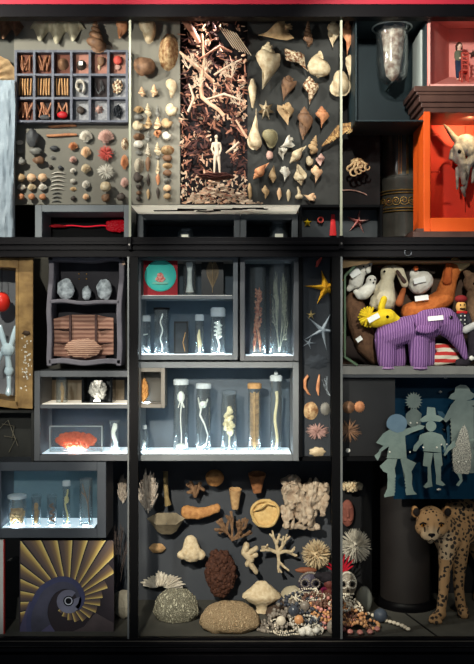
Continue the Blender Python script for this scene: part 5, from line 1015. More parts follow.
# ================================================================ CORALS OF THE CENTRE CASE
WB = .749; GC = 'corals and sponges mounted on the centre back wall'
LC = lambda c1, c2, s_=40, b_=.5, bs=50, **kw: mat(c1, c2, s_, .75, b_, bscale=bs, **kw)
CRM = LC((226, 208, 174), (186, 160, 124), key='cream coral'); TNC = LC((206, 168, 120), (162, 122, 84), key='tan coral'); ORB = LC((200, 146, 92), (150, 100, 60), key='orange sponge'); YLS = LC((232, 200, 138), (206, 166, 104), key='yellow sponge'); DBR = LC((96, 62, 48), (50, 32, 28), 60, .9, 70, key='dark brown coral'); WHC = LC((214, 204, 192), (164, 148, 134), key='bleached coral'); GRC = LC((150, 146, 128), (92, 90, 78), 60, .8, 60, key='grey coral'); BRC = LC((140, 108, 80), (90, 66, 50), key='brown coral')
def coral(name, m, material, x0, y0, x1, y1, label, cat='coral', dep=12, lift=.09, roll=0, wall=WB):
    return wall_item(name, m, material, (x0+x1)/2, (y0+y1)/2, x1-x0, y1-y0, wall, label, cat, GC, roll, dep, lift)
rr = random.Random(5)
def flame(seed, n=130):
    r_ = random.Random(seed); ms = [prism([(0, -1), (-.5, .0), (-.3, .5), (.3, .5), (.5, 0)], -.05, .1)]
    for i in range(n):
        a = r_.uniform(-1, 1); L = r_.uniform(.4, 1.5)*(1-.3*abs(a)); x = math.sin(a)*L*.95; z = -1+math.cos(a)*L*1.2
        ms.append(tube([(x*.5, 0, -1+(z+1)*.5), (x*.9, -.15*r_.random(), z*.95), (x*1.05, -.2*r_.random(), z+.15)], [.06, .07, .015], 5))
    return join(ms)
coral('fan_coral', flame(3), WHC, 137, 468, 158.5, 514, 'pale bristly flame shaped fan coral right of the left mullion', dep=10, lift=.25)
wall_item('fan_coral', flame(5), WHC, 123, 489, 12, 31, .6, 'small pale bristly fan coral left of the left mullion', 'coral', None, 0, 6)
struct('wall_left_niche', box(P(106, 0, .6).x, P(129, 0, .6).x, .6, .62, zf, P(0, 462, .6).z), mat((66, 70, 76), (52, 56, 62), 4, .8, key='niche board'))
coral('tube_sponge', wob(tube([(0, 0, 1), (0, 0, .2), (.05, 0, -.5), (.15, 0, -1)], [.14, .15, .16, .22], 14), .05, 3, 1), LC((160, 138, 96), (112, 94, 64), key='olive sponge'), 163, 471, 171.5, 506, 'thin upright olive brown tube sponge', dep=7)
coral('knobbed_coral', join([caps((0, 0, -1), .25, (-.5, 0, .5), .25), caps((0, 0, -1), .25, (.5, 0, .4), .25), caps((-.5, 0, 0), .2, (-.9, 0, .3), .2), caps((.5, 0, 0), .2, (.95, 0, -.3), .2), caps((0, 0, -.4), .3, (.1, -.2, .2), .2), caps((-.4, 0, -.5), .3, (-.8, 0, -.6), .2)]), BRC, 185.5, 481, 205.5, 498, 'small brown knobbed coral cluster', dep=9)
coral('round_sponge', wob(sc(ell((0, 0, 0), 1, 24), (1, .6, .95)), .07, 2, 3), ORB, 205.5, 469.5, 224, 486.5, 'round orange brown sponge near the top of the centre case', 'sponge', dep=11)
bp_ = [(math.cos(a)*1.0, -.0, math.sin(a)*.42) for a in np.linspace(0, 2*PI, 40)]
coral('bean_shaped_sponge', wob(fuse([caps((-1.2, 0, -.02), .42, (-.2, 0, -.12), .34), caps((-.2, 0, -.12), .34, (.5, 0, .0), .3), caps((.5, 0, 0), .3, (1.3, 0, .2), .3)], .06, 4), .04, 3, 2), ORB, 181, 503.5, 220.5, 519.5, 'long orange brown bean shaped sponge', 'sponge', dep=10)
cup = lambda n=28, fl=.3: lathe([(.01, -1), (.34, -1), (.42, -.5), (.55, .3), (.62+fl*.1, 1), (.5+fl*.1, .98), (.4, .3), (.2, -.3), (.01, -.4)], n)
coral('cup_sponge', wob(rot(cup(), 'X', .25), .04, 3, 3), TNC, 229, 487.5, 241.5, 510, 'small tan cup shaped sponge above the branching tube coral', 'sponge', dep=10)
coral('vase_sponge', wob(rot(cup(28, 1), 'X', .3), .06, 3, 4), LC((178, 120, 80), (120, 78, 54), key='rust sponge'), 248, 471.5, 266, 494, 'rust brown vase sponge with open mouth, next to the large coral rock', 'sponge', dep=12)
coral('boat_shell', rot(sc(lathe([(.01, -.75), (.5, -.72), (.62, -.4), (.8, .0), (1.0, .35), (.94, .36), (.7, .1), (.3, -.3), (.01, -.5)], 6), (1, .5, 1)), 'X', .7), LC((150, 136, 112), (110, 100, 84), 20, .3, key='grey tan shell'), 147, 513, 185.5, 535, 'wide grey tan boat shaped bowl specimen', 'shell', dep=14)
coral('small_oval_shell', limpet(6, .6, .05, .6), TNC, 148.5, 544, 165.5, 553.5, 'small tan oval shell under the boat shaped bowl', 'shell', dep=5, lift=.03)
coral('cone_coral', wob(fuse([caps((0, 0, -.4), .75, (-.05, 0, .5), .4), ell((.6, 0, -.6), (.35, .4, .4), 12), ell((-.6, 0, -.6), (.35, .4, .35), 12)], .06, 3), .06, 3, 5), CRM, 177, 535, 205.5, 562, 'pale cream cauliflower shaped cone coral', dep=14)
tc = branchy(17, 3, 7, .6, .07, 1.0, .6, .25, nb=2, taper=1.1)
tips = join([tc]+[])
coral('tube_coral', tips, BRC, 214, 511.5, 252.5, 541.5, 'branching brown tube coral with round open ends', dep=14)
coral('crusty_coral', wob(lumpy(31, 220, .17, .85, .5, 1.2), .06, 5, 3), DBR, 204, 549, 238, 598, 'large crumbly dark brown coral column', dep=20, lift=.04)
coral('twisted_coral', join([caps((-.3, 0, 1), .3, (-.5, 0, .5), .3), caps((-.5, 0, .5), .3, (.1, 0, 0), .35), caps((.1, 0, 0), .3, (-.2, 0, -.4), .25), caps((0, 0, -.3), .25, (.6, 0, -1), .22), caps((-.1, 0, .4), .25, (.6, 0, .8), .22), caps((.1, 0, .2), .25, (.6, 0, .3), .2)]), CRM, 241, 542, 258.5, 574.5, 'pale twisted knobby coral beside the dark crumbly one', dep=11)
coral('dish_sponge', join([wob(sc(limpet(5, -.25, .05), (1, 1, 1)), .05, 2, 3), rot(tube([(math.cos(a)*(.93+.06*math.sin(3*a)), -.12-.05*math.sin(5*a), math.sin(a)*.93) for a in np.linspace(0, 2*PI, 44)], .12, 8, False), 'X', 0), wob(tube([(-.85, -.1, .2), (-.3, -.25, .45), (.1, -.2, .75), (.7, -.2, .55)], [.08, .14, .12, .06], 8), .04, 3, 2)]), YLS, 250, 498.5, 280.5, 528, 'round yellow dish sponge with a folded rim', 'sponge', dep=11)
ms = []
for i in range(46):
    x = rr.uniform(-.9, .95); z0 = rr.uniform(-.7, .35); top = min(.95, z0+rr.uniform(.3, .8))*(1-.25*max(0, x)); r_ = rr.uniform(.06, .12)
    ms.append(caps((x*.8, rr.uniform(-.3, .1), z0-.2), r_, (x, rr.uniform(-.35, .1), top), r_*1.15, 8))
ms += [caps((-.75, 0, -.9), .13, (.5, 0, -.93), .13), ell((0, .1, -.05), (.72, .2, .75), 14), ell((-.8, 0, .75), (.2, .2, .18), 10), ell((-.6, 0, .85), (.2, .2, .15), 10)]
o = coral('coral_rock', wob(fuse(ms, .035, 1), .08, 6, 6), LC((214, 196, 172), (150, 126, 106), 30, .7, 40, key='columned coral'), 280, 473, 330, 531, 'largest pale columned coral rock, upper right of the centre case', dep=24)
coral('antler_coral', branchy(9, 3, 5, .6, .14, .9, .35, .4, dirs=[(-1, 0, .5), (.9, 0, .5), (-.3, 0, 1), (.1, 0, -1), (.6, 0, .9)], nb=2, taper=.8), CRM, 260, 531, 298, 573, 'cream antler like branching coral under the coral rock', dep=12)
UR = LC((226, 208, 172), (176, 146, 108), 20, .1, key='cream spines')
coral('spiny_urchin', spikeball(330, .52, .44, .042, .7, 2, True), UR, 301.5, 540, 331, 571, 'cream short spined sea urchin left of the right mullion', 'urchin', dep=18, lift=.05)
wall_item('spiny_urchin', spikeball(330, .52, .44, .042, .7, 3, True), LC((206, 200, 186), (150, 142, 128), 20, .1, key='grey spines'), 356, 547, 32, 36, .6, 'grey white spined sea urchin right of the right mullion', 'urchin', GC, 0, 20, .03)
wall_item('ledge_coral', wob(lumpy(41, 60, .2, 1.4, .6, .5), .05, 4, 1), CRM, 352, 486.5, 23, 12, .6, 'cream ledge shaped coral right of the right mullion', 'coral', GC, 0, 16, .03)
mk = fit(fuse([ell((0, 0, 0), (.6, .35, 1), 18), caps((0, -.3, .3), .1, (0, -.45, -.15), .16), ell((-.25, -.25, -.5), (.2, .15, .1), 10), caps((-.35, -.28, .4), .08, (.35, -.28, .4), .08), ell((.2, -.27, -.5), (.2, .15, .1), 10)], .04, 2), 13*k(.55), 27*k(.55), .05)
mo = tag(link('carved_mask', mk, LC((130, 78, 66), (92, 54, 48), 20, .3, key='red brown carving'), None, P(347, 512.5, .58)), 'reddish brown carved face mask right of the right mullion', 'mask'); link('mounting_pin', tube([(0, 0, 0), (0, .024, 0)], .004, 6), PINM, mo)
struct('wall_right_niche', box(P(339, 0, .6).x, P(372, 0, .6).x, .604, .62, zf, P(0, 457, .6).z), mat((24, 24, 26), rough=.8, key='black niche board'))
# standing corals
def stand_c(name, m, material, x0, x1, ytop, ybot, label, cat='coral', dep=None, d=None):
    d = d or (308*5/(ybot-332)-5); return stand_item(name, m, material, (x0+x1)/2, zf, x1-x0, ybot-ytop, d+.05, label, cat, 'corals resting on the case floor', dep or (x1-x0)*.6)
stand_c('brain_coral', wob(crinkle_dome(1, .8, 9, .03, 1, 90), .05, 5, 3), mat((122, 116, 98), (186, 180, 156), 30, .85, 1.0, kind='maze', contrast=.3, key='winding ridged coral'), 153, 199.5, 590, 622, 'grey domed brain coral with deep winding ridges on the floor', d=.3)
o = stand_c('table_coral', wob(join([crinkle_dome(1, .45, 16, .02, 3, 60)]), .03, 3, 1), mat((176, 142, 104), (226, 198, 158), 45, .8, .9, kind='maze', contrast=.35, key='fine ridged coral'), 199, 260, 601, 631, 'low wide tan table coral with a pitted surface on the floor', d=.12)
pf = []
for i, (a, L) in enumerate(((-1.45, 1.2), (-1.1, .9), (-.75, .75), (-.3, .8), (.15, .7), (.5, .6), (.9, .8), (1.2, 1.1), (1.5, 1.25))):
    V, F = fit(scallop(4, 45, .3, False, .08), .5, 1, .3); V = V+np.array([0, -.05*(i % 3), .5]); pf.append(sc(rot(sc((V, F), (1, 1, L)), 'Y', a), (1, 1, .9)))
coral('petal_fungus', join(pf), LC((226, 218, 204), (186, 174, 156), 30, .3, key='white petals'), 139.5, 572, 185.5, 590.5, 'white petal shaped coral spreading wide above the grey brain coral', dep=12, lift=.05)
q = stand_c('mushroom_coral', wob(lathe([(.01, 0), (.4, 0), (.28, .12), (.32, .24), (.7, .34), (1, .5), (.97, .58), (.55, .8), (.2, .98), (.01, 1)], 44), .04, 3, 1), CRM, 242, 281, 575, 608, 'cream mushroom shaped coral dish on a stem', d=.42, dep=20)
stand_c('white_stone', wob(sc(ell((0, 0, 0), 1, 20), (1, .7, .8)), .05, 2, 2), LC((206, 194, 166), (160, 148, 124), 14, .3, key='cream stone'), 280, 304, 578, 602, 'cream rounded stone behind the bead heap', 'stone', d=.5)
s_ = stand_c('pale_rock', wob(sc(ell((0, 0, 0), 1, 20), (1, .7, 1)), .2, 1.5, 9), LC((176, 168, 150), (130, 122, 108), 14, .4, key='pale rock'), 112, 134, 588, 617, 'pale rock in the corner left of the left mullion', 'stone', d=.32)
stand_item('wiry_coral', branchy(23, 5, 7, .5, .02, .8, .5, .7, nb=2, taper=.9), LC((96, 84, 80), (60, 52, 50), key='dark wiry coral'), 117.5, P(0, 590, .4).z, 23, 66, .42, 'dark wiry branching coral standing on the pale rock left of the mullion', 'coral', dep=10)
# ================================================================ BEAD AND TRINKET HEAP
rr = random.Random(9)
heap = lambda x: max(0, 1-((x-318)/52)**2)**.6
D0 = .22
hb = []
for i in range(22):
    x = 272+i*4.2; h_ = heap(x)*.12+.012; hb.append(ell(((x-318)*k(.3), rr.uniform(-.03, .05), h_*.35), (.05, .1, h_*.6), 10))
tag(link('dark_cloth_heap', fuse(hb, .012, 3), mat((96, 78, 64), (54, 46, 46), 40, .9, .5, key='dark cloth', bscale=60), None, ((318-237)*k(.38), .38, zf+.01)), 'low heap of dark cloth under the bead necklaces', 'cloth')
BM = [mat(a, b, 20, .25, key='bead') for a, b in (((232, 222, 202), (200, 184, 162)), ((150, 140, 128), (110, 100, 92)), ((214, 164, 116), (180, 120, 80)), ((216, 150, 140), (180, 110, 100)), ((80, 84, 92), (50, 52, 60)), ((176, 166, 152), (210, 204, 190)), ((120, 90, 76), (90, 64, 56)))]
desc = ['necklace of small cream beads at the left front of the heap', 'necklace of large grey brown beads on the left of the heap', 'strand of amber brown beads across the middle of the heap', 'necklace of pink round beads in the heap centre', 'strand of dark blue grey beads over the left crest', 'string of tiny pearl beads looped below the left mask', 'strand of brown wooden beads near the right mullion', 'looped white pearl necklace spilling at the heap front', 'strand of peach beads beneath the dark doll', 'grey stone bead strand at the far left of the heap', 'loop of cream shell beads under the right mask', 'thick tan bead strand at the right of the heap', 'dark glass bead necklace in the heap middle', 'coral pink bead strand in front of the doll', 'chain of pale bone beads along the front edge', 'brown nut bead strand on the heap crest']
cen = [(283, 627), (292, 608), (318, 612), (322, 604), (300, 602), (306, 596), (345, 612), (309, 628), (330, 609), (277, 617), (347, 604), (358, 616), (316, 617), (336, 617), (300, 622), (322, 600)]
ci = [0, 1, 2, 3, 4, 0, 6, 5, 2, 1, 0, 2, 4, 3, 5, 6]; br_ = [.006, .014, .01, .011, .012, .006, .01, .008, .01, .012, .008, .012, .011, .011, .008, .011]
for i, ((x, y), c_) in enumerate(zip(cen, ci)):
    r_ = br_[i]; rx = rr.uniform(.055, .10); ry = rr.uniform(.3, .6); L = 2*PI*rx*.8; n_ = int(L/(r_*1.9)); ms = []
    dd = .1+(636-y)/36*.17; s = k(dd); zc = CZ-(y-332)*s; zc = max(zc, zf+r_+.004)
    for lp in range(4):
        ox, oz, rf, ph0 = rr.uniform(-.06, .06), rr.uniform(-.012, .03), rr.uniform(.6, 1.2), rr.uniform(0, 6)
        for j in range(int(n_*rf)):
            a = 2*PI*j/(n_*rf); px_ = ox+rx*rf*math.cos(a+ph0); pz_ = oz+rx*.3*math.sin(a+ph0)+noise.noise(Vector((a, i, lp)))*.03; yy = rx*.5*math.sin(a+ph0)-.015*lp
            top = zf+.02+heap(min(max((px_+(x-237)*s)/k(dd+yy)+237, 267), 369))*.20-max(0, .25-dd-yy)*.45
            zz_ = max(zf+r_-zc, min(pz_, top-zc)); q_ = r_*rr.uniform(.75, 1.2); ms.append(ell((px_, yy, zz_), q_, 8))
    tag(link('bead_necklace', join(ms), BM[c_], None, ((x-237)*s, dd, zc)), desc[i], 'necklace', 'bead necklaces heaped on the case floor')
for i, (x, y, r_, c_, lab) in enumerate(((281, 621, 5, 0, 'round white ball at the left end of the bead heap'), (299, 620, 5, 2, 'tan round ball in the front of the bead heap'), (334.5, 627.5, 8, 1, 'grey flat round disc of metal in the heap front'), (294, 611, 6, 4, 'large grey green bead in the left of the heap'), (336, 610, 5, 2, 'large amber bead in the heap middle'), (305, 606, 5, 1, 'large smoky bead below the left mask'))):
    d_ = .04+(636-y)/36*.17; s = k(d_); z_ = max(CZ-(y-332)*s, zf+r_*s); tag(link('large_bead', ell((0, 0, 0), (r_*s, r_*s*.8, r_*s), 16), BM[c_], None, ((x-237)*s, d_, z_)), lab, 'bead', 'loose large beads in the heap')
stand_item('pearl_trinket', join([ell((rr.uniform(-1, 1), rr.uniform(-.5, .5), rr.uniform(0, .5)), .3, 8) for _ in range(26)]), mat((220, 214, 202), rough=.2, key='shiny pearl'), 309, zf, 22, 10, .06, 'cluster of shiny misshapen pearls at the heap front', 'trinket')
def beadmask(cx, cy, w_, h_, d, m1, m2, label):
    s = k(d); t_ = thing('beaded_mask', label, 'mask', P(cx, cy, d), 'beaded skull masks on the heap')
    link('face', sc(ell((0, 0, 0), 1, 20), (w_*s/2, .045, h_*s/2)), m1, t_)
    for q in (-1, 1):
        link('eye_ring', mv(rot(join([ell((4*s*math.cos(a), 4*s*math.sin(a), 0), 1.1*s, 7) for a in np.linspace(0, 2*PI, 14)]), 'X', PI/2), (q*w_*s*.22, -.042, h_*s*.06)), m2, t_)
        link('eye', mv(ell((0, 0, 0), 2.2*s, 10), (q*w_*s*.22, -.038, h_*s*.06)), BLACK2, t_)
    link('nose', mv(prism([(-1.6*s, -2*s), (1.6*s, -2*s), (0, 2*s)], -.05, -.04), (0, 0, -h_*s*.14)), BLACK2, t_)
    link('teeth', join([ell(((i-3)*1.9*s, -.038+abs(i-3)*.003, -h_*s*.33), 1.1*s, 7) for i in range(7)]), mat((226, 216, 196), rough=.3, key='bead teeth'), t_)
    link('crown', join([ell((w_*s*.46*math.cos(a), -.02, h_*s*.47*math.sin(a)), 1.3*s, 7) for a in np.linspace(.2, 2.9, 16)]), m2, t_)
    link('stand', tube([(0, .02, 0), (0, .03, zf-P(0, cy, d).z)], .006, 6), PINM, t_)
beadmask(310, 583, 24, 24, .42, mat((84, 78, 92), (50, 46, 58), 60, .3, .3, key='violet bead skin', bscale=150), BM[1], 'purple grey beaded skull mask on the left of the heap')
beadmask(347, 584, 19, 26, .4, mat((150, 140, 124), (96, 84, 76), 60, .3, .3, key='grey bead skin', bscale=150), BM[5], 'grey silver beaded skull mask behind the right mullion')
s = k(.38); t_ = thing('dark_doll', 'small dark doll with a purple red scarf between the two beaded masks', 'doll', P(329, 602, .38)); h = lambda x, y, dz=0: ((x-329)*s, dz, (602-y)*s)
link('body', fuse([caps(h(329, 600), 5*s, h(329, 590), 4*s), ell(h(329, 584), (5.5*s, .03, 5.5*s)), caps(h(325, 590), 2*s, h(321, 596), 1.6*s), caps(h(333, 590), 2*s, h(337, 596), 1.6*s)], .004, 2), mat((96, 52, 46), rough=.6, key='doll skin'), t_)
link('hair', fuse([ell(h(328, 578, .01), (10*s, .035, 6*s)), ell(h(320, 576, .01), (6*s, .03, 3.4*s))], .005, 2), mat((28, 26, 30), (44, 40, 44), 60, .9, .4, key='black doll hair'), t_)
link('scarf', wob(tube([(8*s*math.cos(a), -.02+.02*math.sin(a), 11*s+3*s*math.sin(a)) for a in np.linspace(0, 2*PI, 24)], 2.2*s, 8, False), .006, 20), mat((120, 26, 66), (84, 16, 44), 30, .7, key='magenta scarf'), t_)
link('cap', fit(pebble(2, .2), 20*s, 5*s, .05), mat((150, 92, 66), (110, 66, 50), 20, .8, key='brown cap'), t_, h(310, 569, .03)) if False else None
stand_item('brown_leather_cap', pebble(2, .15), mat((150, 92, 66), (110, 66, 50), 20, .8, key='brown cap'), 306, P(0, 573, .42).z, 22, 6, .42, 'brown domed cap on top of the left beaded mask', 'cap')
t_ = thing('red_feathers', 'spray of bright red feathers rising behind the right beaded mask', 'feathers', P(340, 574, .44)); s = k(.44)
for i, a in enumerate(np.linspace(-1.05, 1.0, 9)):
    L = (19 if abs(a-.5) < .5 else 14)*s; dx, dz = math.sin(a), math.cos(a); V = []
    fm = [tube([(0, 0, 0), (dx*L, 0, dz*L)], .003, 5)]+[tube([(dx*L*t, 0, dz*L*t), (dx*L*t+dx*.012+q*dz*.011*(1.1-t), -.003, dz*L*t+dz*.012-q*dx*.011*(1.1-t))], .0026, 4) for t in np.linspace(.15, .98, 14) for q in (-1, 1)]
    link('feather', join(fm), mat((196, 34, 52), (150, 20, 40), 30, .7, key='red feather'), t_)
link('feather_stand', tube([(0, 0, 0), (0, 0, zf-P(0, 574, .44).z)], .004, 6), PINM, t_)
stand_item('grey_dome', wob(ell((0, 0, 0), 1, 18), .05, 2, 1), mat((120, 122, 116), (92, 94, 90), 10, .5, key='grey dome'), 364, zf, 17, 27, .48, 'grey upright dome shaped stone behind the right of the heap', 'stone', dep=10)
tag(link('blue_grey_ball', ell((0, 0, 0), (7*k(.3), 7*k(.3), 7*k(.3)), 18), mat((78, 86, 98), (60, 66, 76), 10, .4, key='blue grey ball'), None, ((380.5-237)*k(.3), .3, zf+7*k(.3))), 'blue grey ball on the floor right of the heap', 'ball')
def strand(name, label, pts, r_, m, group=None):
    P3 = [Vector(((x-237)*k(d_), d_, zf+r_)) for x, d_ in pts]; o0 = P3[0]; ms = []; tot = 0
    for a, b in zip(P3[:-1], P3[1:]):
        n_ = max(1, int((b-a).length/(r_*1.8)))
        for j in range(n_): q_ = a+(b-a)*j/n_-o0; ms.append(ell((q_.x, q_.y, q_.z), (r_, r_, r_*.8), 8))
    tag(link(name, join(ms), m, None, o0), label, 'bracelet', group)
strand('bead_strand', 'long cream beaded strand running out to the right over the floor', [(368, .42), (378, .36), (386, .29), (394, .25), (402, .2), (408, .14), (411, .1)], .016, BM[0]); strand('bead_strand', 'coral pink bead bracelet curled on the floor at the right front of the heap', [(343, .12), (350, .08), (360, .07), (370, .08), (377, .13), (378, .2)], .021, BM[3])
strand('bead_strand', 'short grey blue bead strand beside the blue grey ball', [(362, .32), (368, .3), (374, .26), (378, .22)], .018, BM[4])
# ================================================================ TOY CRATE
dk = .06; GRN = mat((84, 104, 80), (66, 84, 64), 10, .6, key='green rim'); CBD = mat((150, 124, 92), (120, 96, 70), 8, .8, key='cardboard')
a = P(342.5, 374.5, dk); b = P(500, 260, dk); cr = thing('toy_crate', 'open cardboard crate with green rim full of old soft toys', 'crate', a); o_ = np.array(a)
def cp(n_, q, m): return bev(link(n_, mv(q, -o_), m, cr, smooth=False), .002, 1)
cp('left_side', quad((a.x, dk, a.z+.04), (a.x+.02, dk+.3, a.z+.06), (a.x+.02, dk+.3, b.z-.03), (a.x, dk, b.z), (-.008, 0, 0)), CBD); cp('back_panel', box(a.x, b.x, dk+.33, dk+.34, a.z, b.z), mat((84, 64, 52), (62, 48, 40), 8, .8, key='brown crate back'))
cp('top_side', box(a.x, b.x, dk+.02, dk+.33, b.z-.008, b.z), CBD); cp('bottom_side', box(a.x-.01, b.x, dk, dk+.33, a.z, a.z+.05), mat((116, 114, 110), (98, 96, 94), 8, .6, key='grey ledge'))
cp('green_edge', join([box(a.x+.012, a.x+.024, dk+.02, dk+.05, a.z+.1, b.z-.09), quad((a.x+.012, dk+.02, b.z-.09), (a.x+.09, dk+.02, b.z-.012), (a.x+.1, dk+.02, b.z-.024), (a.x+.024, dk+.02, b.z-.1), (0, .03, 0)), quad((a.x+.012, dk+.02, a.z+.1), (a.x+.09, dk+.02, a.z+.05), (a.x+.1, dk+.02, a.z+.06), (a.x+.024, dk+.02, a.z+.11), (0, .03, 0))]), GRN)
cp('corner_flap', quad((a.x, dk, b.z), (a.x+.18, dk, b.z), (a.x+.16, dk+.01, b.z-.02), (a.x, dk+.01, b.z-.05), (0, .004, 0)), CBD)
zfl_ = a.z+.05
PAP = mat((236, 234, 228), key='white paper tag')
def toy(name, label, d, org, blobs, m, vox=.006, cat='soft toy', group='old soft toys in the crate', sm=3):
    o = P(org[0], org[1], d); t_ = thing(name, label, cat, o, group); s = k(d)
    def f(x, y, dz=0): return ((x-org[0])*s, dz, (org[1]-y)*s)
    ms = []
    for q in blobs:
        if len(q) == 5 and q[0] == 'e': ms.append(ell(f(*q[1]), tuple(v*s for v in q[2]) if hasattr(q[2], '__len__') else q[2]*s, 14))
        else: (p0, r0, p1, r1) = q; ms.append(caps(f(*p0), r0*s, f(*p1), r1*s, 12))
    link('body', fuse(ms, vox, sm), m, t_); return t_, f, s
def add(t_, name, ms, m, vox=None): return link(name, fuse(ms, vox, 2) if vox else join(ms), m, t_)
def nametag(t_, f, s, x, y, w_, h_, dz, r_=0): link('paper_tag', mv(rot(box(-w_/2*s, w_/2*s, -.003, 0, -h_/2*s, h_/2*s), 'Y', r_), f(x, y, dz)), PAP, t_, smooth=False)
EYE = mat((20, 16, 18), rough=.15, key='black eye')
E = 'e'
PUR = mat((152, 112, 160), (110, 74, 126), 22, .9, .6, kind='bandx', contrast=.35, key='purple corduroy'); PUR2 = mat((170, 132, 172), (146, 108, 150), 20, .9, key='lilac lining')
t_, f, s = toy('toy_elephant', 'large purple corduroy toy elephant standing in front of the crate', .1, (415, 369.5), [((388, 336), 13.5, (405, 330), 14), ((405, 330), 14, (428, 326), 14), ((428, 322, -.01), 13, (443, 321, -.02), 14), ((443, 321, -.02), 13.5, (450, 328, -.02), 12), ((452, 332, -.02), 9.5, (460, 346, -.02), 5.5), ((460, 346, -.02), 5.5, (464.5, 357, -.02), 3),
      ((385, 340), 11, (387, 362), 9.5), ((418, 338, -.01), 11, (419, 362, -.01), 9.8), ((398, 340, .08), 10, (400, 362, .08), 9), ((428, 336, .08), 10, (430, 360, .08), 9)], PUR, .006)
add(t_, 'ear', [sc(ell((0, 0, 0), 1, 14), (.085, .018, .068))], PUR).location = f(424, 321, -.115); add(t_, 'ear_lining', [sc(ell((0, 0, 0), 1, 14), (.06, .01, .028))], PUR).location = f(421, 329, -.124)
add(t_, 'eye', [ell(f(446.5, 317.5, -.11), 1.8*s, 10)], EYE); add(t_, 'sole', [sc(ell((0, 0, 0), 1, 14), (.057, .057, .012))], PUR2).location = f(387, 368, 0); add(t_, 'sole', [sc(ell((0, 0, 0), 1, 14), (.057, .057, .012))], PUR2).location = f(419, 368, -.01)
nametag(t_, f, s, 430, 318.5, 15, 4.5, -.142, -.1)
OR_ = mat((204, 116, 60), (160, 82, 40), 30, .9, .5, key='orange plush', bscale=90); BEI = mat((214, 190, 140), (190, 160, 110), 30, .9, .4, key='beige plush', bscale=90)
t_, f, s = toy('toy_dog', 'orange plush dog with a raised head and beige snout behind the purple elephant', .24, (430, 322), [((410, 312), 9.5, (430, 306), 10), ((430, 306), 10, (444, 298), 10), ((444, 298), 10, (449, 280), 8), ((449, 280), 8, (452, 270), 8.5), ((452, 269), 7.5, (458, 267), 6)], OR_)
add(t_, 'snout', [caps(f(458, 267, -.01), 5.5*s, f(466, 264, -.015), 3.4*s, 12), ell(f(455, 262, -.01), 5*s, 12)], BEI, .005); add(t_, 'eye', [ell(f(457, 262.5, -.05), 1.5*s, 8)], EYE); add(t_, 'ear', [caps(f(447, 266, -.05), 3.5*s, f(445, 281, -.055), 5*s)], mat((190, 96, 48), (150, 70, 34), 30, .9, .5, key='orange ear', bscale=90), .005)
nametag(t_, f, s, 419, 298.5, 13.5, 5, -.075, -.12)
YP = mat((236, 206, 52), (208, 168, 30), 30, .9, .4, key='yellow plush', bscale=90)
t_, f, s = toy('toy_duck', 'bright yellow plush duck with a ruffled mane left of the purple elephant', .09, (384, 328), [((375, 320), 8, (388, 317), 8.5), ((388, 317), 8.5, (396, 320), 5), ((381, 308), 3.5, (384, 299), 3.4), ((392, 322), 4, (399, 320), 3)], YP, .005)
rq = random.Random(3); add(t_, 'mane', [caps(f(369, 317), 2.2*s, f(369+math.cos(a)*10, 317-math.sin(a)*9.5, rq.uniform(-.02, .02)), 1.2*s, 7) for a in np.linspace(1.2, 5.4, 16)], YP); add(t_, 'eye', [ell(f(386, 317, -.052), 1.7*s, 8)], EYE); add(t_, 'foot', [caps(f(388, 326, 0), 2*s, f(399, 323, -.03), 1.6*s)], YP)
nametag(t_, f, s, 372, 318, 12, 5.5, -.058, -.5)
CRP = mat((214, 204, 178), (190, 176, 148), 30, .95, .5, key='cream plush', bscale=90); WHP = mat((226, 222, 212), (200, 194, 182), 30, .95, .5, key='white plush', bscale=90)
t_, f, s = toy('toy_rabbit', 'cream plush rabbit with a drooping ear beside the white bears', .22, (385, 310), [((384, 300), 12, (386, 286), 8.5), ((387, 282), 6, (388, 273), 8), ((376, 300), 6, (374, 304), 5), ((380, 286), 3.5, (374, 290), 3)], CRP)
add(t_, 'ear', [caps(f(393, 268, -.01), 3.5*s, f(399, 271, -.02), 4.5*s), caps(f(399, 271, -.02), 4.5*s, f(404, 284, -.02), 4*s)], CRP, .005); add(t_, 'ear_lining', [caps(f(396, 272, -.045), 1.6*s, f(403, 282, -.045), 2.2*s)], mat((70, 50, 44), key='dark ear lining')); add(t_, 'eye', [ell(f(383, 272, -.05), 1.3*s, 8)], EYE)
add(t_, 'carrot', [caps(f(403, 290, -.02), 2.5*s, f(398, 303, -.04), 4*s)], mat((150, 84, 50), rough=.9, key='brown arm'))
t_, f, s = toy('toy_bear', 'white plush bear in the top left corner of the crate, with a paper tag', .2, (360, 292), [((356, 282), 7.5, (358, 276), 7), ((363, 269), 7, (365, 268), 6.5), ((370, 264), 2.6, (370.5, 263), 2.3), ((358, 264), 2.6, (357.5, 263), 2.3), ((352, 286), 4, (349, 289), 3)], WHP)
add(t_, 'muzzle', [ell(f(367, 271, -.04), 3*s, 10)], WHP); add(t_, 'eye', [ell(f(362.5, 267, -.045), 1*s, 7), ell(f(368.5, 266, -.045), 1*s, 7)], EYE); nametag(t_, f, s, 353.5, 273.5, 10.5, 7, -.062, -.6)
t_, f, s = toy('toy_bear', 'small white plush cub curled below the larger white bear', .16, (366, 300), [((364, 293), 7, (370, 287), 6), ((371, 281), 5.5, (371.5, 280), 5.2), ((360, 296), 4, (356, 292), 3)], WHP)
add(t_, 'eye', [ell(f(369.5, 280, -.035), .9*s, 7), ell(f(374, 280, -.035), .9*s, 7), ell(f(372.5, 283, -.036), 1.1*s, 7)], EYE)
t_, f, s = toy('toy_penguin', 'round white plush bird with an orange beak behind the orange dog', .26, (420, 296), [((419, 284), 11, (423, 281), 10.5), ((413, 274), 5, (414, 273), 5)], WHP)
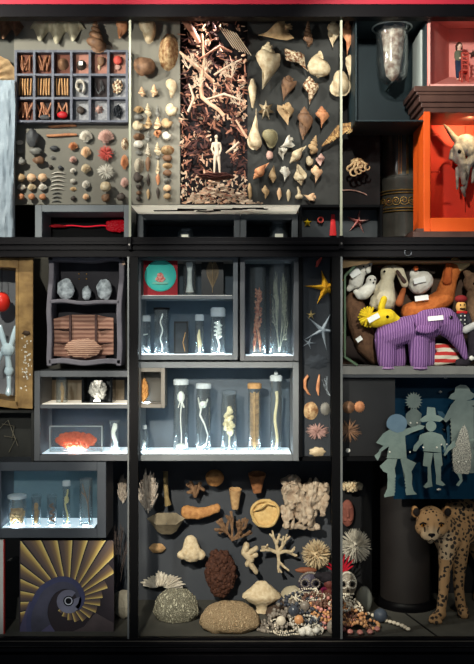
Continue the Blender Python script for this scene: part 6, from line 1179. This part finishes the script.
add(t_, 'beak', [ell(f(414, 269, -.055), 2.6*s, 10)], mat((220, 110, 60), rough=.8, key='orange felt')); add(t_, 'wing', [caps(f(408, 270, .0), 3.5*s, f(407, 284, .01), 4*s), caps(f(420, 268, 0), 3*s, f(433, 272, 0), 2.4*s)], mat((52, 44, 40), rough=.95, key='dark plush')); nametag(t_, f, s, 416.5, 281, 12, 5.5, -.085, -.25)
t_, f, s = toy('toy_seal', 'brown shaggy plush animal slumped down the left side of the crate', .24, (361, 366), [((355, 306), 10, (360, 325), 12), ((360, 325), 12, (366, 345), 11), ((366, 345), 11, (376, 357), 8), ((350, 300), 5, (352, 296), 4)], mat((112, 82, 62), (76, 56, 44), 30, .95, .6, key='brown plush', bscale=70))
nametag(t_, f, s, 357, 339, 6, 4.5, -.09, -.6)
t_, f, s = toy('toy_bear', 'brown plush bear head at the right edge of the crate', .24, (474, 330), [((474, 283), 11, (478, 284), 11), ((474, 296), 8, (476, 322), 9), ((467, 273), 4, (466, 272), 3.5)], mat((120, 92, 70), (84, 64, 50), 30, .95, .6, key='brown bear plush', bscale=70)); add(t_, 'eye', [ell(f(471, 284, -.07), 1.3*s, 8)], EYE)
t_, f, s = toy('toy_doll', 'small doll with a red hat, moustached yellow face and dark checked coat', .12, (461, 330), [((461, 308), 5.2, (461, 306), 5.2), ((461, 314), 4.5, (461, 326), 5)], mat((214, 160, 90), rough=.7, key='yellow doll face'), .004)
add(t_, 'hat', [ell(f(461, 299, -.0), (6.5*s, 6*s, 4*s), 12)], mat((120, 34, 36), rough=.8, key='dark red hat')); add(t_, 'coat', [caps(f(461, 316, 0), 6*s, f(461, 327, 0), 6.5*s), caps(f(455, 315, 0), 3*s, f(453, 322, -.01), 2.6*s), caps(f(467, 315, 0), 3*s, f(469, 322, -.01), 2.6*s)], mat((34, 34, 44), (60, 56, 60), 60, .8, key='dark coat'), .005)
add(t_, 'button', [ell(f(459, 316+i*4, -.042), .9*s, 7) for i in range(3)]+[ell(f(463, 316+i*4, -.042), .9*s, 7) for i in range(3)], WHP); add(t_, 'red_collar', [caps(f(457, 312.5, -.02), 1.6*s, f(465, 312.5, -.02), 1.6*s)], mat((176, 34, 38), rough=.8, key='red felt')); add(t_, 'moustache', [caps(f(459, 309, -.036), .8*s, f(463, 309, -.036), .8*s), ell(f(459, 305, -.034), .8*s, 7), ell(f(463, 305, -.034), .8*s, 7)], EYE)
t_, f, s = toy('toy_monkey', 'black plush toy with grey hands at the right edge of the crate', .1, (470, 369), [((472, 332), 5, (474, 352), 5.5), ((474, 352), 5, (466, 362), 4.5), ((466, 362), 4.5, (459, 363), 4.2)], mat((34, 30, 36), (50, 44, 50), 30, .95, .5, key='black plush', bscale=70)); add(t_, 'hand', [caps(f(464, 330, -.03), 3.8*s, f(474, 325, -.02), 3.4*s)], mat((176, 172, 168), rough=.9, key='grey knitted hand')); add(t_, 'white_toe', [ell(f(469.5, 358, -.045), 2.6*s, 9)], WHP)
t_, f, s = toy('striped_cloth_toy', 'white stuffed cloth toy with thin red stripes under the elephant trunk', .17, (444, 368), [((436, 358), 5.5, (454, 352), 5.5), ((438, 347), 4, (448, 349), 5), ((436, 362), 4, (456, 359), 4)], mat((196, 60, 56), (226, 214, 192), 7, .85, kind='bandz', contrast=.05, key='striped cloth'))
tag(link('dark_filling', fuse([ell(((x-415)*.006, rq.uniform(-.02, .03), rq.uniform(.0, .05)), (.1, .06, .08), 12) for x in range(350, 480, 10)], .015, 2), mat((46, 38, 36), rough=.95, key='dark cloth in crate'), None, ((415-237)*k(.3), .29, zfl_+.07)), 'dark cloth padding lying under the toys in the crate', 'cloth')
# ================================================================ SHADOW PUPPETS ON THE BLUE PANEL
NAVY = mat((8, 48, 68), (4, 34, 52), 3, .5, spec=.08, key='deep blue panel')
bp = tag(link('blue_backdrop_board', box(P(395, 0, .3).x, P(500, 0, .34).x, .34, .36, P(0, 499, .34).z, P(0, 376, .34).z), NAVY, smooth=False), 'deep blue glossy backdrop board behind the cut out figures', 'board')
struct('trim_14', box(P(341, 0, .05).x, P(500, 0, .05).x, .05, .2, P(0, 377.5, .05).z, P(0, 374.5, .05).z), GREYD)
PG = mat((118, 132, 126), (100, 114, 110), 14, .35, .2, key='frosted grey sheet', bscale=60); PG2 = mat((106, 116, 112), (88, 98, 96), 14, .4, key='taupe sheet'); PG3 = mat((98, 118, 132), (84, 104, 120), 14, .35, key='blue grey sheet'); GLIT = mat((176, 172, 160), (100, 100, 96), 150, .25, .9, key='glitter sheet', contrast=.08)
def Z(pts): return [(370+x/4.56, 370+y/4.56) for x, y in pts]
def cut(name, label, parts, d):
    c = Z([parts[0][1][0]])[0]; o = P(c[0], c[1], d); t_ = thing(name, label, 'cut out figure', o, 'cut out sheet figures before the blue board')
    for i, (n_, pts, m) in enumerate(parts):
        q = [(P(x, y, d).x-o.x, P(x, y, d).z-o.z) for x, y in Z(pts)]; link(n_, prism(q, -i*.0022, -i*.0022+.002), m, t_, smooth=False)
    xs_ = [p[0] for p in Z(parts[0][1])]; ys_ = [p[1] for p in Z(parts[0][1])]; q = P(sum(xs_)/len(xs_), sum(ys_)/len(ys_), d)-o
    link('hanger_pin', tube([(q.x, .002, q.z), (q.x, .342-d, q.z)], .003, 6), PINM, t_)
    link('rivet', join([mv(sc(ell((0, 0, 0), 1, 8), (.006, .003, .006)), P(x_, y_, d)-o+Vector((0, -len(parts)*.0022, 0))) for x_, y_ in [(min(xs_)*.3+max(xs_)*.7, min(ys_)*.25+max(ys_)*.75), (min(xs_)*.7+max(xs_)*.3, min(ys_)*.25+max(ys_)*.75)]]), WHP, t_)
    return t_
def scal(x0, y0, x1, y1, n_, a_):
    out = []
    for i in range(n_):
        t = i/n_; out.append((x0+(x1-x0)*t, y0+(y1-y0)*t)); t = (i+.5)/n_; out.append((x0+(x1-x0)*t+a_, y0+(y1-y0)*t))
    return out
circ = lambda cx, cy, rx, ry, n_=20, a0_=0, a1_=2*PI: [(cx+rx*math.cos(a0_+(a1_-a0_)*i/n_), cy-ry*math.sin(a0_+(a1_-a0_)*i/n_)) for i in range(n_+(1 if a1_-a0_ < 6 else 0))]
cut('cutout_child', 'grey cut out child with bobbed hair and flared trousers, leftmost figure on the blue board', [
 ('torso', [(88, 272), (60, 290), (28, 332), (62, 346), (44, 362), (38, 375), (20, 392), (28, 405), (36, 414), (46, 392), (52, 372), (86, 348), (76, 402), (168, 406), (160, 300), (205, 280), (242, 268), (250, 256), (228, 250), (190, 262), (160, 268)], PG),
 ('head', circ(122, 245, 47, 44, 24, -.35, PI+.35)+[(100, 278), (124, 286), (150, 280)], PG3),
 ('leg', [(80, 404), (44, 438), (60, 462), (78, 470), (80, 500)]+[(78, 540), (64, 570), (66, 580), (112, 572)]+scal(110, 560, 112, 480, 6, 6)+[(112, 450), (124, 406)], PG),
 ('leg', [(138, 406), (148, 450), (158, 500)]+scal(158, 480, 166, 550, 5, -6)+[(164, 570), (214, 566), (198, 550), (190, 520), (192, 480), (188, 462), (210, 424), (166, 402)], PG)], .05)
cut('cutout_bust', 'brown grey cut out figure with a spiky round head behind the hatted figure', [
 ('body', [(188, 178), (164, 200), (162, 240), (190, 262), (230, 250), (236, 200), (212, 178)], PG2), ('spiky_head', [(199+(41 if i % 2 else 29)*math.cos(2*PI*i/36), 142-(43 if i % 2 else 31)*math.sin(2*PI*i/36)) for i in range(36)], PG2)], .24)
cut('cutout_hatted_figure', 'grey cut out figure with a tall brimmed hat and puffed sleeves, second from left', [
 ('torso', [(248, 288), (228, 296), (222, 320), (200, 346), (196, 368), (210, 372), (228, 346), (244, 334), (242, 370), (326, 376), (322, 330), (336, 350), (340, 372), (348, 360), (344, 324), (328, 296), (300, 286), (275, 280)], PG),
 ('head', circ(278, 256, 24, 24), PG), ('hat', [(260, 168), (296, 172), (300, 204), (318, 210), (336, 222), (318, 236), (280, 232), (236, 238), (226, 226), (246, 212), (258, 204)], PG),
 ('leg', [(246, 374), (240, 436), (262, 440), (262, 480), (262, 508), (242, 530), (252, 538), (284, 530), (280, 500), (276, 440), (286, 378)], PG), ('leg', [(288, 378), (294, 438), (300, 480), (300, 520), (330, 528), (342, 522), (322, 502), (322, 440), (330, 432), (324, 376)], PG)], .12)
cut('cutout_wide_hat_figure', 'tall taupe cut out figure with a wide round hat at the right edge', [
 ('body', [(395, 130), (370, 160), (356, 185), (335, 226), (346, 240), (372, 216)]+scal(370, 220, 380, 470, 14, -7)+[(430, 470), (474, 470), (474, 168), (450, 160), (440, 135)], PG2),
 ('wide_hat', [(358, 128), (368, 112), (386, 100), (390, 78), (412, 66), (436, 68), (450, 80), (458, 98), (474, 108), (480, 120), (460, 134), (430, 142), (400, 136), (372, 134)], PG2), ('arm', [(440, 140), (500, 134), (500, 156), (446, 166)], PG2)], .2)
cut('cutout_glitter_figure', 'sparkling silver glitter cut out dress figure in front of the wide hatted one', [
 ('glitter_dress', [(430, 246), (408, 282), (400, 310), (378, 360), (376, 420), (384, 462), (396, 474), (450, 474), (460, 440), (462, 380), (452, 320), (446, 282)], GLIT), ('leg', [(396, 470), (410, 500), (392, 524), (404, 530), (422, 506), (418, 474)], PG), ('arm', [(384, 320), (352, 352), (334, 388), (342, 392), (362, 366), (392, 346)], PG), ('sash', [(452, 316), (500, 308), (500, 314), (456, 324)], PG)], .1)
cut('cutout_shadow_figure', 'dim blue cut out figure between the two hatted figures on the board', [('body', [(330, 190), (306, 186), (316, 210), (344, 236), (352, 290), (350, 340), (330, 370), (352, 390), (370, 300), (356, 220)], mat((44, 76, 96), (36, 66, 84), 10, .5, key='dim blue sheet'))], .28)
for i, (x, y) in enumerate(((345, 35), (322, 100), (315, 545))): q = Z([(x, y)])[0]; wall_item('white_star_stud', star(6, .5, .5), WHP, q[0], q[1], 4 if i < 2 else 5, 3.2, .299, ['white stud near the top of the blue board', 'white stud below the topmost one on the blue board', 'white stud at the foot of the blue board'][i], 'stud', 'white studs on the blue board')
# ================================================================ PEDESTAL AND CHEETAH
s = k(.6); pd = thing('round_pedestal', 'tall black round pedestal on the case floor behind the cheetah', 'pedestal', (P(408, 0, .6).x, .68, zf)); R = 25.5*s
link('drum', lathe([(.002, .04), (R, .04), (R, 150*s), (.002, 150*s)], 48), mat((42, 39, 38), (34, 31, 31), 5, .55, key='dark brown black drum'), pd); link('foot_ring', lathe([(.002, 0), (R+.035, 0), (R+.035, .02), (R+.015, .03), (R+.01, .05), (.002, .05)], 48), BLACK, pd)
def cheetah_mat():
    m = bpy.data.materials.new('cheetah fur'); m.use_nodes = True; N = m.node_tree.nodes; L = m.node_tree.links; b = N['Principled BSDF']; b.inputs['Roughness'].default_value = .85
    tc = N.new('ShaderNodeTexCoord'); v = N.new('ShaderNodeTexVoronoi'); v.inputs['Scale'].default_value = 34; v.inputs['Randomness'].default_value = .75
    nz = N.new('ShaderNodeTexNoise'); nz.inputs['Scale'].default_value = 60; L.new(tc.outputs['Object'], nz.inputs['Vector'])
    md = N.new('ShaderNodeMapRange'); md.inputs[1].default_value = .3; md.inputs[2].default_value = .7; md.inputs[3].default_value = -.12; md.inputs[4].default_value = .12; L.new(nz.outputs[0], md.inputs[0])
    L.new(tc.outputs['Object'], v.inputs['Vector']); ad = N.new('ShaderNodeMath'); ad.operation = 'ADD'; L.new(v.outputs['Distance'], ad.inputs[0]); L.new(md.outputs[0], ad.inputs[1])
    sp = N.new('ShaderNodeAttribute'); sp.attribute_name = 'spots'; th = N.new('ShaderNodeMath'); th.operation = 'MULTIPLY'; th.inputs[1].default_value = .40; L.new(sp.outputs['Fac'], th.inputs[0])
    lt = N.new('ShaderNodeMath'); lt.operation = 'LESS_THAN'; L.new(ad.outputs[0], lt.inputs[0]); L.new(th.outputs[0], lt.inputs[1])
    pa = N.new('ShaderNodeAttribute'); pa.attribute_name = 'pale'; mx = N.new('ShaderNodeMix'); mx.data_type = 'RGBA'; mx.inputs[6].default_value = (.40, .23, .105, 1); mx.inputs[7].default_value = (.52, .41, .28, 1); L.new(pa.outputs['Fac'], mx.inputs[0])
    m2 = N.new('ShaderNodeMix'); m2.data_type = 'RGBA'; m2.inputs[7].default_value = (.025, .018, .014, 1); L.new(mx.outputs[2], m2.inputs[6]); L.new(lt.outputs[0], m2.inputs[0]); L.new(m2.outputs[2], b.inputs['Base Color'])
    n2 = N.new('ShaderNodeTexNoise'); n2.inputs['Scale'].default_value = 180; L.new(tc.outputs['Object'], n2.inputs['Vector']); bp_ = N.new('ShaderNodeBump'); bp_.inputs['Strength'].default_value = .5; bp_.inputs['Distance'].default_value = .005; L.new(n2.outputs[0], bp_.inputs['Height']); L.new(bp_.outputs[0], b.inputs['Normal']); return m
d0 = .36; s = k(d0); O = Vector((P(450, 0, d0).x, d0, zf)); f = lambda x, y, dz=0: ((x-450)*s, dz, P(0, y, d0).z-zf)
ct = thing('cheetah', 'taxidermy cheetah with spotted tan coat stepping out from behind the pedestal', 'cheetah', O)
yb = 620
H = (430.5, 523)
bl = [ell(f(431, 521, 0), (15*s, 15*s, 15*s), 18), ell(f(431, 527, -.01), (16.5*s, 13*s, 11*s), 16), caps(f(428, 530, -.07), 7.2*s, f(426.5, 532, -.105), 6*s), caps(f(428, 519, -.075), 4*s, f(426.6, 528, -.115), 3.4*s), caps(f(422, 531, -.075), 5*s, f(424, 533, -.1), 4.4*s), caps(f(432, 531, -.075), 5*s, f(430, 533, -.1), 4.4*s), caps(f(427, 536, -.08), 4*s, f(427, 537, -.09), 3.4*s),
      caps(f(436, 524, .03), 13*s, f(449, 534, .12), 16*s), caps(f(449, 534, .12), 17*s, f(462, 538, .2), 21*s), caps(f(452, 545, .10), 15*s, f(452, 552, .10), 12*s), caps(f(462, 520, .2), 14*s, f(482, 518, .3), 16*s), caps(f(462, 538, .2), 21*s, f(488, 538, .36), 20*s), caps(f(488, 538, .36), 20*s, f(515, 535, .45), 17*s),
      caps(f(450, 548, .06), 10*s, f(446, 570, .03), 6.5*s), caps(f(446, 570, .03), 6.2*s, f(444.5, 590, .02), 5.2*s), caps(f(444.5, 590, .02), 5*s, f(441, 611, .0), 4.8*s), caps(f(441, 614, 0), 5.4*s, f(433, 616, -.05), 5.8*s), 
      caps(f(429, 617, -.06), 2.8*s, f(428, 617, -.075), 2.6*s), caps(f(433, 617.5, -.075), 2.8*s, f(432.5, 617.5, -.09), 2.6*s), caps(f(437, 617.5, -.06), 2.8*s, f(437, 617.5, -.08), 2.6*s),
      caps(f(464, 548, .12), 11*s, f(464, 572, .12), 7.5*s), caps(f(464, 572, .12), 7*s, f(463.5, 592, .12), 5.5*s), caps(f(463.5, 592, .12), 5.3*s, f(465, 611, .1), 5.3*s), caps(f(466, 613, .09), 5.4*s, f(465, 615.5, .03), 5.8*s),
      caps(f(490, 545, .4), 16*s, f(498, 570, .42), 9*s), caps(f(498, 570, .42), 8*s, f(502, 590, .45), 5*s), caps(f(502, 590, .45), 5*s, f(498, 612, .42), 5*s), caps(f(498, 613, .42), 5.4*s, f(494, 615, .36), 5.4*s)]
cb = fuse(bl, .0065, 4); V = cb[0].copy(); V[:, 2] = np.maximum(V[:, 2], .0015)
o = link('body', (V, cb[1]), cheetah_mat(), ct); 
sp_ = []; pa_ = []
mz = np.array(f(427, 532, -.09)); hc = np.array(f(431, 521, 0))
for p in V:
    dm = np.linalg.norm((p-mz)*[1, .8, 1]); hd = np.linalg.norm(p-hc); pal = max(0, min(1, 1.5-dm/.05)); ch_ = max(0, 1-abs(p[0]-f(446, 0)[0])/.07)*(1 if p[1] < .1 and f(0, 560)[2] < p[2] < f(0, 532)[2] else 0)
    pa_.append(max(pal, ch_*.8)); sp_.append(0 if dm < .06 or (hd < .11 and p[1] < -.04 and p[2] < f(0, 518)[2]) else (.6 if hd < .12 else 1.05))
for n_, a_ in (('spots', sp_), ('pale', pa_)): at = o.data.attributes.new(n_, 'FLOAT', 'POINT'); at.data.foreach_set('value', a_)
FT = mat((186, 142, 96), (150, 108, 70), 30, .85, key='ear fur'); DKF = mat((30, 24, 22), rough=.8, key='dark fur')
for x, sg in ((416, -1), (446, 1)):
    e_ = fuse([caps(f(x, 513.5, .01), 4.6*s, f(x+sg*1.5, 509.5, .0), 3.9*s)], .004, 2); link('ear', e_, FT, ct); link('ear_lining', mv(sc(ell((0, 0, 0), 1, 12), (3.6*s, .008, 4.2*s)), f(x+sg*.6, 511, -.032)), DKF, ct)
for x in (420, 437.5):
    link('eye', mv(ell((0, 0, 0), 2.3*s, 12), f(x+.3, 522, -.078 if x < 430 else -.079)), mat((170, 110, 40), rough=.1, key='amber eye'), ct); link('pupil', mv(ell((0, 0, 0), 1.3*s, 10), f(x+.3, 522, -.088)), EYE, ct)
    link('eyelid', tube([f(x-3, 521.5, -.082), f(x, 519.6, -.092), f(x+3.2, 521, -.082)], .9*s, 8), DKF, ct)
link('nose', fuse([caps(f(424.8, 529.6, -.14), 1.6*s, f(428.6, 529.6, -.14), 1.6*s), caps(f(426.7, 530, -.143), 1.5*s, f(426.7, 531.6, -.142), 1*s)], .003, 1), EYE, ct)
link('mouth_line', tube([f(421, 535.5, -.118), f(424, 536.2, -.133), f(426.7, 534, -.138), f(429.5, 536.2, -.133), f(433, 535, -.118)], .55*s, 6), DKF, ct)
for q in (0, 1): link('tear_mark', tube([f((421.5, 436)[q], 524, -.088), f((421.6, 434)[q], 528, -.098), f((420.6, 434.2)[q], 532, -.098)], .8*s, 6), DKF, ct)
link('crown_spots', join([sc(ell((0, 0, 0), 1, 6), (1, 1, 1)) for _ in range(0)]+[ell(f(424+i*3.4, 509.5+abs(i-2)*1.2, -.062+abs(i-2)*.004), 1*s, 7) for i in range(5)]), DKF, ct)
# boards around the cheetah
struct('wall_cheetah_back', box(P(432, 0, .86).x, 1.9, .86, .89, P(0, 540, .86).z, P(0, 470, .86).z), mat((104, 92, 82), (86, 76, 70), 5, .7, key='taupe ledge wall'))
struct('trim_15', mv(rot(box(-.006, .006, -.3, .3, -.0, .003), 'Z', .25), (P(418, 0, .3).x, .3, zf)), fj)
